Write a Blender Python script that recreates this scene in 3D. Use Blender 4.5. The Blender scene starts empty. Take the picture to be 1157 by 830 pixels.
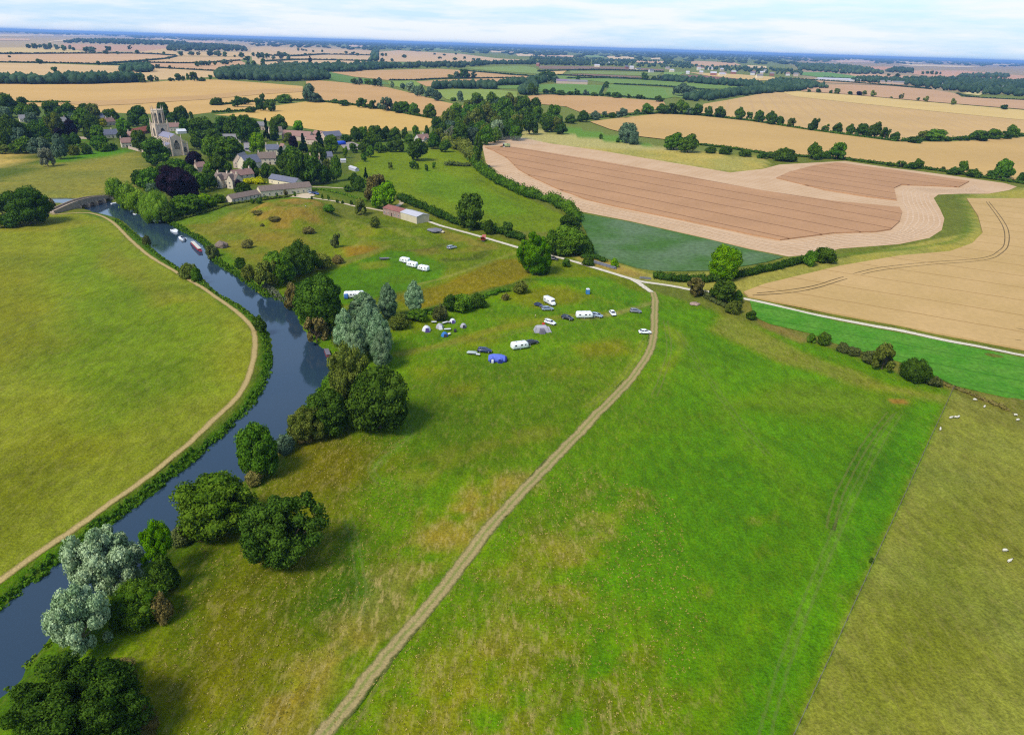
import bpy, bmesh, math, random
import numpy as np
from mathutils import Vector, Matrix

# ------------------------------------------------------------------ camera, sky, sun, exposure
SC = bpy.context.scene
COL = SC.collection
PW, PH, F = 1157.0, 830.0, 800.0
CAMH = 100.0
PITCH = math.atan(363.8 / F)
ROLL = math.atan(36.5 / 1157)
fwd = Vector((0, math.cos(PITCH), -math.sin(PITCH)))
_r0 = Vector((1, 0, 0)); _u0 = Vector((0, math.sin(PITCH), math.cos(PITCH)))
rgt = _r0 * math.cos(ROLL) + _u0 * math.sin(ROLL)
upv = -_r0 * math.sin(ROLL) + _u0 * math.cos(ROLL)
CAMP = Vector((0, 0, CAMH))
cam_d = bpy.data.cameras.new('camera'); cam = bpy.data.objects.new('camera', cam_d); COL.objects.link(cam)
cam.matrix_world = Matrix(((rgt.x, upv.x, -fwd.x, 0), (rgt.y, upv.y, -fwd.y, 0), (rgt.z, upv.z, -fwd.z, CAMH), (0, 0, 0, 1)))
cam_d.sensor_fit = 'HORIZONTAL'; cam_d.sensor_width = 36.0
cam_d.lens = 36.0 * F / PW
cam_d.clip_start = 1.0; cam_d.clip_end = 200000.0
SC.camera = cam

SUN_EL = math.radians(50); SUN_AZ = math.atan2(-0.62, -0.72)     # azimuth from +Y towards +X
sun_dir = Vector((math.sin(SUN_AZ) * math.cos(SUN_EL), math.cos(SUN_AZ) * math.cos(SUN_EL), math.sin(SUN_EL)))
sd = bpy.data.lights.new('sun', 'SUN'); sun = bpy.data.objects.new('sun', sd); COL.objects.link(sun)
sd.energy = 2.3; sd.angle = math.radians(18); sd.color = (1.0, 0.94, 0.84)
sun.rotation_euler = sun_dir.to_track_quat('Z', 'Y').to_euler(); sun.location = (0, 0, 400)

W = bpy.data.worlds.new('World'); SC.world = W; W.use_nodes = True
nt = W.node_tree; nt.nodes.clear()
def nd(t, ty, **kw):
    n = t.nodes.new(ty)
    for k, v in kw.items(): setattr(n, k, v)
    return n
sky = nd(nt, 'ShaderNodeTexSky'); sky.sky_type = 'NISHITA'; sky.sun_disc = False
sky.sun_elevation = SUN_EL; sky.sun_rotation = SUN_AZ; sky.altitude = 100; sky.dust_density = 0.5; sky.ozone_density = 2.0
tc = nd(nt, 'ShaderNodeTexCoord'); sx = nd(nt, 'ShaderNodeSeparateXYZ')
mp = nd(nt, 'ShaderNodeMapping'); mp.inputs['Scale'].default_value = (2.0, 2.0, 17.0)
no = nd(nt, 'ShaderNodeTexNoise'); no.inputs['Scale'].default_value = 3.2; no.inputs['Detail'].default_value = 8; no.inputs['Roughness'].default_value = 0.58
rp = nd(nt, 'ShaderNodeValToRGB'); rp.color_ramp.elements[0].position = 0.38; rp.color_ramp.elements[1].position = 0.58
rp.color_ramp.elements[0].color = (0.0, 0.0, 0.0, 1); rp.color_ramp.elements[1].color = (0.9, 0.9, 0.9, 1)
hz0 = nd(nt, 'ShaderNodeMapRange', interpolation_type='SMOOTHSTEP'); hz0.inputs[1].default_value = 0.0; hz0.inputs[2].default_value = 0.24; hz0.inputs[3].default_value = 0.92; hz0.inputs[4].default_value = 0.10
mh = nd(nt, 'ShaderNodeMix', data_type='RGBA'); mh.inputs[7].default_value = (2.25, 3.2, 4.15, 1)
mx = nd(nt, 'ShaderNodeMix', data_type='RGBA'); mx.inputs[7].default_value = (3.95, 4.1, 4.25, 1)
bg = nd(nt, 'ShaderNodeBackground'); bg.inputs['Strength'].default_value = 0.122
wo = nd(nt, 'ShaderNodeOutputWorld')
L = nt.links.new
L(tc.outputs['Generated'], mp.inputs['Vector']); L(mp.outputs[0], no.inputs['Vector']); L(no.outputs['Fac'], rp.inputs[0])
L(tc.outputs['Generated'], sx.inputs[0]); L(sx.outputs['Z'], hz0.inputs[0]); L(hz0.outputs[0], mh.inputs[0]); L(sky.outputs[0], mh.inputs[6])
hz1 = nd(nt, 'ShaderNodeMapRange', interpolation_type='SMOOTHSTEP'); hz1.inputs[1].default_value = 0.06; hz1.inputs[2].default_value = 0.28; hz1.inputs[3].default_value = 1.0; hz1.inputs[4].default_value = 0.16
cm = nd(nt, 'ShaderNodeMath', operation='MULTIPLY'); L(sx.outputs['Z'], hz1.inputs[0]); L(hz1.outputs[0], cm.inputs[0]); L(rp.outputs[0], cm.inputs[1])
L(cm.outputs[0], mx.inputs[0]); L(mh.outputs[2], mx.inputs[6]); L(mx.outputs[2], bg.inputs[0]); L(bg.outputs[0], wo.inputs[0])

SC.view_settings.view_transform = 'Standard'; SC.view_settings.look = 'None'
SC.view_settings.exposure = 1.0; SC.view_settings.gamma = 1.0; SC.view_settings.use_curve_mapping = False
SC.cycles.max_bounces = 5; SC.cycles.diffuse_bounces = 2; SC.cycles.glossy_bounces = 2; SC.cycles.transmission_bounces = 2
SC.cycles.use_denoising = False; SC.cycles.filter_width = 1.2; SC.cycles.use_adaptive_sampling = False
SC.cycles.volume_bounces = 0; SC.cycles.transparent_max_bounces = 4
HAZE_DENSITY = 4.3e-5

# ------------------------------------------------------------------ projection helpers
def ray(px, py):
    return (fwd * F + rgt * (px - PW / 2) + upv * (PH / 2 - py)).normalized()
def project(p):
    d = Vector(p) - CAMP; z = d.dot(fwd)
    return PW / 2 + F * d.dot(rgt) / z, PH / 2 - F * d.dot(upv) / z, z
def PZ(px, py, z=0.0):
    d = ray(px, py); t = (z - CAMH) / d.z
    return CAMP + d * t
def sm(a, b, x):
    t = np.clip((x - a) / (b - a), 0, 1); return t * t * (3 - 2 * t)
def seg_dist(X, Y, pts, closed):
    n = len(pts); best = np.full(np.shape(X), 1e18); inside = np.zeros(np.shape(X), bool)
    for i in range(n if closed else n - 1):
        ax, ay = pts[i]; bx, by = pts[(i + 1) % n]
        dx, dy = bx - ax, by - ay; l2 = dx * dx + dy * dy + 1e-12
        t = np.clip(((X - ax) * dx + (Y - ay) * dy) / l2, 0, 1)
        best = np.minimum(best, (X - ax - t * dx) ** 2 + (Y - ay - t * dy) ** 2)
        if closed:
            c = ((ay > Y) != (by > Y))
            with np.errstate(divide='ignore', invalid='ignore'):
                xi = ax + (Y - ay) * dx / (dy if dy else 1e-12)
            inside ^= (c & (X < xi))
    d = np.sqrt(best)
    return np.where(inside, -d, d) if closed else d
def hor(x): return PH / 2 - 363.8 + (x - PW / 2) * 36.5 / 1157
def g2(pxs, z=0.0):
    return [tuple(PZ(x, max(y, hor(x) + 1.3), z)[:2]) for x, y in pxs]
def smooth_line(pts, n=6, closed=False):
    out = []; m = len(pts)
    for i in range(m if closed else m - 1):
        if closed: p0, p1, p2, p3 = pts[i - 1], pts[i], pts[(i + 1) % m], pts[(i + 2) % m]
        else: p0, p1, p2, p3 = pts[max(i - 1, 0)], pts[i], pts[i + 1], pts[min(i + 2, m - 1)]
        for k in range(n):
            t = k / n
            out.append(tuple(0.5 * (2 * p1[j] + (p2[j] - p0[j]) * t + (2 * p0[j] - 5 * p1[j] + 4 * p2[j] - p3[j]) * t * t
                                    + (3 * p1[j] - p0[j] - 3 * p2[j] + p3[j]) * t ** 3) for j in range(2)))
    if not closed: out.append(tuple(pts[-1]))
    return out

# ------------------------------------------------------------------ terrain
WATER_Z = -1.5
LB = [(-70, 738), (0, 688), (32, 661), (78, 625), (120, 596), (163, 565), (211, 527), (247, 495), (278, 463), (297, 440), (305, 412), (308, 391),
      (305, 376), (296, 365), (285, 356), (268, 343), (244, 330), (230, 316), (201, 302), (183, 289), (159, 268), (144, 254), (128, 245), (108, 240.5), (98, 237),
      (84, 230.5), (50, 230), (10, 230), (-60, 231)]
RB = [(-60, 223.5), (10, 223), (50, 223.5), (88, 224), (112, 227), (126, 228), (140, 232), (152, 236), (173, 245), (194, 254.5), (213, 265), (231, 276), (238, 292), (252, 302), (270, 314),
      (286, 322), (298, 334), (317, 338), (334, 351), (341, 368), (351, 383), (367, 394), (373, 406), (370, 424), (364, 438), (345, 461), (327, 487), (305, 512),
      (280, 540), (240, 575), (198, 612), (150, 648), (105, 685), (54, 726), (26, 762), (0, 788), (-70, 850)]
_lb = smooth_line([tuple(PZ(x, y, WATER_Z)[:2]) for x, y in LB], 4)
_rb = smooth_line([tuple(PZ(x, y, WATER_Z)[:2]) for x, y in RB], 4)
RIVER = _lb + _rb
MOUND = PZ(332, 244.5)
RIDGES = [(g2([(292, 327), (320, 317), (350, 308), (390, 298), (440, 281)]), 1.3, 5), (g2([(448, 367), (480, 357), (505, 351), (545, 335), (575, 328), (600, 321), (640, 322)]), 1.6, 6),
          (g2([(392, 252), (430, 262), (455, 262), (490, 262)]), 2.2, 7), (g2([(395, 284), (430, 277), (470, 272)]), 1.6, 6),
          (g2([(500, 290), (540, 287), (575, 284)]), 1.2, 4)]
def hfun(X, Y):
    X = np.asarray(X, float); Y = np.asarray(Y, float)
    fade = 1 - sm(250, 380, Y)
    h = fade * (0.30 * np.sin(X * 0.085 + 1.3 * np.sin(Y * 0.03)) * np.sin(Y * 0.071 + 0.6) + 0.22 * np.sin(X * 0.16 + Y * 0.11) * np.sin(Y * 0.19 - X * 0.07 + 2))
    r = np.hypot(X - MOUND.x, (Y - MOUND.y)); a = np.arctan2(Y - MOUND.y, X - MOUND.x)
    r = r * (1 + 0.05 * np.sin(3 * a + 1) + 0.03 * np.sin(7 * a))
    h = h + 8.0 * (1 - sm(13, 34, r)) + 0.35 * np.sin(X * 0.5) * np.sin(Y * 0.43) * (1 - sm(20, 34, r))
    for pts, hh, w in RIDGES:
        near = (X > min(p[0] for p in pts) - 30) & (X < max(p[0] for p in pts) + 30) & (Y > min(p[1] for p in pts) - 30) & (Y < max(p[1] for p in pts) + 30)
        if np.any(near):
            d = seg_dist(X, Y, pts, False); h = h + hh * np.exp(-(d / w) ** 2)
    bx0, bx1 = min(p[0] for p in RIVER) - 30, max(p[0] for p in RIVER) + 30
    by0, by1 = min(p[1] for p in RIVER) - 30, max(p[1] for p in RIVER) + 30
    near = (X > bx0) & (X < bx1) & (Y > by0) & (Y < by1)
    if np.any(near):
        Xn, Yn = (X[near], Y[near]) if X.ndim else (X, Y)
        s = seg_dist(Xn, Yn, RIVER, True)
        wob = 0.45 * np.sin(Xn * 0.55 + Yn * 0.3) + 0.35 * np.sin(Yn * 0.9 - Xn * 0.4)
        k = np.clip((s + wob) / 3.2, -0.9, 1.0)
        if X.ndim:
            hn = h[near]; t = np.clip(k, 0, 1)
            h[near] = np.where(k >= 1, hn, (hn * t + (1 - t) * WATER_Z) + np.minimum(k, 0) * 1.4)
        else:
            t = np.clip(k, 0, 1); h = h if k >= 1 else h * t + (1 - t) * WATER_Z + min(float(k), 0) * 1.4
    return h
def H(x, y): return float(hfun(np.array([x]), np.array([y]))[0])
def P(px, py, z=0.0):
    p = PZ(px, py, z)
    if p.y < 700:
        for _ in range(4): p = PZ(px, py, H(p.x, p.y) + z)
    return p
def depth(p): return (Vector(p) - CAMP).dot(fwd)

# ------------------------------------------------------------------ colours, materials
KALB = 0.62
def s2l(c):
    return tuple((v / 255 / 12.92) if v / 255 <= 0.04045 else ((v / 255 + 0.055) / 1.055) ** 2.4 for v in c)
def A(r, g, b, k=KALB):
    return tuple(min(v * k, 0.85) for v in s2l((r, g, b)))
MATS = {}
def MT(name, col, rough=0.85, var=0.18, scale=1.0, spec=0.25, bump=0.0, metallic=0.0, coat=0.0, coord='Object', second=None):
    if name in MATS: return MATS[name]
    m = bpy.data.materials.new(name); m.use_nodes = True; t = m.node_tree; b = t.nodes['Principled BSDF']
    b.inputs['Roughness'].default_value = rough; b.inputs['Specular IOR Level'].default_value = spec; b.inputs['Metallic'].default_value = metallic
    b.inputs['Coat Weight'].default_value = coat
    c = nd(t, 'ShaderNodeTexCoord'); g = nd(t, 'ShaderNodeNewGeometry')
    src = g.outputs['Position'] if coord == 'World' else c.outputs['Object']
    n = nd(t, 'ShaderNodeTexNoise'); n.inputs['Scale'].default_value = scale; n.inputs['Detail'].default_value = 5
    t.links.new(src, n.inputs['Vector'])
    r = nd(t, 'ShaderNodeMapRange'); r.inputs[1].default_value = 0.3; r.inputs[2].default_value = 0.7
    t.links.new(n.outputs['Fac'], r.inputs[0])
    x = nd(t, 'ShaderNodeMix', data_type='RGBA')
    x.inputs[6].default_value = (*[v * (1 - var) for v in col], 1)
    x.inputs[7].default_value = (*(second if second else [min(v * (1 + var), 0.9) for v in col]), 1)
    t.links.new(r.outputs[0], x.inputs[0]); t.links.new(x.outputs[2], b.inputs['Base Color'])
    if bump:
        bp = nd(t, 'ShaderNodeBump'); bp.inputs['Strength'].default_value = 1.0; bp.inputs['Distance'].default_value = bump
        t.links.new(n.outputs['Fac'], bp.inputs['Height']); t.links.new(bp.outputs[0], b.inputs['Normal'])
    MATS[name] = m; return m
def field_mat(name, col, var=0.10, stripe=None, sdir=(1, 0), spacing=8.0, sw=0.25, sstrength=0.35, patch=60.0, fine=1.6, bump=0.12, patchcol=None):
    """field surface: fine grain, large patches and optional drill rows / tramlines"""
    if name in MATS: return MATS[name]
    m = bpy.data.materials.new(name); m.use_nodes = True; t = m.node_tree; b = t.nodes['Principled BSDF']
    b.inputs['Roughness'].default_value = 0.95; b.inputs['Specular IOR Level'].default_value = 0.08
    g = nd(t, 'ShaderNodeNewGeometry')
    def noise(scale, det=4, mapping=None):
        n = nd(t, 'ShaderNodeTexNoise'); n.inputs['Scale'].default_value = scale; n.inputs['Detail'].default_value = det
        t.links.new(g.outputs['Position'], n.inputs['Vector']); return n
    n1 = noise(1 / fine, 4); n2 = noise(1 / patch, 5)
    r1 = nd(t, 'ShaderNodeMapRange'); r1.inputs[1].default_value = .25; r1.inputs[2].default_value = .75; r1.inputs[3].default_value = 1 - var; r1.inputs[4].default_value = 1 + var
    t.links.new(n1.outputs['Fac'], r1.inputs[0])
    r2 = nd(t, 'ShaderNodeMapRange'); r2.inputs[1].default_value = .38; r2.inputs[2].default_value = .62
    t.links.new(n2.outputs['Fac'], r2.inputs[0])
    x = nd(t, 'ShaderNodeMix', data_type='RGBA'); x.inputs[6].default_value = (*col, 1)
    x.inputs[7].default_value = (*(patchcol if patchcol else [v * (1 - var) for v in col]), 1)
    t.links.new(r2.outputs[0], x.inputs[0])
    v = nd(t, 'ShaderNodeVectorMath', operation='SCALE'); t.links.new(x.outputs[2], v.inputs[0]); t.links.new(r1.outputs[0], v.inputs['Scale'])
    last = v.outputs[0]
    if stripe:
        d = nd(t, 'ShaderNodeVectorMath', operation='DOT_PRODUCT'); l = math.hypot(*sdir); d.inputs[1].default_value = (-sdir[1] / l, sdir[0] / l, 0)
        nw = noise(0.02, 2); ad = nd(t, 'ShaderNodeMath', operation='MULTIPLY_ADD'); ad.inputs[1].default_value = 3.0
        t.links.new(g.outputs['Position'], d.inputs[0]); t.links.new(nw.outputs['Fac'], ad.inputs[0]); t.links.new(d.outputs['Value'], ad.inputs[2])
        pp = nd(t, 'ShaderNodeMath', operation='PINGPONG'); pp.inputs[1].default_value = spacing / 2; t.links.new(ad.outputs[0], pp.inputs[0])
        r3 = nd(t, 'ShaderNodeMapRange'); r3.inputs[1].default_value = sw * 0.4; r3.inputs[2].default_value = sw; r3.inputs[3].default_value = sstrength; r3.inputs[4].default_value = 0
        t.links.new(pp.outputs[0], r3.inputs[0])
        x2 = nd(t, 'ShaderNodeMix', data_type='RGBA'); x2.inputs[7].default_value = (*stripe, 1)
        t.links.new(r3.outputs[0], x2.inputs[0]); t.links.new(last, x2.inputs[6]); last = x2.outputs[2]
    t.links.new(last, b.inputs['Base Color'])
    bp = nd(t, 'ShaderNodeBump'); bp.inputs['Distance'].default_value = bump; t.links.new(n1.outputs['Fac'], bp.inputs['Height']); t.links.new(bp.outputs[0], b.inputs['Normal'])
    MATS[name] = m; return m
def foliage_mat(name, c1, c2, hue=0.012, trans=0.25, gloss=0.0):
    if name in MATS: return MATS[name]
    m = bpy.data.materials.new(name); m.use_nodes = True; t = m.node_tree; t.nodes.clear()
    a = nd(t, 'ShaderNodeAttribute'); a.attribute_name = 'tint'
    oi = nd(t, 'ShaderNodeObjectInfo')
    x = nd(t, 'ShaderNodeMix', data_type='RGBA'); x.inputs[6].default_value = (*c1, 1); x.inputs[7].default_value = (*c2, 1)
    t.links.new(a.outputs['Fac'], x.inputs[0])
    hs = nd(t, 'ShaderNodeHueSaturation')
    r = nd(t, 'ShaderNodeMapRange'); r.inputs[3].default_value = 0.5 - hue; r.inputs[4].default_value = 0.5 + hue
    t.links.new(oi.outputs['Random'], r.inputs[0]); t.links.new(r.outputs[0], hs.inputs['Hue'])
    wn = nd(t, 'ShaderNodeTexWhiteNoise', noise_dimensions='1D'); t.links.new(oi.outputs['Random'], wn.inputs['W'])
    r2 = nd(t, 'ShaderNodeMapRange'); r2.inputs[3].default_value = 0.88; r2.inputs[4].default_value = 1.42
    t.links.new(wn.outputs['Value'], r2.inputs[0]); t.links.new(r2.outputs[0], hs.inputs['Value'])
    t.links.new(x.outputs[2], hs.inputs['Color'])
    hs.inputs['Saturation'].default_value = 1.08
    d = nd(t, 'ShaderNodeBsdfDiffuse'); tr = nd(t, 'ShaderNodeBsdfTranslucent'); ms = nd(t, 'ShaderNodeMixShader'); ms.inputs[0].default_value = trans
    t.links.new(hs.outputs[0], d.inputs[0]); t.links.new(hs.outputs[0], tr.inputs[0]); t.links.new(d.outputs[0], ms.inputs[1]); t.links.new(tr.outputs[0], ms.inputs[2])
    o = nd(t, 'ShaderNodeOutputMaterial'); t.links.new(ms.outputs[0], o.inputs[0])
    MATS[name] = m; return m

# ------------------------------------------------------------------ object helpers
def tag(o, label=None, cat=None, group=None, kind=None):
    if label: o['label'] = label
    if cat: o['category'] = cat
    if group: o['group'] = group
    if kind: o['kind'] = kind
    return o
def link(name, me, parent=None, mats=()):
    o = bpy.data.objects.new(name, me); COL.objects.link(o)
    for m in mats: me.materials.append(m)
    if parent: o.parent = parent
    return o
def empty(name, label, cat, loc, rz=0.0, group=None):
    o = bpy.data.objects.new(name, None); COL.objects.link(o); o.location = loc; o.rotation_euler = (0, 0, rz); o.empty_display_size = 0.5
    return tag(o, label, cat, group)
def mesh_arrays(name, V, quads=None, tris=None, tint=None, mi=None, smooth=False):
    me = bpy.data.meshes.new(name); V = np.asarray(V, np.float32)
    q = np.asarray(quads if quads is not None else np.zeros((0, 4)), np.int32).reshape(-1, 4)
    t = np.asarray(tris if tris is not None else np.zeros((0, 3)), np.int32).reshape(-1, 3)
    me.vertices.add(len(V)); me.vertices.foreach_set('co', V.ravel())
    me.loops.add(q.size + t.size); me.loops.foreach_set('vertex_index', np.concatenate([q.ravel(), t.ravel()]).astype(np.int32))
    n = len(q) + len(t); me.polygons.add(n)
    tot = np.concatenate([np.full(len(q), 4), np.full(len(t), 3)]).astype(np.int32)
    me.polygons.foreach_set('loop_start', np.concatenate([[0], np.cumsum(tot)[:-1]]).astype(np.int32) if n else tot)
    if tint is not None:
        at = me.attributes.new('tint', 'FLOAT', 'FACE'); at.data.foreach_set('value', np.asarray(tint, np.float32))
    if mi is not None: me.polygons.foreach_set('material_index', np.asarray(mi, np.int32))
    if smooth: me.polygons.foreach_set('use_smooth', np.ones(n, bool))
    me.update(calc_edges=True); me.validate(); return me
class MB:
    """collects shapes, links them as ONE mesh"""
    def __init__(s): s.v = []; s.f = []; s.m = []; s.sm = []
    def add(s, v, f, m=0, smooth=False):
        k = len(s.v); s.v += [tuple(p) for p in v]; s.f += [tuple(i + k for i in q) for q in f]; s.m += [m] * len(f); s.sm += [smooth] * len(f); return s
    def box(s, x0, x1, y0, y1, z0, z1, m=0):
        v = [(x0, y0, z0), (x1, y0, z0), (x1, y1, z0), (x0, y1, z0), (x0, y0, z1), (x1, y0, z1), (x1, y1, z1), (x0, y1, z1)]
        return s.add(v, [(0, 3, 2, 1), (4, 5, 6, 7), (0, 1, 5, 4), (1, 2, 6, 5), (2, 3, 7, 6), (3, 0, 4, 7)], m)
    def frustum(s, b, t, z0, z1, m=0):
        v = [(b[0], b[2], z0), (b[1], b[2], z0), (b[1], b[3], z0), (b[0], b[3], z0), (t[0], t[2], z1), (t[1], t[2], z1), (t[1], t[3], z1), (t[0], t[3], z1)]
        return s.add(v, [(0, 3, 2, 1), (4, 5, 6, 7), (0, 1, 5, 4), (1, 2, 6, 5), (2, 3, 7, 6), (3, 0, 4, 7)], m)
    def loft(s, rings, m=0, cap=True, smooth=True):
        n = len(rings[0]); v = [p for r in rings for p in r]; f = []
        for i in range(len(rings) - 1):
            for j in range(n):
                f.append((i * n + j, i * n + (j + 1) % n, (i + 1) * n + (j + 1) % n, (i + 1) * n + j))
        s.add(v, f, m, smooth)
        if cap:
            s.add(rings[0], [tuple(range(n))[::-1]], m); s.add(rings[-1], [tuple(range(n))], m)
        return s
    def tube(s, pts, rad, n=7, m=0):
        rings = []
        for i, p in enumerate(pts):
            p = Vector(p); a = Vector(pts[max(i - 1, 0)]); b = Vector(pts[min(i + 1, len(pts) - 1)]); d = (b - a).normalized()
            u = d.cross(Vector((0, 0, 1)) if abs(d.z) < .9 else Vector((1, 0, 0))).normalized(); w = d.cross(u)
            r = rad[i] if hasattr(rad, '__len__') else rad
            rings.append([tuple(p + (u * math.cos(2 * math.pi * k / n) + w * math.sin(2 * math.pi * k / n)) * r) for k in range(n)])
        return s.loft(rings, m)
    def prism(s, poly, y0, y1, m=0):      # poly in (x,z), extruded along y
        n = len(poly); v = [(x, y0, z) for x, z in poly] + [(x, y1, z) for x, z in poly]
        return s.add(v, [tuple(range(n)), tuple(range(2 * n - 1, n - 1, -1))] + [(i, i + n, (i + 1) % n + n, (i + 1) % n) for i in range(n)], m)
    def wheel(s, x, y, z, r, w, m=0, n=16):
        return s.loft([[(x + r * math.cos(2 * math.pi * k / n) * q, y + yy, z + r * math.sin(2 * math.pi * k / n) * q) for k in range(n)] for yy, q in ((-w / 2, .9), (-w / 2 * .8, 1), (w / 2 * .8, 1), (w / 2, .9))], m)
    def build(s, name, mats, parent=None, loc=None):
        me = bpy.data.meshes.new(name); me.from_pydata(s.v, [], s.f)
        me.polygons.foreach_set('material_index', s.m); me.polygons.foreach_set('use_smooth', s.sm)
        bm = bmesh.new(); bm.from_mesh(me); bmesh.ops.recalc_face_normals(bm, faces=bm.faces); bm.to_mesh(me); bm.free()
        o = link(name, me, parent, mats if isinstance(mats, (list, tuple)) else [mats])
        if loc: o.location = loc
        return o
def copy_tree(o, parent=None):
    c = o.copy(); COL.objects.link(c)
    if parent: c.parent = parent
    for ch in o.children: copy_tree(ch, c)
    return c
ORD = ['first', 'second', 'third', 'fourth', 'fifth', 'sixth', 'seventh', 'eighth', 'ninth', 'tenth', 'eleventh', 'twelfth', 'thirteenth', 'fourteenth', 'fifteenth', 'sixteenth',
       'seventeenth', 'eighteenth', 'nineteenth', 'twentieth']
ORD += ['twenty-' + o for o in ORD[:9]] + ['thirtieth'] + ['thirty-' + o for o in ORD[:9]] + ['fortieth']

# ------------------------------------------------------------------ the ground: one sheet to the horizon
def axis(a, b, step, lo, hi, g):
    c = list(np.arange(a, b + 1e-6, step)); s = step; x = c[-1]
    while x < hi: s *= g; x += s; c.append(x)
    s = step; x = c[0]; left = []
    while x > lo: s *= g; x -= s; left.append(x)
    return np.array(left[::-1] + c)
GX = axis(-200, 250, 1.8, -60000, 60000, 1.085)
GY = np.concatenate([axis(48, 395, 1.8, -300, 396, 1.25)[:-1], axis(397, 500, 2.6, 398, 90000, 1.085)[0:]])
GX = np.clip(GX, -58000, 58000); GX = np.unique(GX); GY = np.clip(GY, -300, 88000)
GY = np.unique(np.round(GY, 3)); GY = GY[np.concatenate([[True], np.diff(GY) > 0.6])]
XX, YY = np.meshgrid(GX, GY); XX = XX.ravel(); YY = YY.ravel()
ZZ = hfun(XX, YY)
rngN = np.random.default_rng(5)
def vnoise(X, Y, scale, seed):
    """smooth value noise"""
    r = np.random.default_rng(seed).random((256, 256)); x = X / scale + 1000.3; y = Y / scale + 1000.7
    xi = np.floor(x).astype(int); yi = np.floor(y).astype(int); fx = x - xi; fy = y - yi; fx = fx * fx * (3 - 2 * fx); fy = fy * fy * (3 - 2 * fy)
    g = lambda a, b: r[a % 256, b % 256]
    return (g(xi, yi) * (1 - fx) + g(xi + 1, yi) * fx) * (1 - fy) + (g(xi, yi + 1) * (1 - fx) + g(xi + 1, yi + 1) * fx) * fy
def fbm(X, Y, scale, seed, o=4):
    s = 0; a = .5
    for k in range(o): s = s + a * vnoise(X, Y, scale / 2 ** k, seed + k); a *= .5
    return s / (1 - .5 ** o)
ALB = np.zeros((len(XX), 4)); ALB[:, :3] = A(122, 132, 62); ALB[:, 3] = 0.5
_n1 = fbm(XX, YY, 26, 11); _n2 = fbm(XX, YY, 9, 31)
def paint(px, col, soft=2.0, strength=1.0, dry=None, rag=3.0, seed=3, broken=0.0, world=False):
    pts = px if world else g2(px); m = soft + rag + 4
    sel = np.where((XX > min(p[0] for p in pts) - m) & (XX < max(p[0] for p in pts) + m) & (YY > min(p[1] for p in pts) - m) & (YY < max(p[1] for p in pts) + m))[0]
    if not len(sel): return
    d = seg_dist(XX[sel], YY[sel], pts, True) + (fbm(XX[sel], YY[sel], 14, seed) - .5) * 2 * rag
    w = (1 - sm(-soft, soft, d)) * strength
    if broken: w = w * sm(broken - .12, broken + .12, fbm(XX[sel], YY[sel], 7, seed + 50))
    ALB[sel, :3] = ALB[sel, :3] * (1 - w[:, None]) + np.array(A(*col)) * w[:, None]
    if dry is not None: ALB[sel, 3] = ALB[sel, 3] * (1 - w) + dry * w
def stroke(px, col, width, soft=1.5, strength=1.0, broken=0.0, seed=7, dry=None):
    pts = smooth_line(g2(px), 5); m = width + soft + 3
    sel = np.where((XX > min(p[0] for p in pts) - m) & (XX < max(p[0] for p in pts) + m) & (YY > min(p[1] for p in pts) - m) & (YY < max(p[1] for p in pts) + m))[0]
    if not len(sel): return
    d = seg_dist(XX[sel], YY[sel], pts, False) + (fbm(XX[sel], YY[sel], 8, seed) - .5) * soft * 1.5
    w = (1 - sm(width / 2 - soft / 2, width / 2 + soft, d)) * strength
    if broken: w = w * sm(broken - .12, broken + .12, fbm(XX[sel], YY[sel], 5, seed + 50))
    ALB[sel, :3] = ALB[sel, :3] * (1 - w[:, None]) + np.array(A(*col)) * w[:, None]
    if dry is not None: ALB[sel, 3] = ALB[sel, 3] * (1 - w) + dry * w
paint([(-400, 62), (300, 62), (430, 58), (300, 43.5), (100, 37), (-400, 24)], (206, 178, 142), 30, .85, rag=60, seed=400)
paint([(900, 96), (1400, 118), (1400, 80), (1157, 71.5), (900, 63)], (196, 164, 136), 30, .7, rag=60, seed=401)
# main pasture and its zones
paint([(-200, 900), (-100, 560), (190, 640), (350, 500), (380, 400), (450, 370), (600, 318), (740, 330), (1080, 440), (900, 840), (850, 1000), (0, 1000)], (106, 148, 34), 3, dry=.6)
paint([(390, 250), (250, 240), (190, 240), (200, 262), (300, 340), (380, 430), (460, 360), (620, 318), (740, 330), (690, 300), (560, 268), (470, 240)], (118, 136, 42), 3, dry=.6)
paint([(730, 345), (800, 352), (1065, 445), (900, 830), (880, 900), (520, 900), (560, 760), (690, 590), (745, 440)], (98, 148, 28), 6, dry=.3, rag=8)
paint([(820, 440), (930, 520), (880, 640), (760, 700), (690, 660), (760, 560)], (86, 142, 20), 12, .7, rag=12, seed=13)
paint([(470, 400), (560, 420), (700, 380), (720, 430), (610, 520), (540, 540), (470, 470)], (104, 134, 30), 8, .8, dry=.7, rag=8, seed=19)
paint([(460, 410), (530, 430), (560, 500), (470, 560), (420, 530), (400, 500), (440, 470)], (96, 128, 28), 8, .7, rag=8)
paint([(240, 545), (340, 485), (400, 490), (440, 520), (400, 600), (420, 680), (330, 790), (250, 850), (100, 850), (190, 720), (230, 640)], (118, 124, 34), 10, .9, dry=1.1, rag=7, seed=23)
paint([(210, 640), (270, 660), (330, 650), (300, 720), (230, 760), (190, 800), (150, 790)], (124, 124, 38), 10, .8, dry=1.1, rag=8, seed=29)
paint([(350, 500), (420, 500), (400, 545), (330, 560)], (134, 120, 36), 6, .6, dry=1.1, rag=6, seed=37)
paint([(360, 620), (420, 610), (430, 690), (390, 730), (360, 690)], (74, 122, 22), 6, .8, rag=6, seed=41)
paint([(190, 690), (225, 640), (250, 640), (210, 760), (190, 760)], (72, 112, 24), 4, .7)
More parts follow.
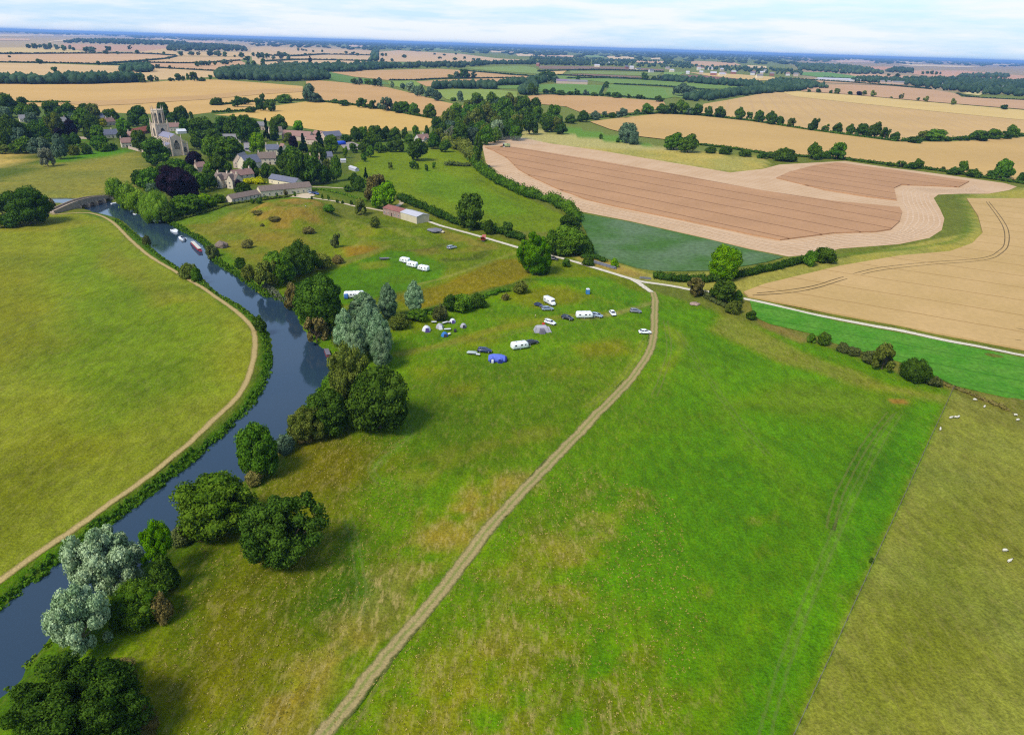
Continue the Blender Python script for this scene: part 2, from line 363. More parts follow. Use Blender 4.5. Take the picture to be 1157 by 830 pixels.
for a, b, s in ((100, 1.0, .38), (110, .9, .5)):
    stroke([(575, 545), (520, 590), (470, 640), (430, 690), (370, 750), (330, 830)], (160, 148, 78), 7 if a == 100 else 14, 4, .72 * b, broken=s, seed=a, dry=3)
stroke([(470, 545), (500, 520), (560, 500), (620, 488)], (150, 148, 72), 6, 4, .5, broken=.42, seed=61)
stroke([(690, 560), (640, 620), (600, 700), (560, 790), (545, 840)], (150, 148, 70), 12, 6, .65, broken=.45, seed=71, dry=2.6)
stroke([(620, 600), (560, 680), (500, 760), (450, 830)], (146, 146, 66), 10, 6, .6, broken=.45, seed=75, dry=2.2)
paint([(520, 740), (640, 690), (760, 760), (800, 900), (470, 900)], (128, 142, 52), 14, .8, rag=8, broken=.42, seed=81, dry=2.4)
for k in range(26):
    x = random.Random(k).uniform(390, 880); y = random.Random(k + 99).uniform(560, 820)
    paint([(x - 14, y - 6), (x + 14, y - 9), (x + 18, y + 5), (x - 10, y + 9)], (138, 144, 62), 2, .4, rag=3, broken=.5, seed=200 + k, dry=2)
paint([(835, 455), (905, 430), (1000, 440), (1060, 452), (1030, 480), (900, 470)], (122, 142, 62), 7, .6, rag=6, seed=91)
stroke([(760, 370), (800, 430), (850, 500), (900, 560), (960, 610)], (112, 148, 58), 7, 5, .55, seed=92)
stroke([(700, 470), (730, 480), (800, 470), (840, 455)], (112, 148, 50), 6, 5, .4, seed=93)
stroke([(1050, 455), (1000, 540), (950, 640), (900, 740), (860, 840)], (86, 152, 44), 8, 3, .5, seed=94)
stroke([(1016, 470), (990, 510), (960, 570), (930, 640), (890, 740)], (118, 164, 64), 2.2, 1.2, .7, seed=95)
stroke([(1030, 458), (1000, 510), (975, 560)], (70, 118, 24), 2.5, 1.5, .5, seed=96)
stroke([(1010, 462), (980, 500), (950, 560), (940, 590)], (74, 122, 22), 3, 1.5, .5, seed=97)
paint([(1000, 448), (1025, 450), (1030, 457), (1008, 456)], (176, 130, 84), .8, .8, rag=.8, seed=98)
paint([(815, 350), (900, 395), (1000, 432), (1075, 447), (1070, 455), (980, 440), (880, 408), (800, 372)], (140, 144, 70), 3, .8, dry=1, rag=3, seed=99)
stroke([(755, 370), (770, 390), (750, 420)], (150, 160, 66), 3, 2, .5, seed=103)
stroke([(700, 352), (640, 358), (560, 372), (500, 390), (450, 400)], (150, 152, 72), 4, 2, .8, seed=104, broken=.3)
stroke([(735, 342), (700, 352), (660, 360)], (160, 160, 100), 2.4, 1, .8, seed=105)
stroke([(728, 385), (715, 410), (690, 440), (665, 460)], (154, 166, 76), 2, 1.2, .6, seed=106)
for k, (x, y) in enumerate([(470, 370), (510, 375), (540, 385), (590, 365), (650, 380), (680, 395), (640, 420), (600, 440), (520, 440), (490, 420), (560, 350), (620, 335), (700, 335)]):
    paint([(x - 26, y - 4), (x + 22, y - 9), (x + 30, y + 3), (x - 18, y + 9)], ((136, 146, 50), (98, 140, 26), (140, 132, 48))[k % 3], 5, .6, rag=5, seed=300 + k)
paint([(560, 335), (640, 320), (700, 318), (690, 332), (640, 345), (600, 352)], (134, 140, 46), 4, .7, rag=4, seed=111)
paint([(600, 312), (680, 312), (725, 330), (720, 345), (660, 330), (612, 322)], (84, 142, 18), 3, .8, rag=3, seed=112)
stroke([(425, 525), (455, 500), (462, 485), (440, 470)], (118, 160, 66), 2, 1, .6, seed=113)
stroke([(425, 525), (430, 540), (470, 550)], (118, 160, 66), 2, 1, .5, seed=114)
stroke([(395, 590), (405, 630), (410, 670)], (104, 150, 54), 2.2, 1, .5, seed=115)
# left meadow
paint([(-900, 240), (-200, 236), (60, 243), (104, 242), (125, 250), (148, 272), (170, 290), (201, 309), (231, 327), (262, 348), (278, 362), (287, 378), (285, 408), (274, 440), (247, 468), (200, 512), (137, 560), (58, 614), (0, 654), (-200, 760), (-600, 1100), (-900, 700)], (146, 156, 64), 1, dry=.5, rag=.5)
paint([(90, 250), (140, 285), (200, 330), (250, 380), (240, 440), (120, 480), (60, 420), (60, 320)], (118, 148, 50), 14, .8, rag=10, seed=121)
paint([(-30, 270), (40, 300), (60, 400), (-40, 420)], (134, 136, 48), 12, .6, rag=8, seed=122)
paint([(-60, 520), (60, 480), (140, 500), (60, 580), (-60, 640)], (120, 128, 44), 10, .7, rag=8, seed=123)
paint([(120, 275), (175, 312), (215, 340), (180, 345), (110, 300)], (150, 148, 66), 6, .6, rag=5, seed=124)
paint([(-60, 243), (60, 246), (110, 250), (60, 262), (-60, 262)], (150, 146, 66), 4, .6, rag=4, seed=125)
stroke([(38, 255), (25, 290), (0, 310)], (122, 130, 46), 2, 2, .5, seed=126)
# bank strip between footpath and water, both banks lush
stroke([(95, 240), (128, 248), (155, 270), (190, 297), (225, 318), (260, 342), (288, 362), (300, 380), (300, 412), (285, 450), (250, 488), (205, 524), (150, 566), (95, 606), (40, 648), (0, 680), (-60, 728)], (74, 122, 26), 5, 2, .9, seed=131)
stroke([(196, 250), (235, 276), (255, 300), (290, 324), (320, 338), (345, 362), (372, 395)], (92, 136, 34), 9, 4, .85, seed=132)
stroke([(375, 420), (340, 470), (310, 512), (280, 545), (210, 605), (150, 660), (60, 735), (0, 800)], (76, 112, 26), 7, 3, .8, seed=133)
stroke([(352, 480), (318, 505), (292, 528)], (150, 122, 84), 1.6, 1, .7, seed=134)
# right pasture beyond the fence
paint([(1079, 438), (1157, 470), (1400, 560), (1600, 1200), (1200, 1200), (890, 840)], (150, 156, 80), 1.0, dry=.6, rag=.3)
paint([(1100, 520), (1157, 540), (1150, 640), (1080, 620)], (146, 146, 72), 8, .6, rag=7, seed=141)
paint([(980, 680), (1060, 660), (1100, 760), (1000, 830), (940, 800)], (124, 134, 50), 10, .6, rag=8, seed=142)
paint([(1060, 560), (1110, 560), (1080, 650), (1030, 640)], (124, 138, 50), 8, .5, rag=6, seed=143)
paint([(1080, 440), (1157, 468), (1157, 490), (1075, 458)], (134, 136, 74), 4, .7, rag=3, seed=144)
# castle mound, bailey and camping lawn
paint([(262, 238), (300, 224), (360, 224), (395, 250), (380, 268), (320, 275), (255, 262)], (122, 134, 48), 3, .9, dry=.8)
paint([(285, 243), (310, 232), (345, 232), (366, 240), (364, 254), (330, 258), (292, 258)], (160, 128, 78), 3, .7, dry=1, rag=3, seed=151, broken=.42)
paint([(302, 226), (330, 222), (357, 225), (350, 231), (312, 231)], (98, 134, 42), 2, .9, rag=1)
paint([(205, 252), (262, 240), (300, 262), (330, 262), (360, 275), (300, 300), (262, 290), (230, 270)], (146, 138, 62), 6, .7, dry=1, rag=5, seed=152)
paint([(196, 240), (250, 228), (262, 238), (240, 252), (205, 254)], (104, 140, 50), 2.5, .8, rag=2)
paint([(385, 280), (420, 270), (440, 277), (420, 288), (390, 292)], (158, 126, 62), 3, .8, rag=2, seed=153)
paint([(360, 262), (420, 262), (480, 280), (440, 284), (370, 276)], (118, 140, 46), 4, .7, rag=3)
paint([(330, 322), (380, 305), (440, 284), (470, 284), (505, 300), (495, 318), (430, 335), (390, 345), (335, 338)], (94, 140, 36), 1.5, 1, dry=.2, rag=1, seed=154)
stroke([(292, 327), (350, 309), (392, 298), (440, 281)], (144, 146, 78), 3, 1.5, .8, seed=155)
paint([(478, 255), (545, 268), (590, 285), (585, 292), (520, 300), (480, 290), (455, 270)], (118, 140, 44), 3, .8, rag=3, seed=156)
paint([(486, 256), (530, 268), (560, 280), (520, 276), (488, 265)], (164, 142, 84), 1.5, .55, rag=2, seed=157, broken=.4)
stroke([(505, 294), (530, 293), (550, 287)], (84, 98, 40), 4, 2, .8, seed=158)
stroke([(462, 283), (485, 282), (500, 276)], (90, 100, 44), 3, 2, .8, seed=159)
paint([(440, 335), (490, 325), (560, 294), (590, 292), (602, 305), (580, 322), (520, 340), (470, 350)], (140, 128, 34), 2.5, .9, dry=1, rag=2, seed=160)
stroke([(470, 322), (510, 311), (560, 293), (588, 284)], (146, 152, 82), 2, 1.2, .8, seed=161)
stroke([(440, 362), (480, 352), (520, 340), (560, 330), (600, 318)], (72, 108, 28), 6, 3, .8, seed=162)
stroke([(392, 250), (420, 258), (445, 262), (470, 270), (478, 276)], (154, 154, 84), 3, 2, .6, seed=410)
stroke([(398, 244), (430, 250), (470, 258)], (96, 118, 42), 5, 3, .6, seed=411)
stroke([(392, 254), (410, 268), (400, 282)], (150, 150, 80), 2.5, 1.5, .55, seed=412)
stroke([(366, 240), (385, 256), (392, 268)], (160, 156, 92), 2, 1.5, .6, seed=413)
stroke([(262, 240), (255, 252), (238, 262), (215, 262)], (164, 158, 92), 2, 1.5, .6, seed=414)
stroke([(358, 228), (370, 240), (380, 254)], (84, 104, 40), 5, 3, .7, seed=415)
stroke([(268, 236), (280, 232), (296, 228)], (84, 104, 42), 4, 2, .6, seed=416)
for k_, (x, y) in enumerate([(230, 262), (262, 268), (300, 268), (335, 272), (290, 282), (350, 290), (410, 264), (440, 270), (480, 285), (520, 285), (500, 300), (545, 280), (420, 300), (455, 315)]):
    paint([(x - 16, y - 2), (x + 12, y - 5), (x + 18, y + 2), (x - 10, y + 5)], ((150, 146, 66), (102, 132, 42), (146, 132, 70))[k_ % 3], 3, .55, rag=4, seed=420 + k_)
# bright paddock beyond the white road
paint([(392, 190), (425, 172), (480, 170), (515, 166), (535, 185), (560, 205), (600, 226), (640, 245), (652, 262), (610, 262), (560, 258), (500, 243), (455, 224), (420, 206)], (124, 148, 42), 2, .95, dry=.5, rag=1.5, seed=171)
paint([(480, 190), (530, 205), (600, 240), (560, 245), (470, 215)], (106, 148, 28), 6, .6, rag=5, seed=172)
stroke([(495, 192), (530, 195), (555, 212), (600, 232)], (92, 110, 50), 3, 2, .5, seed=173, broken=.45)
stroke([(560, 222), (590, 235), (625, 250)], (92, 110, 44), 2, 2, .5, seed=174, broken=.45)
stroke([(440, 178), (480, 180), (520, 186)], (160, 156, 90), 6, 4, .4, seed=175, broken=.45)
paint([(400, 158), (482, 158), (486, 170), (400, 172)], (96, 128, 46), 2, .9)
paint([(352, 205), (400, 195), (440, 215), (430, 235), (400, 230), (352, 214)], (98, 124, 46), 2, .9)
# village and churchyard grass, meadows behind the river
paint([(-400, 150), (-50, 110), (140, 124), (250, 124), (400, 150), (400, 190), (350, 220), (260, 232), (190, 240), (130, 226), (0, 222), (-400, 230)], (98, 116, 48), 2, .95)
paint([(-60, 221), (110, 223), (128, 215), (152, 212), (170, 190), (158, 172), (60, 180), (10, 205), (-60, 212)], (146, 146, 76), 1.5, dry=.8, rag=1, seed=181)
paint([(60, 184), (80, 177), (110, 170), (146, 166), (148, 171), (100, 180), (62, 187)], (90, 146, 44), .8, rag=.8)
paint([(-80, 172), (16, 172), (22, 180), (10, 189), (-80, 194)], (212, 186, 122), 1, rag=.8)
stroke([(-30, 169), (18, 171), (28, 180), (15, 190), (-20, 200)], (128, 134, 66), 6, 2, .9, seed=183)
paint([(78, 156), (104, 155), (104, 164), (82, 166)], (92, 140, 52), 1, rag=.5)
paint([(212, 232), (262, 212), (268, 222), (240, 236)], (124, 142, 62), 1, rag=.5)
paint([(190, 160), (225, 170), (225, 184), (190, 178)], (132, 140, 78), 2, .8)
# grassy margins round the crops on the far side of the white road
paint([(640, 287), (690, 296), (745, 312), (900, 300), (960, 290), (1100, 262), (1090, 222), (1150, 212), (1200, 222), (1110, 280), (950, 305), (838, 332), (790, 328), (720, 316), (660, 298)], (176, 172, 98), 1.5, dry=1.2, rag=1, seed=191)
stroke([(1085, 222), (1096, 240), (1094, 258), (1078, 272), (1030, 280), (960, 287), (930, 290)], (110, 138, 52), 3, 2, .7, seed=402)
paint([(648, 284), (700, 300), (735, 312), (715, 314), (660, 297)], (160, 140, 88), 1, .7, rag=1.5, seed=192)
paint([(775, 326), (840, 352), (915, 385), (1000, 415), (1080, 444), (1157, 474), (1260, 510), (1260, 470), (1157, 452), (1050, 420), (945, 386), (850, 342), (805, 328)], (134, 134, 66), 1.5, dry=1, rag=1.5, seed=193)
paint([(845, 350), (870, 362), (915, 385), (905, 388), (860, 370)], (160, 132, 92), 1.5, .6, rag=1.5, seed=194, broken=.4)
paint([(560, 163), (595, 146), (705, 160), (792, 171), (870, 180), (862, 192), (825, 195), (700, 177), (621, 163)], (196, 184, 118), 2, dry=1, rag=2, seed=195)
paint([(636, 142), (698, 154), (748, 167), (719, 163), (660, 156), (630, 148)], (112, 150, 62), 1.5, rag=1)
# tidy up: general mottling of the whole near ground
mod = 1 + (_n1 - .5) * .40 + (_n2 - .5) * .26
near = (YY < 800)
ALB[near, :3] *= mod[near, None] * .88
ALB[near, 0] *= 1 + (_n1[near] - .5) * .35 * ALB[near, 3]; ALB[near, 2] *= (1 + (_n2[near] - .5) * .25) * .72; ALB[near, 0] *= 1.05

gx, gy = len(GX), len(GY)
ii, jj = np.meshgrid(np.arange(gy - 1), np.arange(gx - 1), indexing='ij'); k0 = (ii * gx + jj).ravel()
me = mesh_arrays('ground', np.stack([XX, YY, ZZ], 1), quads=np.stack([k0, k0 + 1, k0 + gx + 1, k0 + gx], 1), smooth=True)
ca = me.color_attributes.new('albedo', 'FLOAT_COLOR', 'POINT'); ca.data.foreach_set('color', np.clip(ALB, 0, 4).astype(np.float32).ravel())
gm = bpy.data.materials.new('ground_grass'); gm.use_nodes = True; t = gm.node_tree; b = t.nodes['Principled BSDF']
b.inputs['Roughness'].default_value = .95; b.inputs['Specular IOR Level'].default_value = .08
at = nd(t, 'ShaderNodeAttribute'); at.attribute_name = 'albedo'; geo = nd(t, 'ShaderNodeNewGeometry')
def gnoise(scale, det, rough=.6, stretch=None):
    n = nd(t, 'ShaderNodeTexNoise'); n.inputs['Scale'].default_value = scale; n.inputs['Detail'].default_value = det; n.inputs['Roughness'].default_value = rough
    if stretch:
        m_ = nd(t, 'ShaderNodeMapping'); m_.inputs['Scale'].default_value = (stretch[0], stretch[1], 1); m_.inputs['Rotation'].default_value = (0, 0, stretch[2])
        t.links.new(geo.outputs['Position'], m_.inputs[0]); t.links.new(m_.outputs[0], n.inputs['Vector'])
    else: t.links.new(geo.outputs['Position'], n.inputs['Vector'])
    return n
def mr(sock, a, b_, c, d):
    r = nd(t, 'ShaderNodeMapRange'); r.inputs[1].default_value = a; r.inputs[2].default_value = b_; r.inputs[3].default_value = c; r.inputs[4].default_value = d
    t.links.new(sock, r.inputs[0]); return r.outputs[0]
nf = gnoise(1.7, 6, .7); nm = gnoise(0.35, 5, .65, (1, .45, .6)); nb = gnoise(0.06, 4); ns = gnoise(0.8, 6, .75, (1, .35, -.5))
v1 = nd(t, 'ShaderNodeMath', operation='MULTIPLY'); t.links.new(mr(nf.outputs['Fac'], .3, .7, .55, 1.45), v1.inputs[0]); t.links.new(mr(nm.outputs['Fac'], .32, .68, .74, 1.26), v1.inputs[1])
sc_ = nd(t, 'ShaderNodeVectorMath', operation='SCALE'); t.links.new(at.outputs['Color'], sc_.inputs[0]); t.links.new(v1.outputs[0], sc_.inputs['Scale'])
dryc = nd(t, 'ShaderNodeMix', data_type='RGBA'); dryc.inputs[7].default_value = (*A(196, 176, 112), 1)
df = nd(t, 'ShaderNodeMath', operation='MULTIPLY'); t.links.new(mr(ns.outputs['Fac'], .50, .68, 0, .42), df.inputs[0]); t.links.new(at.outputs['Alpha'], df.inputs[1])
df.use_clamp = True; t.links.new(df.outputs[0], dryc.inputs[0]); t.links.new(sc_.outputs[0], dryc.inputs[6])
hsg = nd(t, 'ShaderNodeHueSaturation'); hsg.inputs['Saturation'].default_value = 1.08; t.links.new(dryc.outputs[2], hsg.inputs['Color']); t.links.new(hsg.outputs[0], b.inputs['Base Color'])
hh = nd(t, 'ShaderNodeMath', operation='ADD'); t.links.new(nf.outputs['Fac'], hh.inputs[0]); t.links.new(nm.outputs['Fac'], hh.inputs[1])
bp = nd(t, 'ShaderNodeBump'); bp.inputs['Distance'].default_value = .55; bp.inputs['Strength'].default_value = .8; t.links.new(hh.outputs[0], bp.inputs['Height']); t.links.new(bp.outputs[0], b.inputs['Normal'])
ground = link('ground', me, None, [gm]); tag(ground, 'green and olive pasture land running from the riverside to the horizon', 'ground', kind='structure')

# ------------------------------------------------------------------ sheets: crops, roads, paths
def sheet(name, px, mat, z, label, cat, th=0.0, round_=0, world=False):
    pts = px if world else g2(px)
    if round_: pts = smooth_line(pts, round_, True)
    bm = bmesh.new(); vs = [bm.verts.new((x, y, z)) for x, y in pts]; f = bm.faces.new(vs)
    if f.normal.z < 0: f.normal_flip()
    if th:
        r = bmesh.ops.extrude_face_region(bm, geom=[f]); 
        for v in r['geom']:
            if isinstance(v, bmesh.types.BMVert): v.co.z += th
    bmesh.ops.recalc_face_normals(bm, faces=bm.faces)
    bmesh.ops.triangulate(bm, faces=[f for f in bm.faces if len(f.verts) > 4])
    me = bpy.data.meshes.new(name); bm.to_mesh(me); bm.free()
    return tag(link(name, me, None, [mat]), label, cat, kind='structure')
def ribbon(name, px, width, mat, label, cat, off=0.06, across=4, step=2.0, smooth_n=8, kind='structure', wob=0.12, seed=1):
    lines = px if isinstance(px[0], list) else [px]; V = []; Q = []; rr = random.Random(seed)
    for ln in lines:
        pts = smooth_line(g2(ln), smooth_n); P2 = [Vector((*pts[0], 0))]
        for a in pts[1:]:
            a = Vector((*a, 0)); d = (a - P2[-1]).length
            st = max(step, (a.y) / 250.0)
            if d >= st:
                n = int(d // st); b0 = P2[-1].copy()
                for k in range(1, n + 1): P2.append(b0 + (a - b0) * k / n)
        base = len(V)
        for i, p in enumerate(P2):
            dr = (P2[min(i + 1, len(P2) - 1)] - P2[max(i - 1, 0)]).normalized(); nr = Vector((-dr.y, dr.x, 0))
            w = width(i / (len(P2) - 1)) if callable(width) else width
            o1 = w / 2 * (1 + rr.uniform(-wob, wob)); o2 = w / 2 * (1 + rr.uniform(-wob, wob))
            for k in range(across + 1):
                q = p + nr * (-o1 + (o1 + o2) * k / across); V.append((q.x, q.y, 0))
        n = across + 1
        for i in range(len(P2) - 1):
            for k in range(across): Q.append((base + i * n + k, base + i * n + k + 1, base + (i + 1) * n + k + 1, base + (i + 1) * n + k))
    V = np.array(V); V[:, 2] = hfun(V[:, 0], V[:, 1]) + off
    me = mesh_arrays(name, V, quads=Q, smooth=True)
    u = np.array([k / across * 2 - 1 for _ in range(len(V) // (across + 1)) for k in range(across + 1)], np.float32)
    a = me.attributes.new('across', 'FLOAT', 'POINT'); a.data.foreach_set('value', u)
    return tag(link(name, me, None, [mat]), label, cat, kind=kind)
def track_mat(name, rut, mid, edge, at_rut=.55, w=.28, edge_alpha=True, mark=0):
    m = bpy.data.materials.new(name); m.use_nodes = True; t = m.node_tree; b = t.nodes['Principled BSDF']
    b.inputs['Roughness'].default_value = .95; b.inputs['Specular IOR Level'].default_value = .1
    a = nd(t, 'ShaderNodeAttribute'); a.attribute_name = 'across'; g = nd(t, 'ShaderNodeNewGeometry')
    n = nd(t, 'ShaderNodeTexNoise'); n.inputs['Scale'].default_value = 1.1; n.inputs['Detail'].default_value = 6; t.links.new(g.outputs['Position'], n.inputs['Vector'])
    ab = nd(t, 'ShaderNodeMath', operation='ABSOLUTE'); t.links.new(a.outputs['Fac'], ab.inputs[0])
    nz = nd(t, 'ShaderNodeMath', operation='MULTIPLY_ADD'); nz.inputs[1].default_value = .5; t.links.new(n.outputs['Fac'], nz.inputs[0]); t.links.new(ab.outputs[0], nz.inputs[2])
    ad = nd(t, 'ShaderNodeMath', operation='SUBTRACT'); ad.inputs[1].default_value = .25; t.links.new(nz.outputs[0], ad.inputs[0])
    df = nd(t, 'ShaderNodeMath', operation='SUBTRACT'); df.inputs[1].default_value = at_rut; t.links.new(ad.outputs[0], df.inputs[0])
    da = nd(t, 'ShaderNodeMath', operation='ABSOLUTE'); t.links.new(df.outputs[0], da.inputs[0])
    def mr_(s, a0, a1, c, d):
        r = nd(t, 'ShaderNodeMapRange'); r.inputs[1].default_value = a0; r.inputs[2].default_value = a1; r.inputs[3].default_value = c; r.inputs[4].default_value = d; t.links.new(s, r.inputs[0]); return r.outputs[0]
    x = nd(t, 'ShaderNodeMix', data_type='RGBA'); x.inputs[6].default_value = (*rut, 1); x.inputs[7].default_value = (*mid, 1); t.links.new(mr_(da.outputs[0], w * .5, w, 0, 1), x.inputs[0])
    n2 = nd(t, 'ShaderNodeTexNoise'); n2.inputs['Scale'].default_value = 2.3; n2.inputs['Detail'].default_value = 6; t.links.new(g.outputs['Position'], n2.inputs['Vector'])
    v = nd(t, 'ShaderNodeVectorMath', operation='SCALE'); t.links.new(x.outputs[2], v.inputs[0]); t.links.new(mr_(n2.outputs['Fac'], .25, .75, .75, 1.25), v.inputs['Scale'])
    t.links.new(v.outputs[0], b.inputs['Base Color'])
    if mark: t.links.new(mr_(da.outputs[0], w * .5, w, mark, 0), b.inputs['Alpha'])
    elif edge_alpha: t.links.new(mr_(ad.outputs[0], .52, .92, 1, 0), b.inputs['Alpha'])
    bp = nd(t, 'ShaderNodeBump'); bp.inputs['Distance'].default_value = .2; t.links.new(n2.outputs['Fac'], bp.inputs['Height']); t.links.new(bp.outputs[0], b.inputs['Normal'])
    return m
dirt_m = track_mat('dirt_track', A(178, 158, 104), A(146, 148, 76), A(120, 130, 50), at_rut=.42, w=.36)
foot_m = track_mat('trodden_path', A(196, 170, 112), A(176, 156, 92), A(130, 130, 50), at_rut=.0, w=.6)
mark_m = track_mat('wheel_marks_pale', A(150, 164, 82), A(150, 164, 82), A(1, 1, 1), at_rut=.72, w=.34, mark=.2)
mark_d = track_mat('wheel_marks_dry', A(172, 158, 96), A(170, 158, 96), A(1, 1, 1), at_rut=.72, w=.34, mark=.2)
white_m = track_mat('pale_limestone', A(238, 226, 204), A(226, 212, 182), A(160, 150, 90), at_rut=.5, w=.4)
yard_m = track_mat('gravel_lane', A(226, 206, 176), A(216, 194, 160), A(160, 150, 90), at_rut=.4, w=.5)
ribbon('dirt_track', [(330, 870), (365, 830), (436, 740), (498, 667), (552, 598), (600, 546), (640, 504), (676, 467), (704, 438), (725, 412), (736, 392), (739.5, 370), (739.5, 350), (740, 338), (737, 329)],
       4.0, dirt_m, 'long brown two-rut dirt track running up the green pasture', 'track', off=.07, across=8)
ribbon('footpath', [(58, 242.5), (80, 241), (103, 241), (125, 249.5), (148, 271.5), (170, 290), (201, 308.7), (231, 327), (262, 348), (278, 361.7), (287.5, 378), (286, 407), (274, 439), (247, 468), (200, 512), (137, 560), (58, 614), (0, 654), (-60, 698)],
       2.6, foot_m, 'worn tan footpath along the near bank of the river', 'path', off=.07, across=6)
for k_, (ln, m_, lab) in enumerate([([(1016, 466), (990, 508), (962, 565), (930, 635), (888, 745), (862, 840)], mark_m, 'pale wheel marks running beside the wire fence'), ([(1006, 466), (976, 506), (948, 560), (938, 598)], mark_d, 'second, drier wheel marks further from the wire fence'),
        ([(738, 345), (712, 351), (660, 362), (600, 372), (540, 384), (480, 398)], mark_d, 'wheel marks crossing the camp from the track junction'), ([(731, 378), (718, 405), (694, 436), (662, 462)], mark_m, 'wheel marks below the white car'), ([(752, 362), (756, 392), (750, 420), (738, 450)], mark_d, 'wheel marks leaving the dirt track at the bend'),
        ([(430, 545), (419, 528), (428, 516), (448, 502), (462, 490), (458, 478), (440, 470)], mark_m, 'looping wheel marks below the black-green oak'), ([(392, 580), (402, 620), (408, 665), (404, 700)], mark_m, 'faint wheel marks down the rough slope'), ([(620, 520), (560, 592), (500, 668), (440, 742), (390, 830)], mark_d, 'faint wheel marks beside the right rut of the dirt track'),
        ([(765, 372), (792, 415), (832, 470), (872, 520)], mark_m, 'faint curved wheel marks across the middle of the pasture'), ([(146, 262), (110, 300), (60, 350), (0, 390)], mark_m, 'faint wheel marks across the left meadow')]):
    ribbon('wheel_marks', ln, 2.3, m_, lab, 'wheel marks', off=.05, across=6)
ribbon('farm_road', [(446, 240), (462, 245), (480, 249), (501, 256), (530, 263.7), (562, 272.8), (592, 281.5), (621, 288.5), (643, 294), (680, 305), (706, 313), (725, 318.6), (742, 321), (764, 324), (779, 327), (803, 330), (844, 338), (900, 350), (949, 361.5), (1050, 380.4), (1157, 402), (1300, 431)],
       3.6, white_m, 'pale limestone farm road crossing the whole view', 'road', off=.10, across=6, wob=.06)
ribbon('farm_road', [(700, 311.5), (714, 316), (724, 322), (737, 331)], 3.4, white_m, 'short white stone spur joining the farm road to the dirt track', 'road', off=.14, across=6, step=1)
ribbon('gravel_lane', [(346, 223), (367, 225.7), (381, 228), (400, 232.8), (415, 235), (433, 238.5), (450, 241.5)], 3.4, yard_m, 'pale gravel lane between the long barn and the shed', 'lane', off=.12)
ribbon('gravel_lane', [(353, 211.4), (372, 211.8), (391, 213)], 3.0, yard_m, 'short pale lane behind the right end of the long barn', 'lane', off=.12)
ribbon('gravel_lane', [(446, 234), (452, 231), (454, 228), (450, 224)], 4, yard_m, 'short pale drive curving behind the red-roofed shed', 'lane', off=.12)
sheet('gravel_yard', [(325, 222.6), (341, 219), (353, 217.5), (356, 221), (347, 224.6), (336, 223)], MT('yard_gravel', A(222, 200, 166), scale=.5, coord='World'), .14, 'pale gravel yard in front of the long stone barn', 'yard')
sheet('village_street', [(275, 160), (283, 160), (286, 168), (283, 172), (276, 170)], MT('street_tarmac', A(160, 152, 150), scale=.5, coord='World'), .14, 'grey village street between the trees and cottages', 'street')
sheet('farm_yard', [(385, 164), (396, 159.5), (409, 165), (404, 169), (390, 169.5)], MT('yard_concrete', A(170, 156, 146), scale=.4, coord='World'), .14, 'grey concrete farmyard by the blue tarpaulin', 'yard')

wheat = A(206, 172, 118)
ripe = lambda n, c, **k: field_mat(n, A(*c), **k)
d_st = Vector((PZ(1016, 250) - PZ(548, 167))[:2])
stub_m = field_mat('stubble', A(222, 184, 142), var=.12, stripe=A(240, 212, 178), sdir=d_st, spacing=7.0, sw=2.2, sstrength=.28, patch=25, patchcol=A(212, 172, 128))
crop_m = field_mat('standing_crop', A(204, 156, 112), var=.10, stripe=A(146, 104, 72), sdir=d_st, spacing=27, sw=1.1, sstrength=.95, patch=50, patchcol=A(194, 148, 106), bump=.2)
sheet('stubble_field', [(545, 165), (551, 160.5), (588, 155.5), (621, 162), (680, 170.5), (760, 184), (825, 195), (862, 191), (881, 186), (955, 182), (1005, 189.5), (1042, 194), (1135, 207), (1149, 211), (1140, 215), (1117, 219), (1085, 219), (1060, 220), (1055, 224), (1062, 236), (1067, 247), (1064, 260), (1050, 269), (1016, 276), (949, 281), (925, 287), (891, 290), (847, 281.5), (800, 270), (712, 250), (646, 237), (620, 226), (590, 213), (566, 201), (549, 184)],
      stub_m, .06, 'pale cut stubble with combine stripes round the standing crop', 'field')
sheet('standing_crop', [(548, 167), (567, 165.5), (604, 170.5), (680, 183), (780, 201), (860, 216), (940, 228), (1016, 235), (1019, 240), (1016, 251), (1006, 260), (990, 262.5), (942, 264), (881, 272), (850, 266), (780, 251), (700, 235), (664, 226.5), (630, 214), (600, 200), (586, 192), (573, 179), (558, 171)],
      crop_m, .0, 'brown uncut crop block with dark tramlines inside the stubble', 'crop field', th=.85)
sheet('standing_crop', [(877, 201.6), (892, 195), (920, 187.5), (945, 184.5), (1010, 193), (1095, 205.5), (1083, 212), (1050, 210.5), (1018, 209.5), (1010, 213), (1013, 227), (980, 223), (931, 215)],
      crop_m, .0, 'smaller brown uncut crop block at the far side of the stubble', 'crop field', th=.85)
sheet('linseed_field', [(646, 239.5), (712, 251.5), (800, 271), (846, 282.5), (885, 291), (868, 296), (847, 300), (800, 306), (745, 307), (720, 303), (700, 297), (672, 288), (662, 262), (654, 246)],
      field_mat('green_crop', A(78, 116, 48), var=.30, patch=30, patchcol=A(104, 128, 88), fine=2.4, bump=.3), .0, 'blue-green flowering crop between the stubble and the farm road', 'crop field', th=.35)
wd = Vector((PZ(1157, 365) - PZ(925, 326.5))[:2])
wheat_m = field_mat('wheat', A(216, 178, 118), var=.09, stripe=A(178, 140, 84), sdir=wd, spacing=24, sw=.7, sstrength=.85, patch=40, patchcol=A(206, 170, 108), bump=.15)
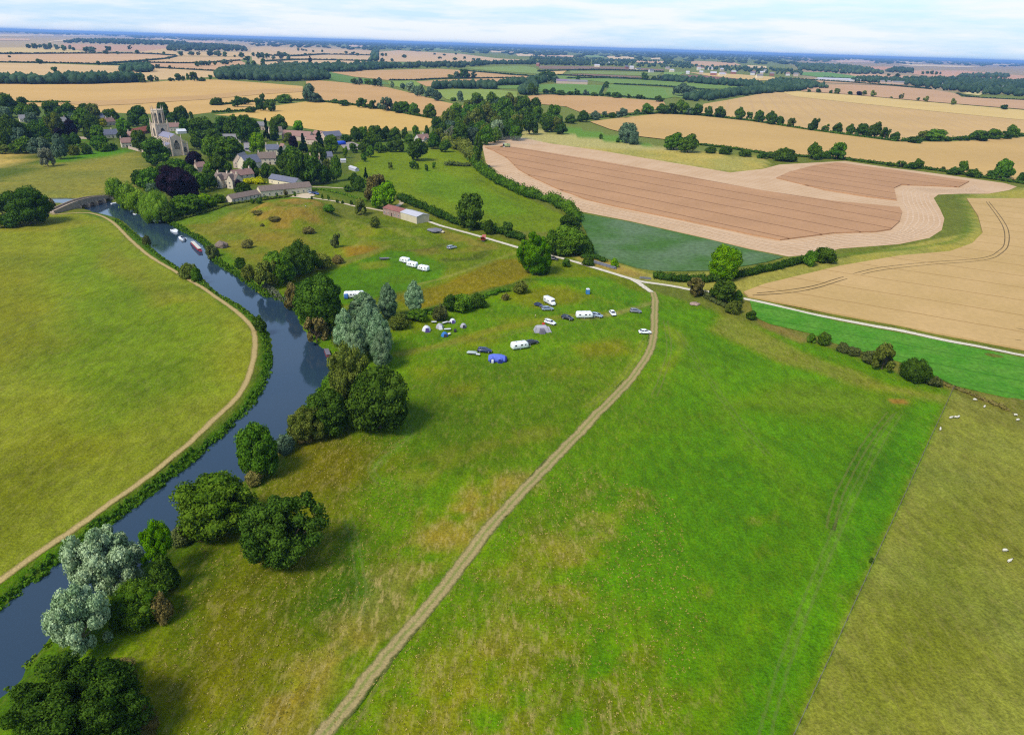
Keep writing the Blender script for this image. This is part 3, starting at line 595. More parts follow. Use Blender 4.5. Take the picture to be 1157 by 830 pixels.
sheet('wheat_field', [(1092, 225), (1157, 225), (1320, 226), (1320, 428), (1157, 396), (1050, 376), (949, 356.5), (900, 346.5), (845, 336), (840, 331), (864, 322), (949, 301.5), (1016, 290), (1073, 285), (1098, 276), (1110, 264), (1105, 245)],
      wheat_m, .0, 'golden wheat field right of the stubble above the farm road', 'wheat field', th=.75)
tram_m = MT('flattened_wheat', A(120, 96, 52), scale=.3, coord='World')
def offs(line, dy): return [(x, y + dy) for x, y in line]
tl1 = [(1114, 229), (1127, 247), (1134, 261), (1134, 277.6), (1126, 286), (1117, 291), (1097, 294.4), (1045, 298), (989, 304.6), (950, 315), (918, 324.8), (885, 330), (855, 333)]
tl2 = [(1117, 229), (1131, 247), (1139, 262), (1138.5, 279), (1129, 289), (1119, 293.6), (1098, 297), (1045, 301), (991, 307.6), (953, 317.6), (921, 327.4), (887, 333), (850, 335.4)]
tl3 = [(1157, 374.5), (1120, 367.5), (1098, 365), (1089, 367), (1093, 371.5), (1110, 377.5), (1157, 387.5)]
ribbon('tramline', [tl1, tl2, tl3], .55, tram_m, 'dark paired wheel lines curving through the golden wheat', 'wheel lines', off=.78, across=1, wob=.2)
sheet('sugar_beet_field', [(847, 340), (900, 352), (949, 364), (1050, 383), (1157, 405), (1320, 438), (1320, 505), (1157, 455), (1077, 435), (1050, 422), (1016, 409), (942, 388), (915, 376.5), (870, 366), (852, 358)],
      field_mat('leafy_crop', A(80, 144, 30), var=.32, stripe=A(60, 110, 24), sdir=wd, spacing=14, sw=.9, sstrength=.45, patch=9, patchcol=A(98, 152, 44), fine=1.3, bump=.3), .0, 'vivid green leafy crop strip below the farm road', 'crop field', th=.3)
uncut = MT('crop_edge', A(120, 88, 62))

inn = [(586, 193), (600, 201), (664, 228), (780, 252), (881, 273.5), (942, 265.5), (1009, 262), (1018, 250), (1020, 238), (1016, 224), (1022, 212), (1083, 213.5), (1100, 208)]
out_ = [(566, 200), (590, 213), (646, 236), (712, 249), (890, 288), (948, 280), (1016, 275), (1062, 260), (1066, 247), (1055, 228), (1056, 219), (1085, 218.5), (1117, 218)]
ribbon('straw_swath', [[(a[0] + (b_[0] - a[0]) * t, a[1] + (b_[1] - a[1]) * t) for a, b_ in zip(inn, out_)] for t in (.12, .25, .38, .5, .62, .75, .88)], 1.1, MT('pale_straw', A(226, 190, 150), var=.2, scale=.4, coord='World'), 'pale straw rows curving round the standing crop', 'straw', off=.12, across=2, wob=.4)
# far fields: tan and green sheets of the plain
FARM = {}
def far(name, px, c, label, z=.3, stripe=None, **k):
    key = 'far_%d_%d_%d' % c
    d = Vector((PZ(*px[1]) - PZ(*px[0]))[:2]) if stripe else (1, 0)
    c = (min(c[0] * 1.0, 255), c[1] * .985, c[2] * .87) if c[0] > c[1] * 1.05 else (c[0] * .95, c[1] * .98, c[2] * .8)
    m = field_mat(key + ('s' if stripe else ''), A(*c), var=.06, patch=180, fine=8, bump=.0, stripe=A(*stripe) if stripe else None, sdir=d, spacing=24, sw=4, sstrength=.4, patchcol=A(*[v * .96 for v in c]))
    far.n += 1
    return sheet(name, px, m, z + .02 * far.n, label, 'field')
far.n = 0
far('wheat_field', [(-300, 93), (0, 95), (58, 95.5), (110, 94.6), (150, 93.6), (200, 91), (240, 89.8), (300, 94), (342, 97.5), (343, 113), (300, 114.5), (285, 123), (240, 127), (215, 130), (140, 128), (100, 126), (40, 120), (-300, 108)], (226, 184, 124), 'broad orange wheat field behind the church and village', .1, patchcol=None)
far('stubble_field', [(60, 116), (150, 112.5), (235, 107.5), (300, 101), (342, 99.5), (342, 104), (300, 106.5), (235, 112.5), (150, 118), (105, 120)], (216, 174, 124), 'darker cut strip across the broad orange wheat field', .5)
far('wheat_field', [(285, 126), (300, 121), (345, 115), (380, 116), (430, 123), (470, 131), (497, 136), (488, 142), (480, 148), (440, 148), (395, 152.5), (330, 143), (285, 133), (242, 130)], (228, 188, 118), 'yellow wheat field right behind the village barns', .1)
far('wheat_field', [(346, 92), (360, 91), (430, 97), (470, 106.5), (500, 115), (530, 121), (541, 126), (522, 131), (496, 134), (470, 129.5), (430, 121), (380, 114.5), (345, 113)], (218, 174, 126), 'tan wheat field behind the hedgerow of round trees', .1)
far('wheat_field', [(-300, 70), (0, 71.2), (60, 72.3), (110, 74), (145, 74.7), (171, 76.8), (243, 80.7), (243, 87), (200, 90), (150, 91), (-300, 92)], (230, 194, 152), 'pale tan field beyond the dark belt of trees, far side of the village')
far('wheat_field', [(-300, 61), (0, 61.6), (150, 60.6), (199, 63), (186, 66.5), (150, 69.6), (114, 72.7), (60, 71), (-300, 69.5)], (226, 184, 150), 'long pinkish field in the second row beyond the village')
far('wheat_field', [(202, 64), (280, 64.3), (272, 68), (221, 71.3), (152, 70.5), (186, 67)], (228, 190, 152), 'small wedge of tan field left of the far oaks')
far('wheat_field', [(150, 71.2), (221, 72), (272, 69), (290, 77), (247, 80), (171, 76.3)], (220, 176, 144), 'pinkish field behind the row of five far trees')
far('wheat_field', [(-300, 54), (60, 54), (88, 57), (95, 60), (0, 61), (-300, 60.5)], (230, 200, 150), 'narrow yellow strip far beyond the village meadow')
far('wheat_field', [(70, 49.5), (150, 51.5), (190, 52), (187, 58), (100, 58), (70, 53)], (214, 170, 150), 'dusky pink field below the far blue wood')
far('wheat_field', [(150, 60), (186, 55), (200, 59.5), (285, 59), (300, 62), (285, 64), (205, 63.5)], (228, 192, 150), 'tan field at the foot of the long far wood')
far('wheat_field', [(283, 54), (300, 53), (360, 55), (420, 57.5), (419, 69), (395, 73), (375, 75.5), (345, 72), (300, 76), (285, 70)], (226, 192, 160), 'wide pale field with scattered far trees')
far('wheat_field', [(427, 59), (450, 57), (520, 61), (560, 66), (600, 68.5), (600, 70), (520, 70), (427, 70)], (226, 190, 160), 'wide pale field right of the far tree avenue')
far('pasture', [(423, 70.5), (480, 71), (515, 72.5), (500, 75.5), (423, 75.5)], (122, 148, 98), 'green strip at the foot of the far tree avenue')
far('pasture', [(350, 83), (375, 82), (402, 88), (430, 91), (442, 95.5), (400, 95), (370, 90)], (116, 146, 84), 'green wedge beside the long dark tree belt')
far('wheat_field', [(374, 82), (400, 80), (450, 79), (495, 78), (520, 79.5), (545, 82), (575, 85), (600, 86.5), (600, 88), (540, 88), (470, 90.5), (440, 91), (400, 87)], (214, 172, 130), 'tan field in front of the long dark tree belt')
far('pasture', [(520, 77), (560, 75.5), (590, 74.5), (605, 77), (612, 84), (560, 80.5)], (150, 166, 96), 'light green field behind the small dark copse')
far('wheat_field', [(470, 92.5), (500, 90.5), (560, 88.8), (592, 88.5), (585, 91), (540, 94), (500, 97.5), (482, 98)], (216, 172, 130), 'narrow tan strip under the small dark copse')
far('pasture', [(438, 92), (468, 91.2), (480, 98), (476, 101), (455, 100), (440, 96)], (150, 168, 84), 'light green scrap beside the silver willows')
far('pasture', [(490, 102), (520, 101), (555, 101.5), (585, 104), (584, 110), (560, 112), (525, 114), (505, 113)], (160, 172, 92), 'yellow-green field left of the dark wood')
far('pasture', [(557, 97.5), (588, 96.5), (588, 101), (560, 100.5)], (130, 156, 80), 'small green field in the trees above the dark wood')
far('wheat_field', [(573, 115), (600, 108.5), (612, 107), (680, 109.5), (750, 114.8), (752, 120), (735, 126), (700, 129), (660, 129), (640, 121), (605, 117.5), (580, 118)], (216, 172, 126), 'tan wheat field beyond the dark wood')
far('pasture', [(605, 96), (640, 95), (684, 97), (683, 101), (678, 107.5), (640, 106), (608, 104)], (124, 156, 82), 'green pasture left of the far white track')
far('pasture', [(688, 95.5), (720, 97.5), (770, 101), (775, 107.5), (748, 112.5), (720, 110), (684, 108)], (130, 158, 84), 'green pasture right of the far white track')
far('pasture', [(630, 85.5), (700, 88.5), (750, 92), (850, 99), (850, 101.5), (790, 100.3), (694, 95), (664, 91), (632, 90)], (134, 158, 84), 'long green pasture beside the far purple barns')
far('pasture', [(750, 100.5), (764, 101), (800, 103.5), (816, 105.5), (800, 109.5), (775, 112), (755, 109)], (140, 160, 88), 'green scrap by the far round copse')
far('ploughed_field', [(608, 74.5), (690, 75.5), (750, 78.5), (750, 81), (680, 78.8), (610, 78)], (152, 126, 116), 'dark brown ploughed strip in front of the far town')
far('wheat_field', [(611, 79.2), (641, 79.7), (634, 85), (622, 83.5)], (228, 196, 140), 'little yellow field between brown strips')
far('ploughed_field', [(636, 84.8), (660, 83.7), (720, 86.5), (728, 88.2), (690, 88.2), (640, 86.2)], (150, 122, 110), 'brown strip above the long green pasture')
far('pasture', [(643, 80), (700, 81.5), (748, 82.5), (742, 86), (700, 85), (645, 83)], (150, 162, 100), 'pale green strip between two brown strips')
far('ploughed_field', [(770, 85), (800, 86), (862, 92), (845, 94.3), (800, 91.8), (768, 89.2)], (152, 112, 110), 'reddish brown ploughed strip at the far hedge')
far('wheat_field', [(778, 82), (830, 84), (876, 87.5), (874, 91.2), (852, 91), (800, 86)], (230, 196, 140), 'thin yellow strip above the reddish ploughed strip')
far('pasture', [(750, 82), (776, 81.5), (768, 85), (766, 88), (750, 87)], (146, 170, 96), 'pale green corner by the far white lane')
far('wheat_field', [(776, 71), (786, 69), (830, 71), (838, 74), (800, 75.5), (785, 73.5)], (222, 180, 150), 'pinkish field above the far town')
far('wheat_field', [(789, 128), (795, 118), (821, 113.7), (867, 105), (900, 103.5), (965, 108), (1050, 116), (1157, 125), (1330, 139), (1330, 160), (1157, 152), (1098, 156.5), (1072, 158), (1019, 160), (965, 153), (900, 144), (847, 136)], (222, 184, 134), 'wide tan wheat field above the row of dark round trees', stripe=(206, 168, 118))
far('wheat_field', [(880, 104), (900, 103.8), (965, 108.2), (1050, 116.2), (1157, 125.3), (1330, 139.5), (1330, 152), (1157, 136.5), (1050, 126), (965, 117), (900, 110)], (234, 202, 142), 'paler yellow band at the top of the wide tan wheat field', .6)
far('stubble_field', [(912, 96), (960, 96), (1007, 97.5), (1052, 101.5), (1081, 106), (1086, 110), (1157, 113), (1330, 127), (1330, 138), (1157, 124), (1050, 115.3), (965, 107.5), (905, 103.3)], (214, 170, 136), 'pinkish stubble field with pale stripes behind the small trees', stripe=(232, 198, 170))
far('wheat_field', [(885, 88), (930, 89.5), (965, 91.5), (1030, 96), (1000, 96.5), (900, 92.5)], (212, 172, 138), 'thin tan strip by the far white greenhouses')
far('wheat_field', [(666, 138), (690, 135), (745, 129), (790, 131.5), (847, 137.5), (900, 145.5), (965, 154.5), (1013, 161), (1072, 161), (1157, 155.5), (1330, 160), (1330, 232), (1157, 205), (1122, 202), (1058, 191), (952, 178.5), (857, 172.5), (793, 163), (724, 155), (690, 147)], (218, 180, 124), 'golden wheat field below the row of dark round trees', .1)
far('wheat_field', [(1031, 80), (1090, 80), (1157, 86), (1330, 97), (1330, 108), (1157, 92), (1100, 92), (1060, 88), (1031, 84)], (222, 172, 150), 'pink field with a row of small trees near the skyline')
far('wheat_field', [(968, 75.5), (1015, 75.5), (1012, 79), (990, 79.5), (975, 77)], (222, 168, 142), 'small pink field set in blue woods')
far('wheat_field', [(958, 83), (1000, 84.5), (1031, 86), (1060, 90), (1030, 90), (1008, 88.5), (962, 86)], (222, 178, 152), 'thin pink field in front of the far woods')
far('wheat_field', [(1086, 106), (1098, 104), (1112, 106), (1106, 108.3)], (226, 210, 154), 'little pale field in the dark wood on the right')
far('pasture', [(905, 82), (935, 82), (968, 86.5), (970, 89), (925, 87.5), (905, 85)], (124, 162, 96), 'green field behind the far white greenhouses')
SLIVERS = [[(776, 71), (786, 69), (830, 71), (838, 74), (800, 75.5), (785, 73.5)]]
for k, (px, nm) in enumerate([([(-200, 38.2), (40, 39), (60, 40), (20, 41.5), (-200, 41.2)], 'bright sliver of field under the skyline at the far left'), ([(-200, 43.2), (33, 44), (34, 46), (-200, 47)], 'bright sliver of field above the scattered far oaks'),
        ([(45, 38), (61, 38), (61, 41), (45, 41)], 'bright square of field under the skyline'), ([(53, 47.5), (76, 44.5), (72, 46.5), (56, 48)], 'small bright wedge beside the far blue wood'), ([(104, 45), (134, 43.8), (135, 45.6), (106, 46)], 'bright sliver inside the far blue wood'),
        ([(134, 39.5), (144, 39.5), (144, 41), (134, 41)], 'tiny bright field close to the skyline'), ([(70, 39), (110, 39), (125, 40), (100, 41.2), (72, 41.5)], 'pink sliver under the skyline left of the tiny bright field'), ([(208, 46.5), (243, 46.5), (243, 49), (210, 48)], 'bright sliver above the long far wood'),
        ([(173, 44), (199, 43.5), (201, 46.5), (180, 46)], 'two-tone sliver left above the long far wood'), ([(163, 40), (181, 40), (200, 41), (180, 41.5)], 'thin white sliver at the skyline above the church'),
        ([(393, 50), (413, 52), (411, 53.5), (395, 53)], 'pink scrap inside the wide far forest'), ([(553, 57.5), (585, 58.5), (590, 60), (556, 59.5)], 'thin pink sliver left of the far town'), ([(582, 60.5), (605, 61), (604, 64), (585, 63.5)], 'pinkish scrap before the far town'),
        ([(607, 62), (650, 63), (648, 65), (608, 64.5)], 'tan sliver above the far town trees'), ([(684, 63.5), (715, 64.5), (717, 67), (690, 67.5)], 'pink patch above the far town'), ([(735, 66), (746, 65.5), (746, 67.5), (736, 67.5)], 'small tan patch above the far town'),
        ([(717, 69), (750, 69.5), (750, 72), (720, 71)], 'tan strip right of the far town trees'), ([(843, 74), (866, 75), (866, 77.5), (848, 77)], 'pale tan patch right of the far town'), ([(877, 63.5), (900, 64.5), (895, 65.5), (880, 65)], 'pale pink sliver near the skyline right of centre'),
        ([(935, 68), (975, 67), (992, 71), (950, 71)], 'pink sliver under the skyline hills'), ([(960, 66.5), (976, 66.8), (974, 69), (958, 68.6)], 'tan sliver right under the skyline hills'), ([(1016, 69.5), (1042, 70), (1042, 72), (1016, 71)], 'yellow sliver under the right skyline wood'),
        ([(1062, 69), (1074, 69), (1074, 71), (1062, 70.5)], 'tiny bright patch under the right skyline wood'), ([(1118, 71.5), (1145, 72), (1157, 74), (1120, 74)], 'pink sliver at the right skyline'), ([(1012, 72.5), (1060, 73.5), (1110, 75.5), (1090, 76.5), (1030, 75)], 'long pink sliver across the right skyline'),
        ([(473, 54), (500, 54.5), (507, 57), (480, 56.5)], 'pale green scrap inside the wide far forest'), ([(660, 62.5), (683, 63.2), (683, 65.5), (664, 65)], 'pale green scrap above the far town')]):
    SLIVERS.append(px)
    far('field', px, ((242, 214, 186), (236, 196, 172), (240, 210, 176))[k % 3] if 'green' not in nm else (150, 170, 120), nm, 1.0)

# the river
V = np.array(RIVER); bm = bmesh.new(); vs = [bm.verts.new((x, y, WATER_Z)) for x, y in RIVER]
# widen the water sheet under the banks
for i, v in enumerate(vs):
    a = Vector(RIVER[i - 1]); b_ = Vector(RIVER[(i + 1) % len(RIVER)]); d = (b_ - a).normalized(); n_ = Vector((d.y, -d.x))
    v.co.x += n_.x * -2.0; v.co.y += n_.y * -2.0
def _area(p): return sum(p[i - 1][0] * p[i][1] - p[i][0] * p[i - 1][1] for i in range(len(p)))
if _area(RIVER) > 0:
    for i, v in enumerate(vs):
        a = Vector(RIVER[i - 1]); b_ = Vector(RIVER[(i + 1) % len(RIVER)]); d = (b_ - a).normalized(); n_ = Vector((d.y, -d.x))
        v.co.x += n_.x * 4.0; v.co.y += n_.y * 4.0
f = bm.faces.new(vs); f.normal_update()
if f.normal.z < 0: f.normal_flip()
bmesh.ops.triangulate(bm, faces=[f]); me = bpy.data.meshes.new('river'); bm.to_mesh(me); bm.free()
wm = bpy.data.materials.new('river_water'); wm.use_nodes = True; t = wm.node_tree; b = t.nodes['Principled BSDF']
b.inputs['Base Color'].default_value = (.018, .036, .058, 1); b.inputs['Roughness'].default_value = .06; b.inputs['IOR'].default_value = 1.33; b.inputs['Specular IOR Level'].default_value = 1.0
g = nd(t, 'ShaderNodeNewGeometry'); n = nd(t, 'ShaderNodeTexNoise'); n.inputs['Scale'].default_value = 1.4; n.inputs['Detail'].default_value = 4
n2 = nd(t, 'ShaderNodeTexNoise'); n2.inputs['Scale'].default_value = .12; n2.inputs['Detail'].default_value = 3
t.links.new(g.outputs['Position'], n.inputs['Vector']); t.links.new(g.outputs['Position'], n2.inputs['Vector'])
ml = nd(t, 'ShaderNodeMath', operation='MULTIPLY'); t.links.new(n.outputs['Fac'], ml.inputs[0]); t.links.new(n2.outputs['Fac'], ml.inputs[1])
bp = nd(t, 'ShaderNodeBump'); bp.inputs['Distance'].default_value = .02; t.links.new(ml.outputs[0], bp.inputs['Height']); t.links.new(bp.outputs[0], b.inputs['Normal'])
tag(link('river', me, None, [wm]), 'slow dark blue river curving past the meadow', 'river', kind='structure')

# the air
bpy_hz = MB().box(-60000, 60000, -330, 90000, -3.6, 130)
hz = bpy_hz.build('haze', bpy.data.materials.new('haze_air')); m = hz.data.materials[0]; m.use_nodes = True; t = m.node_tree; t.nodes.clear()
pv = nd(t, 'ShaderNodeVolumePrincipled'); pv.inputs['Color'].default_value = (.30, .54, 1.0, 1); pv.inputs['Density'].default_value = HAZE_DENSITY; pv.inputs['Anisotropy'].default_value = .1
o = nd(t, 'ShaderNodeOutputMaterial'); t.links.new(pv.outputs[0], o.inputs['Volume'])
tag(hz, 'thin blue air haze over the plain', 'haze', kind='stuff')

# ------------------------------------------------------------------ vegetation
def ico(sub):
    bm = bmesh.new(); bmesh.ops.create_icosphere(bm, subdivisions=sub, radius=1.0)
    v = np.array([tuple(x.co) for x in bm.verts]); f = np.array([[x.index for x in p.verts] for p in bm.faces]); bm.free(); return v, f
ICO1, ICO2 = ico(1), ico(2)
def cloud(rng, Cn, R, nl, ls, core=.80, jit=.55, droop=None, aspect=.62, flat=0.0):
    """leaf clumps round blobs: nl leaf faces per blob plus a rough inner core. -> verts, quads, tris, tint"""
    Cn = np.asarray(Cn, float); R = np.asarray(R, float); n = len(Cn)
    d = rng.normal(size=(n, nl, 3)); d /= np.linalg.norm(d, axis=2, keepdims=True)
    pos = Cn[:, None] + d * R[:, None] * rng.uniform(.80, 1.14, (n, nl, 1))
    nr = d / R[:, None]; nr /= np.linalg.norm(nr, axis=2, keepdims=True)
    nr = nr + rng.normal(size=nr.shape) * jit; nr /= np.linalg.norm(nr, axis=2, keepdims=True)
    a = rng.normal(size=nr.shape) if droop is None else np.tile(np.array([0, 0, -1.0]), (n, nl, 1)) + rng.normal(size=nr.shape) * droop
    t = a - nr * (a * nr).sum(2, keepdims=True); t /= np.linalg.norm(t, axis=2, keepdims=True) + 1e-9
    b = np.cross(nr, t); s = ls * rng.uniform(.55, 1.35, (n, nl, 1))
    if flat: s = s * (1 - flat * (d[..., 2:3] < -.3))
    bend = nr * s * .25
    q = np.stack([pos + t * s - bend, pos + b * s * aspect + bend, pos - t * s - bend, pos - b * s * aspect + bend], 2).reshape(-1, 3)
    Q = np.arange(len(q)).reshape(-1, 4)
    tb = rng.random((n, 1)); tint = (tb * .6 + rng.random((n, nl)) * .55 - .08).ravel()
    V = [q]; T = np.zeros((0, 3), int)
    if core:
        iv, fi = ICO1; k = len(q)
        cv = Cn[:, None] + iv[None] * R[:, None] * core * rng.uniform(.85, 1.1, (n, len(iv), 1)); V.append(cv.reshape(-1, 3))
        T = (fi[None] + (k + np.arange(n) * len(iv))[:, None, None]).reshape(-1, 3)
        tint = np.concatenate([tint, np.repeat(tb.ravel() * .55 + .1, len(fi))])
    return np.concatenate(V), Q, T, tint
def tube_np(pts, rad, n=6):
    m = MB().tube(pts, rad, n); return m
DIRS = {}
def lobes(rng, d):
    k = rng.normal(size=(6, 3)); k /= np.linalg.norm(k, axis=1, keepdims=True); w = rng.uniform(-.40, .32, 6)
    return 1 + (np.maximum(d @ k.T, 0) ** 3 * w).sum(1)
SB = {'huge': .75, 'near': 1.0, 'mid': 1.35, 'far': 1.55}
def crown_blobs(rng, shape, nb, lod='near'):
    """blob centres and radii in a box about 1 wide, z 0.1..1"""
    d = rng.normal(size=(nb * 3, 3)); d /= np.linalg.norm(d, axis=1, keepdims=True)
    if shape == 'broad':
        d = d[d[:, 2] > -.72][:nb]; rr = rng.uniform(.55, .80, (len(d), 1)) * lobes(rng, d)[:, None]
        c = d * rr * np.array([.45, .45, .42]) + np.array([0, 0, .56]); r = np.stack([rng.uniform(.055, .13, len(d)) * SB[lod]] * 3, 1)
        r[:, 2] *= .8
        c = np.concatenate([c, [[0, 0, .55], [.1, .05, .45], [-.1, 0, .62]]]); r = np.concatenate([r, [[.23] * 3] * 3])
    elif shape in ('open', 'tall'):
        d = d[d[:, 2] > -.6][:nb]; rr = rng.uniform(.45, .95, (len(d), 1)) * lobes(rng, d)[:, None] ** 1.5
        c = d * rr * np.array([.44, .44, .40]) + np.array([0, 0, .58]); r = np.stack([rng.uniform(.055, .115, len(d)) * SB[lod]] * 3, 1); r[:, 2] *= .8
    elif shape == 'column':
        z = rng.uniform(.05, .97, nb); a = rng.uniform(0, 6.283, nb); prof = np.clip(np.sin(np.clip(z, 0, 1) ** .85 * math.pi), .02, 1) ** .8
        rr = prof * .38 * rng.uniform(.35, 1, nb); c = np.stack([np.cos(a) * rr, np.sin(a) * rr, z], 1)
        r = np.stack([.03 + prof * .08] * 2 + [.035 + prof * .05], 1) * rng.uniform(.7, 1.25, (nb, 1)) * SB[lod] ** .5
    elif shape == 'cone':
        z = rng.uniform(.05, .97, nb) ** 1.1; a = rng.uniform(0, 6.283, nb); w = (1 - z) * .42 + .03; rr = w * rng.uniform(.4, 1, nb)
        c = np.stack([np.cos(a) * rr, np.sin(a) * rr, z], 1); r = np.stack([.05 + w * .25] * 2 + [.03 + w * .14], 1)
    elif shape == 'willow':
        d = d[d[:, 2] > -.35][:nb]; rr = rng.uniform(.6, .85, (len(d), 1)) * lobes(rng, d)[:, None]
        c = d * rr * np.array([.46, .46, .40]) + np.array([0, 0, .55]); r = np.stack([rng.uniform(.09, .15, len(d)) * SB[lod]] * 2 + [rng.uniform(.16, .26, len(d))], 1)
        c[:, 2] -= .10 * np.hypot(c[:, 0], c[:, 1]) / .4
        c = np.concatenate([c, [[0, 0, .5], [.12, .1, .4], [-.12, -.05, .42]]]); r = np.concatenate([r, [[.25, .25, .3]] * 3])
    else:  # bush: sits on the ground
        d = d[d[:, 2] > -.25][:nb]; rr = rng.uniform(.5, .82, (len(d), 1)) * lobes(rng, d)[:, None]
        c = d * rr * np.array([.44, .44, .66]) + np.array([0, 0, .22]); r = np.stack([rng.uniform(.07, .15, len(d)) * SB[lod]] * 2 + [rng.uniform(.09, .20, len(d)) * SB[lod]], 1)
        c = np.concatenate([c, [[0, 0, .3]]]); r = np.concatenate([r, [[.36, .36, .5]]])
    return c, r
BARK = MT('bark', A(112, 96, 78), var=.25, scale=2.5); PALEBARK = MT('pale_bark', A(176, 164, 140), var=.2, scale=2.5)
PAL = {   # leaf colours, dark and light
    'oak': (A(58, 86, 32), A(104, 132, 54)), 'tree': (A(70, 106, 34), A(122, 154, 60)), 'lime': (A(92, 142, 34), A(146, 184, 60)),
    'olive': (A(92, 108, 44), A(140, 148, 72)), 'silver': (A(128, 158, 108), A(204, 224, 178)), 'poplar': (A(96, 134, 84), A(184, 210, 164)), 'wood': (A(50, 74, 54), A(88, 110, 78)), 'scrub': (A(128, 126, 66), A(160, 152, 92)), 'willow': (A(92, 126, 38), A(150, 176, 76)),
    'beech': (A(34, 26, 36), A(58, 44, 58)), 'fir': (A(26, 48, 30), A(48, 76, 44)), 'brown': (A(112, 108, 56), A(154, 142, 88)), 'bluish': (A(80, 104, 80), A(124, 146, 112)),
    'yellow': (A(150, 156, 18), A(206, 206, 50)), 'thorn': (A(80, 94, 48), A(126, 132, 78)), 'grey': (A(104, 112, 84), A(150, 152, 122)),
}
def fol(k): return foliage_mat('leaves_' + k, *PAL[k], trans=.22)
PROTO = {}
LOD = {  # blobs, leaves per blob, leaf size (share of the width)
    'huge': (230, 300, .0115), 'near': (120, 230, .017), 'mid': (32, 110, .042), 'far': (16, 26, .10)}
def proto(kind, shape, lod, var):
    key = (kind, shape, lod, var)
    if key in PROTO: return PROTO[key]
    rng = np.random.default_rng(abs(hash((shape, lod, var))) % 2 ** 31 if False else sum(ord(c) for c in shape) * 131 + len(lod) * 17 + var * 7919 + ord(lod[0]))
    nb, nl, ls = LOD[lod]
    if shape in ('column', 'cone'): nb = int(nb * 1.7)
    c, r = crown_blobs(rng, shape, nb, lod)
    dr = .35 if shape == 'willow' else None
    V, Q, T, tint = cloud(rng, c, r, nl, ls, core=.72 if shape in ('open', 'tall') else .80, droop=dr, aspect=.36 if dr else .62)
    lo, hi = V.min(0), V.max(0); z0 = .0 if shape == 'bush' else .36 if shape == 'tall' else (.06 if shape in ('column', 'cone', 'willow') else .10)
    lo2 = np.percentile(V, .5, axis=0); hi2 = np.percentile(V, 99.5, axis=0)
    V = (V - (lo2 + hi2) / 2) / (hi2 - lo2); V[:, 2] = (V[:, 2] + .5) * (1 - z0) + z0
    cm = mesh_arrays('crown_mesh', V, Q, T, tint)
    m = MB(); rnd = random.Random(var + 5)
    if shape == 'bush':
        for k in range(4): m.tube([(rnd.uniform(-.05, .05), rnd.uniform(-.05, .05), -.05), (rnd.uniform(-.2, .2), rnd.uniform(-.2, .2), .5)], [.03, .012], 5)
    else:
        top = .85 if shape in ('column', 'cone') else .55
        m.tube([(0, 0, -.04), (.004, .0, .05), (.012, .006, top * .5), (.0, .012, top)], [.045, .032, .024, .010], 8)
        for k in range(7):
            a = k * 2.4 + rnd.random(); rr = rnd.uniform(.22, .36) * (.5 if shape == 'column' else 1); z = rnd.uniform(.16, .34)
            m.tube([(.01, .004, z), (math.cos(a) * rr * .5, math.sin(a) * rr * .5, z + .14), (math.cos(a) * rr, math.sin(a) * rr, z + rnd.uniform(.22, .36))], [.016, .011, .004], 5)
    tme = bpy.data.meshes.new('trunk_mesh'); tme.from_pydata(m.v, [], m.f)
    PROTO[key] = (cm, tme); return PROTO[key]
MCACHE = {}
def with_mat(me, mat):
    k = (me.name, mat.name)
    if k not in MCACHE:
        c = me.copy(); c.materials.clear(); c.materials.append(mat); MCACHE[k] = c
    return MCACHE[k]
JOINED = {}
def joined(kind, shape, lod, var, mat):
    """far trees: crown and stem in one mesh"""
    k = (shape, lod, var, mat.name)
    if k not in JOINED:
        cm, tm = proto(kind, shape, lod, var); bm = bmesh.new(); bm.from_mesh(cm); n = len(bm.faces); bm.from_mesh(tm)
        bm.faces.ensure_lookup_table()
        for f in bm.faces[n:]: f.material_index = 1
        me = bpy.data.meshes.new('tree_mesh'); bm.to_mesh(me); bm.free(); me.materials.append(mat); me.materials.append(BARK); JOINED[k] = me
    return JOINED[k]
SHAPES = {'oak': 'broad', 'tree': 'broad', 'lime': 'broad', 'olive': 'open', 'silver': 'open', 'willow': 'willow', 'beech': 'broad', 'fir': 'cone', 'brown': 'open', 'bluish': 'broad', 'thorn': 'open', 'grey': 'open', 'yellow': 'broad', 'poplar': 'column', 'wood': 'broad', 'scrub': 'open'}
NAMES = {'silver': 'silver_willow', 'willow': 'weeping_willow', 'beech': 'copper_beech', 'fir': 'conifer_tree'}
trnd = random.Random(77)
COUNTN = {}
def place_box(cx, yt, yb, w, clear=.0, lo=.55):
    """crown seen as a box in the photograph -> ground point, width and height in metres"""
    cy = (yt + yb) / 2; zc = 4.0; Wm = Hm = 8.0
    for _ in range(8):
        p = PZ(cx, cy, zc); g = H(p.x, p.y) if p.y < 700 else 0.0; Z = depth(p)
        dep = math.asin(max(min((CAMH - p.z) / (p - CAMP).length, 1), 0)); Wm = w * Z / F; S = (yb - yt) * Z / F
        k = S * S - (Wm * math.sin(dep)) ** 2
        Hm = math.sqrt(k) / math.cos(dep) if k > 0 else 0
        Hm = min(max(Hm, lo * Wm), 3.6 * Wm)
        zc = g + Hm * (.5 + clear)
    return Vector((p.x, p.y, g)), Wm, Hm
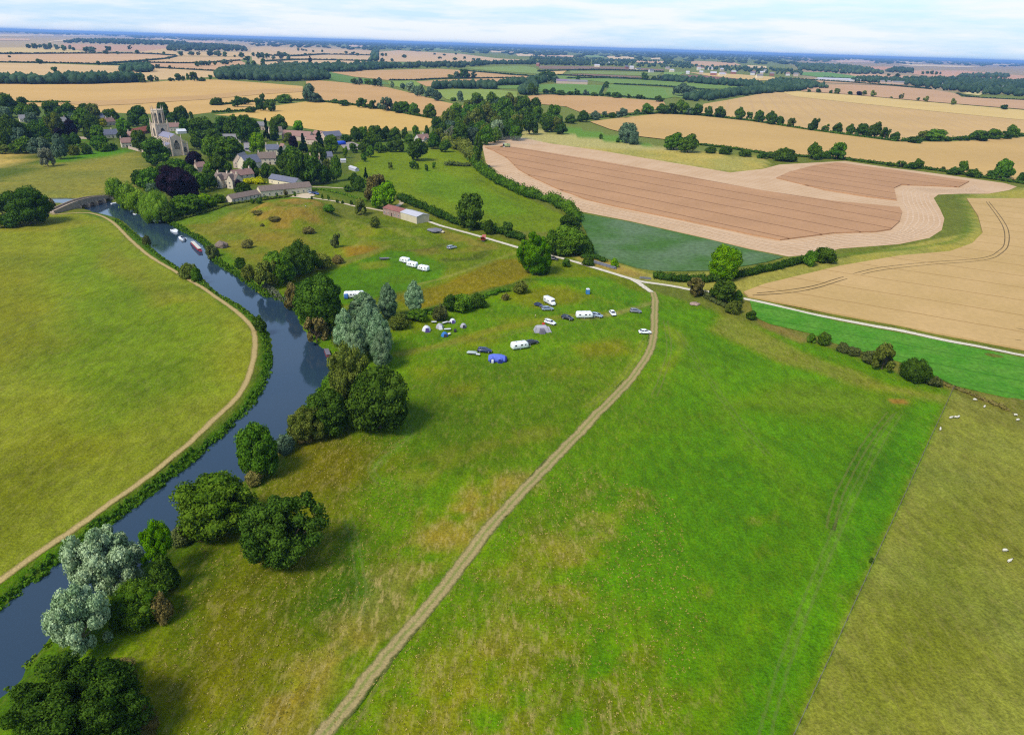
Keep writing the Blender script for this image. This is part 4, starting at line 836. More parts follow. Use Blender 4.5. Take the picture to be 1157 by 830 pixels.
def plant(cx, yt, yb, w, kind, label, group=None, shape=None, name=None, cat=None, lod=None, at=None):
    bush = (shape == 'bush')
    shape = shape or SHAPES[kind]
    if at: p, Wm, Hm = at
    else: p, Wm, Hm = place_box(cx, yt, yb, w, 0 if bush else .56 if shape == 'tall' else .05, .25 if kind == 'scrub' else .55)
    tot = Hm if bush else Hm * (1.56 if shape == 'tall' else 1.08)
    px = w
    lod = lod or ('huge' if px > 120 else 'near' if px > 30 else 'mid' if px > 9 else 'far')
    nm = name or ('shrub' if bush else 'poplar_tree' if shape == 'column' else NAMES.get(kind, 'broadleaf_tree'))
    cat = cat or ('shrub' if bush else 'tree')
    var = trnd.randrange(4)
    mat = fol(kind); rz = trnd.uniform(0, 6.283)
    cm, tm = proto(kind, shape, lod, var)
    if lod == 'far' and px <= 12 or px <= 8:
        o = bpy.data.objects.new(nm, joined(kind, shape, lod, var, mat)); COL.objects.link(o); o.location = p; o.rotation_euler = (0, 0, rz); tag(o, label, cat, group)
    else:
        o = empty(nm, label, cat, p, rz, group)
        c = bpy.data.objects.new('crown', with_mat(cm, mat)); COL.objects.link(c); c.parent = o
        bk = PALEBARK if kind in ('silver',) or shape in ('column', 'tall') else BARK
        s = bpy.data.objects.new('stem' if bush else 'trunk', with_mat(tm, bk)); COL.objects.link(s); s.parent = o
    o.scale = (Wm * trnd.uniform(.88, .98), Wm * trnd.uniform(.84, .98), tot * trnd.uniform(.93, 1.0))
    return o

# --- trees along the river and in the pastures, each with its own description
NEAR = [
    (92, 748, 862, 128, 'oak', 'open', 'huge dark green tree thicket at the bottom corner above the river'),
    (156, 790, 835, 40, 'brown', 'bush', 'brown-tinged thorn bush beside the dark thicket in the bottom corner'),
    (40, 775, 830, 46, 'tree', 'bush', 'green bush on the bank slope against the dark bottom corner thicket'),
    (130, 742, 775, 44, 'brown', 'bush', 'brownish bush on the upper edge of the dark bottom corner thicket'),
    (85, 664, 738, 70, 'silver', None, 'silver-grey willow leaning over the river, lowest of the silver willows'),
    (118, 592, 668, 80, 'silver', None, 'big silver-grey willow overhanging the river beside the slim pale-trunked tree'),
    (175, 588, 632, 34, 'lime', 'tall', 'slim bright tree with a pale bare trunk between river and pasture'),
    (186, 625, 668, 30, 'oak', 'bush', 'dark bush at the foot of the slim pale-trunked tree'),
    (155, 654, 705, 56, 'tree', 'bush', 'round green bush below the slim pale-trunked tree'),
    (183, 668, 702, 24, 'brown', 'bush', 'dry brown thorn on the pasture side of the round green bush'),
    (241, 539, 605, 80, 'tree', None, 'broad mid-green tree hanging over the river bend'),
    (317, 556, 640, 94, 'oak', 'open', 'wide dark oak with gaps in its crown standing on the open pasture slope'),
    (205, 592, 616, 24, 'thorn', 'bush', 'low scrub at the waterline under the broad mid-green tree'),
    (290, 477, 536, 44, 'tree', None, 'leafy tree at the top of the bare brown river bank'),
    (321, 490, 512, 24, 'bluish', 'bush', 'grey-green bush between the bank tree and the big bank thicket'),
    (287, 530, 548, 20, 'brown', 'bush', 'dry bush at the foot of the tree on the bare brown bank'),
    (346, 461, 500, 38, 'olive', None, 'olive tree leaning over the water at the lower end of the bank thicket'),
    (370, 440, 488, 50, 'oak', None, 'dark tree in the bank thicket next to the big black-green oak'),
    (344, 484, 502, 22, 'brown', 'bush', 'rusty scrub below the olive leaning tree'),
    (396, 392, 460, 48, 'olive', None, 'tall olive-green tree behind the big black-green oak'),
    (427, 416, 484, 70, 'oak', None, 'big black-green oak on the edge of the camping pasture'),
    (360, 312, 372, 52, 'oak', None, 'large dark round tree on the far bank by the white caravan'),
    (331, 319, 350, 22, 'brown', None, 'small brown-green tree against the large dark round tree'),
    (357, 358, 386, 26, 'brown', None, 'rust-brown tree leaning over the river bend'),
    (372, 340, 376, 26, 'oak', 'bush', 'dark bush under the large dark round tree, pasture side'),
    (383, 366, 392, 18, 'thorn', 'bush', 'pale scrub bush between the brown riverside tree and the silver poplars'),
    (213, 297, 314, 22, 'olive', 'bush', 'grey-green bush alone on the meadow bank of the river'),
    (222, 302, 318, 12, 'tree', 'bush', 'small dark bush touching the grey-green bush on the meadow bank'),
    (220, 303, 311, 8, 'yellow', 'bush', 'small yellow bush on the meadow bank'),
    (293, 355, 374, 17, 'oak', 'bush', 'single round dark bush on the meadow bank at the river bend'),
    (165, 266, 277, 10, 'thorn', 'bush', 'tiny bush on the meadow bank opposite the cruisers'),
    (240, 276, 292, 14, 'thorn', 'bush', 'dark bush at the water edge just past the narrowboat'),
    (271, 290, 304, 12, 'oak', 'bush', 'small dark round bush on the castle side of the river'),
    (280, 300, 318, 15, 'olive', 'bush', 'olive bush at the water edge below the small dark round bush'),
    (279, 270, 280, 13, 'scrub', 'bush', 'lone hawthorn bush on the rough grass below the mound'),
    (336, 274, 310, 36, 'oak', None, 'tallest dark tree of the thicket beside the camping lawn'),
    (314, 286, 318, 34, 'tree', None, 'mid-green tree in the thicket beside the camping lawn'),
    (301, 294, 322, 28, 'olive', None, 'olive tree at the river end of the thicket beside the camping lawn'),
    (324, 294, 316, 24, 'bluish', None, 'blue-green tree at the front of the thicket beside the camping lawn'),
    (350, 284, 308, 26, 'oak', None, 'dark tree at the inland side of the thicket beside the camping lawn'),
    (365, 286, 302, 20, 'olive', 'bush', 'olive bush at the inland end of the thicket beside the camping lawn'),
    (381, 288, 297, 14, 'brown', 'bush', 'low brownish scrub past the inland end of the lawn thicket'),
    (378, 264, 279, 12, 'thorn', None, 'wispy bare-looking thorn tree on the rough bank above the lawn thicket'),
    (30, 214, 251, 42, 'oak', None, 'large round oak in the left meadow by the old stone bridge'),
    (0, 220, 242, 18, 'oak', None, 'dark tree cut by the left picture edge beside the large meadow oak'),
    (8, 243, 256, 26, 'oak', 'bush', 'dark scrub at the foot of the large meadow oak'),
    (57, 224, 236, 10, 'brown', 'bush', 'small brown bush at the meadow end of the stone bridge'),
    (604, 263, 308, 36, 'lime', 'open', 'bright leafy tree standing over the farm road bend'),
    (612, 290, 309, 20, 'tree', 'bush', 'green sapling growth at the foot of the bright leafy roadside tree'),
    (640, 257, 286, 42, 'tree', None, 'broad green tree where the hedge meets the blue-green crop'),
    (645, 242, 262, 24, 'oak', None, 'dark tree just behind the broad green hedge-corner tree'),
    (660, 266, 288, 22, 'oak', 'bush', 'dark bush on the crop side of the broad green hedge-corner tree'),
    (626, 262, 288, 22, 'tree', None, 'green tree between the roadside tree and the broad hedge-corner tree'),
    (531, 221, 257, 29, 'oak', None, 'tall dark tree alone in the hedge along the bright paddock'),
    (573, 251, 266, 14, 'oak', None, 'small dark tree in the hedge left of the roadside tree'),
    (552, 248, 264, 12, 'oak', None, 'small dark tree in the hedge between the tall dark tree and the tractor'),
    (434, 207, 234, 28, 'lime', None, 'bright green round tree at the bend of the lane behind the shed'),
    (424, 198, 226, 28, 'brown', None, 'dark brown-leaved tree behind the bright green round tree'),
    (405, 199, 215, 13, 'oak', None, 'dark green tree left of the brown-leaved tree'),
    (407.5, 225, 242, 15, 'olive', None, 'small olive tree on the lane edge left of the shed'),
    (424, 245, 257, 12, 'olive', 'bush', 'lone olive bush on the grass below the red shed roof'),
    (472, 157, 180, 24, 'oak', None, 'dark spreading cedar-like tree alone in the paddock'),
    (820, 279, 314, 36, 'lime', None, 'bright bushy tree standing up from the dark hedge by the blue-green crop'),
    (932, 278, 296, 26, 'oak', 'bush', 'dark bushy end of the hedge by the grass strip'),
    (916, 283, 300, 16, 'tree', 'bush', 'green bush next to the dark bushy hedge end'),
    (817, 317, 341, 28, 'oak', None, 'dense dark bush-like tree beside the farm road, right of the junction'),
    (834, 328, 342, 14, 'oak', 'bush', 'smaller dark bush touching the dense dark roadside tree'),
    (787, 314, 334, 18, 'brown', None, 'brown-leaved small tree between the junction and the dense dark roadside tree'),
    (829, 339, 354, 18, 'olive', 'bush', 'olive bush below the dense dark roadside tree'),
    (849, 351, 361, 12, 'oak', None, 'tiny dark tree at the near end of the vivid green crop'),
    (917.5, 376, 387, 11, 'tree', 'bush', 'small round bush, first on the edge of the vivid green crop'),
    (932, 375, 390, 15, 'oak', 'bush', 'dark bush second on the edge of the vivid green crop'),
    (953, 387, 398, 14, 'thorn', 'bush', 'pale thin thorn on the edge of the vivid green crop'),
    (965, 392, 401, 16, 'thorn', 'bush', 'low thorn scrub left of the big crop-edge bushes'),
    (1000, 389, 417, 30, 'olive', None, 'taller mottled bush tree on the edge of the vivid green crop'),
    (984, 396, 410, 20, 'thorn', 'bush', 'thin scrub beside the taller mottled crop-edge tree'),
    (1037, 404, 430, 36, 'oak', 'bush', 'big dark round bush, last on the edge of the vivid green crop'),
    (1056, 424, 436, 18, 'thorn', 'bush', 'thorn scrub running from the big dark bush to the fence corner'),
    (497, 344, 362, 18, 'thorn', 'bush', 'straggly bush in the ditch nearest the silver poplars, camp side'),
    (521, 330, 351, 24, 'tree', 'bush', 'round green bush in the middle of the ditch above the camp'),
    (540, 330, 347, 20, 'oak', 'bush', 'dark bush right of the round green ditch bush'),
    (508, 333, 350, 16, 'oak', 'bush', 'dark bush left of the round green ditch bush'),
    (588, 316, 331, 16, 'olive', 'bush', 'olive bush at the upper end of the ditch above the camp'),
    (571, 331, 339, 9, 'brown', 'bush', 'small bare bush in the ditch below the upper olive bush'),
    (450, 354, 370, 26, 'olive', 'bush', 'olive bush at the foot of the first columnar poplar'),
    (472, 350, 361, 22, 'tree', 'bush', 'low green growth in the ditch under the two columnar poplars'),
    (665, 290, 300, 14, 'oak', 'bush', 'dark bush behind the pipe stack on the road verge'),
    (640, 291, 301, 10, 'oak', 'bush', 'small dark bush between the road and the parked dark car'),
    (694, 291, 302, 10, 'lime', 'bush', 'small bright bush at the end of the pipe stack'),
    (540, 152, 188, 11, 'oak', 'column', 'narrow dark column poplar at the corner of the stubble field'),
    (709, 139, 160, 20, 'bluish', None, 'blue-grey tree on the green strip beyond the stubble'),
    (716, 148, 163, 13, 'bluish', 'bush', 'blue-grey bush next to the tree on the green strip'),
    (698, 156, 161, 5, 'oak', 'bush', 'small dark bush on the green strip beyond the stubble'),
    (679, 151, 157, 6, 'oak', 'bush', 'small dark bush at the wood end of the green strip'),
    (762, 151, 168, 24, 'tree', None, 'rounded green tree at the near end of the long hedge beyond the stubble'),
    (778, 153, 171, 22, 'oak', None, 'second dark rounded tree at the near end of the long hedge'),
]
for cx, yt, yb, w, k, sh, lab in NEAR:
    plant(cx, yt, yb, w, k, lab, shape=sh, group='riverside and pasture bushes' if sh == 'bush' else 'riverside and pasture trees')
for (cx, yt, yb, w), lab in zip([(411, 329, 366, 31), (389, 350, 398, 26), (417, 345, 396, 25), (402, 363, 408, 24), (428, 355, 405, 28), (431, 374, 416, 22)],
        ['tallest silver poplar at the back of the tight clump of six', 'silver poplar at the river edge of the tight clump of six', 'silver poplar in the middle of the tight clump of six', 'small pale silver poplar at the front of the tight clump of six',
         'broad silver poplar at the camp side of the tight clump of six', 'lowest silver poplar at the camp side of the clump, by the olive tree']):
    plant(cx, yt, yb, w, 'poplar', lab, shape='column', group='clump of silver poplars', lod='near')
for (cx, yt, yb, w), lab in zip([(438, 320, 358, 21), (468, 318, 353, 19)], ['grey-green columnar poplar standing free, nearer the silver clump', 'grey-green columnar poplar standing free on the olive strip']):
    plant(cx, yt, yb, w, 'poplar', lab, shape='column', lod='near', group='two free-standing columnar poplars')
PAL_BRIGHT = 1
# willows and bushes at the bridge pool
for (cx, yt, yb, w, k), lab in zip([(129, 202, 222, 19, 'willow'), (143, 205, 236, 30, 'willow'), (155, 214, 240, 24, 'willow'), (174, 215, 249, 33, 'willow'), (207, 221, 242, 30, 'tree'), (220, 219, 238, 22, 'tree'), (232, 219, 234, 20, 'lime'), (190, 230, 250, 18, 'oak')],
        ['small pale willow touching the end of the stone bridge', 'tall pale weeping willow by the stone bridge', 'middle weeping willow over the bridge pool', 'broad weeping willow nearest the moored boats',
         'green garden tree next to the broad weeping willow', 'green garden tree under the copper beech, barn side', 'light green garden tree nearest the low barn', 'dark bush under the broad weeping willow']):
    plant(cx, yt, yb, w, k, lab, group='trees by the bridge pool')

def rowtrees(lst, text, group, name='hedgerow_tree'):
    lst = sorted(lst, key=lambda q: q[0])
    for i, q in enumerate(lst):
        cx, yt, yb, w, k = q[:5]; sh = q[5] if len(q) > 5 else None
        if sh is None and k in ('oak', 'tree', 'bluish') and trnd.random() < .45: sh = 'open'
        w *= trnd.uniform(.9, 1.12); yt += (yb - yt) * trnd.uniform(-.12, .12)
        plant(cx, yt, yb, w, k, text.format(o=ORD[i], what=('bush' if sh == 'bush' else 'tree'), kind=KW[k]), group, shape=sh, name=None if sh == 'bush' or k in NAMES else name)
KW = {'oak': 'dark', 'tree': 'green', 'lime': 'bright green', 'olive': 'olive', 'silver': 'silver', 'willow': 'pale', 'beech': 'purple', 'fir': 'dark conifer', 'brown': 'brownish', 'bluish': 'blue-green', 'thorn': 'thin', 'grey': 'grey-green', 'yellow': 'yellow', 'scrub': 'brownish', 'poplar': 'grey-green', 'wood': 'dark'}
rowtrees([(787.6, 119, 129.5, 13, 'oak'), (801, 121, 131, 9, 'oak'), (814.6, 119.5, 132, 14, 'oak'), (836, 123, 134.5, 14, 'oak'), (847, 127, 135, 8, 'oak'), (858.6, 126, 137.5, 12, 'oak'), (872, 126, 140, 15, 'oak'), (882, 131.5, 141, 10, 'oak'), (894.6, 133, 143.5, 9, 'olive'),
          (919.4, 134.5, 147, 13, 'oak'), (932.7, 139, 149, 9, 'oak'), (947, 138.5, 150, 12, 'oak'), (961, 140, 152, 12, 'oak'), (975, 139.5, 153.5, 14, 'oak'), (989, 139.5, 155, 14, 'oak'), (1000.5, 143, 157, 12, 'oak'), (1011.5, 148, 158.5, 11, 'oak')],
         '{kind} round tree, {o} in the long row between two tan wheat fields', 'row of round trees between the tan wheat fields')
rowtrees([(1058, 146.5, 159, 22, 'tree'), (1045, 148, 158, 14, 'olive'), (1107, 149, 158, 20, 'tree'), (1124, 147, 157, 15, 'tree'), (1137, 149, 157, 12, 'oak'), (1145, 139, 155, 16, 'tree'), (1072, 155, 160, 9, 'oak', 'bush'), (1090, 154, 159, 10, 'oak', 'bush'), (1034, 155.5, 160.5, 16, 'oak', 'bush')],
         '{kind} {what}, {o} along the hedge at the right end of the round-tree row', 'hedge trees right of the round-tree row')
rowtrees([(925, 100, 105, 7, 'oak'), (914, 101, 104.5, 4, 'oak'), (939, 101.5, 106, 4.5, 'oak'), (946, 99.5, 106, 6.5, 'olive'), (960.7, 103, 107, 5, 'oak'), (971, 103.5, 108, 6.5, 'beech'), (977, 103, 107.5, 4.5, 'olive'), (987, 102, 109, 7.5, 'olive'), (1018.6, 105.5, 111.5, 6, 'olive'),
          (1007, 109, 111.5, 4, 'oak'), (1037.5, 110, 113.5, 4, 'oak'), (1046.5, 108, 114.5, 7, 'olive'), (1077.7, 111.5, 118.5, 7, 'olive'), (1135, 118, 124, 8.5, 'oak')],
         '{kind} small tree, {o} along the top of the wide tan wheat field', 'small trees along the far wheat field edge')
rowtrees([(921, 163, 179, 19, 'tree'), (947, 162.5, 179, 17, 'tree'), (933, 170, 179, 12, 'oak', 'bush'), (888, 170, 180, 28, 'oak', 'bush'), (862, 170.5, 179, 12, 'oak', 'bush'), (872, 173, 178, 12, 'oak', 'bush'), (1018.7, 182, 189, 11, 'oak'), (1038.6, 179, 190, 11, 'oak'), (1031, 184, 190, 12, 'oak', 'bush'), (1078, 187.5, 197, 15, 'oak', 'bush'), (1089, 184, 196, 11, 'tree'),
          (1101, 191, 200, 15, 'oak', 'bush'), (1122, 193, 202, 14, 'oak', 'bush'), (1136, 182, 201, 19, 'tree'), (1155, 195, 205, 10, 'oak', 'bush'), (1005.5, 183, 187.5, 9, 'oak', 'bush'), (1066, 188, 192.5, 7, 'thorn', 'bush'), (803, 166, 173, 14, 'oak', 'bush'), (820, 167, 174, 13, 'oak', 'bush'), (842, 169, 175.5, 14, 'oak', 'bush')],
         '{kind} {what}, {o} along the hedge at the far edge of the stubble', 'trees and bushes in the hedge beyond the stubble')
rowtrees([(659, 124, 137, 14, 'oak'), (673, 124.5, 135, 13, 'bluish'), (683, 126, 132, 6, 'bluish'), (692, 127, 133, 10, 'oak', 'bush'), (703, 123, 132.5, 11, 'bluish'), (720, 123, 128.5, 8, 'oak', 'bush'), (732, 118, 128, 13, 'tree'), (749, 117, 128.5, 14, 'oak'), (760, 118, 128, 12, 'oak'), (771, 114, 128, 16, 'tree'), (779, 121, 129.5, 9, 'bluish'), (645, 130, 139, 12, 'oak')],
         '{kind} {what}, {o} in the hedge from the dark wood to the round-tree row', 'hedge trees right of the dark wood')
rowtrees([(349, 93, 114, 15, 'bluish'), (356, 104, 115, 14, 'bluish'), (321, 107, 115, 18, 'tree', 'bush'), (304.5, 114, 125, 14, 'oak'), (294, 112, 124, 12, 'oak'), (296, 106, 115, 6, 'oak'), (268, 108, 120, 13, 'oak'), (244, 112, 118, 14, 'oak', 'bush'), (277, 112, 117, 12, 'oak', 'bush'), (283, 121, 126.5, 12, 'oak', 'bush'), (258, 122, 127, 5, 'oak'), (379, 111.5, 117, 8, 'oak', 'bush'), (389, 114, 118.5, 11, 'oak', 'bush'), (409, 111, 121, 14, 'tree'),
          (419, 113, 122.5, 10, 'oak'), (437, 111.5, 124.5, 16, 'bluish'), (429, 117, 123, 8, 'bluish', 'bush'), (449, 116, 127, 10, 'tree'), (456, 114, 127, 14, 'tree'), (468, 116.5, 129, 12, 'tree'), (486, 119, 132, 14, 'tree')],
         '{kind} {what}, {o} along the hedge dividing the orange wheat fields', 'hedge trees between the orange wheat fields')
rowtrees([(455, 94, 100.5, 6, 'bluish'), (465, 92, 104, 13, 'silver'), (474, 97, 108, 10, 'bluish'), (485, 98, 109.5, 11, 'bluish'), (493, 103, 113, 13, 'bluish'), (520, 103.5, 114, 8, 'bluish'), (512, 110.5, 114, 7, 'oak', 'bush'), (401, 89, 95, 9, 'oak'), (406, 88, 95.5, 8, 'bluish'), (416, 88.5, 95.5, 9, 'tree'), (424, 90, 97, 9, 'oak'), (429, 89, 97.5, 6, 'bluish'), (443.5, 90.5, 99, 6, 'silver')],
         '{kind} {what}, {o} along the stream beyond the tan wheat', 'trees along the stream beyond the tan wheat')
rowtrees([(525, 78, 88, 14, 'oak'), (516, 81.5, 88, 9, 'bluish'), (535.6, 81, 88, 8, 'bluish'), (509, 84, 88, 7, 'oak', 'bush')], '{kind} {what}, {o} of the small copse between two tan strips', 'small copse between tan strips')
rowtrees([(44.7, 66.5, 72, 8, 'oak'), (61.6, 75.5, 82, 6.5, 'oak'), (111, 69.5, 73.5, 5, 'oak'), (12, 58.5, 61.5, 3.5, 'oak'), (10.5, 63, 65, 3, 'oak'), (97, 53, 58.5, 6.5, 'oak'), (104, 53.5, 59.5, 8, 'bluish'), (122, 53, 58, 6.5, 'oak'), (119, 57, 61, 7, 'oak'), (133, 58, 61.5, 4, 'oak'), (146.5, 52, 56, 5, 'oak'), (155, 56.5, 61, 5, 'oak'), (83, 53.5, 57, 3.5, 'oak'), (79, 51, 56, 3.5, 'bluish'), (72, 51.5, 57, 6, 'oak'), (64, 50.5, 56, 6, 'bluish'),
          (56, 49, 55.5, 6, 'oak'), (51, 50, 56, 6, 'bluish'), (45, 50, 54, 5, 'oak'), (39, 49, 55, 6, 'oak'), (32, 50, 54.5, 6, 'oak'), (185, 58.5, 62, 3.5, 'oak'), (204, 58, 63, 7, 'bluish'), (216, 58, 62.5, 7, 'bluish'), (224, 58.5, 62.5, 4, 'oak'), (237, 57, 63, 8, 'bluish'), (246, 57, 63.5, 8, 'bluish'), (254, 59, 64, 5, 'oak'), (265, 62, 64.5, 3, 'oak'), (273, 59.5, 65, 7, 'oak'), (279, 63, 69, 8, 'oak'), (286, 59.5, 63.5, 4, 'oak'), (292, 60, 66, 6, 'oak'), (297, 60, 66, 5, 'oak')],
         '{kind} far tree, {o} from the west among the pale fields behind the church', 'scattered far trees behind the church')
rowtrees([(222.6, 69.5, 75, 5.5, 'oak'), (227, 69, 74, 5, 'bluish'), (231, 69, 74, 5, 'bluish'), (236, 69, 74, 6.5, 'bluish'), (243, 70, 73.5, 4, 'oak'), (254, 67, 72.5, 9, 'bluish'), (261, 67, 71, 4, 'grey'), (178, 72.5, 77.5, 6, 'bluish'), (191.5, 74, 78, 4, 'oak'), (166, 66, 70, 3, 'oak'), (191, 64, 67, 3, 'oak'), (201, 83, 91, 8, 'oak'), (212, 83, 90, 4.5, 'oak'), (219, 81.5, 91, 9, 'oak'), (237.5, 85, 90, 4.5, 'oak'), (207, 86, 91, 5, 'oak', 'bush'), (228, 88, 91, 9, 'oak', 'bush'), (193, 88, 91.5, 7, 'oak', 'bush'),
          (177, 85, 92, 5, 'tree'), (170, 85, 92, 7, 'oak'), (160, 84, 93, 8, 'oak'), (287, 69, 75, 6, 'oak'), (280, 69, 74, 5, 'oak'), (297, 67, 74, 6, 'oak')],
         '{kind} {what}, {o} in the far hedges between church tower and pale plain', 'far hedge trees above the church tower')
rowtrees([(317, 59, 66, 8, 'bluish'), (326, 61, 68, 5, 'bluish'), (322, 59, 63, 5, 'oak'), (302, 61, 66, 5, 'oak'), (309, 63, 67, 5, 'bluish'), (316, 67.5, 72, 6, 'grey'), (335, 69, 74, 4.5, 'bluish'), (344.5, 60, 63, 4, 'oak'), (349, 61, 63, 3, 'oak'), (337, 54.5, 57.5, 3, 'oak'), (342, 55, 57.5, 4, 'oak'), (346, 56, 58, 3, 'oak'), (354, 56.5, 59, 3, 'oak'), (364, 56.5, 59, 3, 'oak'), (382.5, 67, 72, 6, 'oak'), (391, 58, 60, 4, 'oak'), (399, 58.5, 61, 5, 'oak'), (404, 59.5, 63, 4, 'oak'), (403.5, 67.5, 72, 6, 'oak'), (411, 67.5, 72, 5.5, 'oak'),
          (350, 64, 72, 6, 'fir'), (432, 60, 63.5, 4, 'oak'), (436, 60, 63.5, 3, 'oak'), (432, 65, 70, 5, 'bluish'), (443, 66, 69.5, 4, 'bluish'), (457, 62, 65, 6, 'oak'), (491, 60, 62, 3, 'oak'), (497, 64.5, 66.5, 5, 'oak'), (514, 65.5, 68, 6, 'oak'), (525, 64, 67, 3, 'oak'), (535, 66, 68, 4, 'oak'), (540, 66.5, 68.5, 6, 'oak'), (502, 61, 63, 4, 'oak'), (515, 60, 62, 3, 'oak')],
         '{kind} far tree, {o} from the west on the wide pale fields at the avenue', 'scattered far trees around the far avenue')
rowtrees([(620, 80, 86, 7, 'oak'), (613, 82, 90, 12, 'oak'), (624, 82, 92, 11, 'oak'), (607, 86, 95, 9, 'oak'), (628, 86, 93, 8, 'bluish'), (617, 100, 106, 9, 'oak'), (625, 99, 106, 8, 'oak'), (602, 95, 107, 12, 'oak'), (652, 101, 107, 6, 'oak'), (662, 101, 107, 6, 'bluish'), (634, 103, 106.5, 10, 'oak', 'bush'), (645, 104, 107, 8, 'oak', 'bush'), (672, 105, 108, 8, 'oak', 'bush'), (680, 105, 108.5, 5, 'oak', 'bush'), (687, 104.5, 109, 6, 'oak'), (697, 106, 109.5, 12, 'oak', 'bush'), (711, 106.5, 111, 7, 'oak'), (722, 107.5, 111.5, 8, 'oak'), (728, 109, 112, 4, 'oak'),
          (745, 109.5, 113.5, 12, 'oak'), (653, 86.5, 91, 7, 'oak'), (685.5, 93, 99, 6, 'oak'), (729, 82.5, 90, 8, 'oak'), (739, 86, 90.5, 7, 'oak'), (745, 85, 90, 6, 'bluish'), (773, 96, 107, 22, 'bluish'), (764, 98, 107, 9, 'bluish'), (782, 98, 106, 8, 'bluish'), (835, 99, 105, 7, 'oak'), (539.5, 105, 122.5, 22, 'oak'), (556, 105, 112, 7, 'tree'), (570, 108, 113, 7, 'oak')],
         '{kind} {what}, {o} from the west around the green pastures of the plain', 'trees around the far green pastures')
rowtrees([(1043, 80.5, 84, 4, 'oak'), (1048, 80.5, 83.5, 4, 'oak'), (1053, 80.5, 84, 5, 'oak'), (1058, 81, 84.5, 4, 'oak'), (1063, 81, 84, 4, 'grey'), (1080, 87.5, 90, 3, 'oak'), (1126, 85.5, 89, 3, 'oak'), (1014, 83, 87, 6, 'oak'), (1004, 83.5, 86, 4, 'oak')],
         '{kind} tiny tree, {o} on the pink fields near the skyline', 'tiny trees on the pink skyline fields')
# mixed wood beyond the stubble
def infill(poly, n, text, group, sizes, seed, kinds, minsep=.55, avoid=()):
    r = random.Random(seed); xs = [p[0] for p in poly]; ys = [p[1] for p in poly]; pts = []; tries = 0
    while len(pts) < n and tries < 6000:
        tries += 1; x = r.uniform(min(xs), max(xs)); y = r.uniform(min(ys), max(ys))
        if float(seg_dist(np.array([x]), np.array([y]), poly, True)[0]) > 0: continue
        w = r.uniform(*sizes)
        if any(abs(x - a) < (w + c) * .5 * minsep and abs(y - b) < (w + c) * .22 * minsep for a, b, c in pts): continue
        pts.append((x, y, w))
    for x, y, w in sorted(pts, key=lambda q: q[1]):
        k = r.choice(kinds); hh = w * r.uniform(.95, 1.3)
        plant(x, y - hh, y, w, k, text.format(kind=KW[k]), group, shape=None, name='woodland_tree')
infill([(487, 163), (492, 146), (520, 132), (545, 123), (578, 121), (600, 126), (622, 133), (640, 147), (622, 150), (594, 153), (588, 158), (556, 162), (530, 166), (508, 163)], 58,
       '{kind} broadleaf tree packed in the dark wood behind the stubble', 'trees of the dark wood', (12, 19), 4, ['tree', 'oak', 'tree', 'oak', 'bluish', 'tree', 'olive'])
rowtrees([(508, 143, 158, 14, 'grey'), (497, 145, 160, 13, 'olive'), (548, 140, 158, 13, 'olive'), (561, 138, 157, 17, 'silver'), (577, 143, 156, 13, 'bluish'), (584, 135, 156, 14, 'oak'), (634, 140, 151, 14, 'oak'), (590, 112, 128, 10, 'oak')],
         '{kind} tree standing out, {o} along the near edge of the dark wood', 'edge trees of the dark wood')

# ------------------------------------------------------------------ hedges, reeds and far woods
def hedge(px, wpx, hpx, kind, label, ls=None, name='hedge', cat='hedge', seed=1, kind2=None, irregular=.35, group='field hedges', stuff=False, nl=None, zoff=0.0, fine=False):
    rng = np.random.default_rng(seed); pts = smooth_line([tuple(P(x, y)[:2]) for x, y in px], 4)
    Z = depth((*pts[len(pts) // 2], 0)); wm, hm = wpx * Z / F, hpx * Z / F
    ls = ls or max(.28, Z * .0011); C_, R_ = [], []
    acc = 0.0; last = Vector(pts[0])
    for q in pts[1:]:
        q = Vector(q); d = (q - last).length; n = max(int(d / (wm * (.07 if fine else .42))), 1)
        for k in range(n):
            c = last + (q - last) * (k + rng.random() * .5) / n; nr = Vector((-(q - last).y, (q - last).x)).normalized()
            s = rng.uniform(1 - irregular, 1 + irregular); hh = hm * rng.uniform(1 - irregular, 1 + irregular * .6)
            c = c + nr * (rng.uniform(-.42, .42) if fine else rng.normal() * .12) * wm
            C_.append((c.x, c.y, zoff + hh * .45)); R_.append((wm * .55 * s, wm * .55 * s, hh * .55) if not fine else (wm * .14 * s, wm * .14 * s, hh * .5))
        last = q
    C_ = np.array(C_); R_ = np.array(R_); C_[:, 2] += np.where(C_[:, 1] < 700, hfun(C_[:, 0], C_[:, 1]), 0)
    if nl is None: nl = int(np.clip(9.0 * R_[:, 0].mean() * R_[:, 2].mean() / (ls * ls) * .5, 12, 220))
    V, Q, T, tint = cloud(rng, C_, R_, nl, ls, core=.82)
    o = Vector(C_.mean(0)); o.z = 0; V = V - np.array(o)
    ob = link(name, mesh_arrays(name, V, Q, T, tint), None, [fol(kind)]); ob.location = o
    return tag(ob, label, cat, None if stuff else group, 'stuff' if stuff else None)
hedge([(533, 181), (545, 195), (562, 206.5), (579, 214.5), (596, 222.5), (622, 229), (645, 241), (652, 252)], 10, 11, 'tree', 'overgrown bushy hedge between the bright paddock and the stubble', seed=11, irregular=.45)
hedge([(484, 166), (500, 164), (515, 168), (528, 174), (536, 184)], 10, 11, 'olive', 'bushy olive hedge along the edge of the dark wood', seed=12, irregular=.5)
hedge([(452, 226), (466, 232), (481, 238), (500, 247), (520, 254), (540, 258), (556, 262), (575, 267), (593, 273)], 8, 9, 'oak', 'dark hedge along the far side of the white farm road', seed=13, irregular=.4)
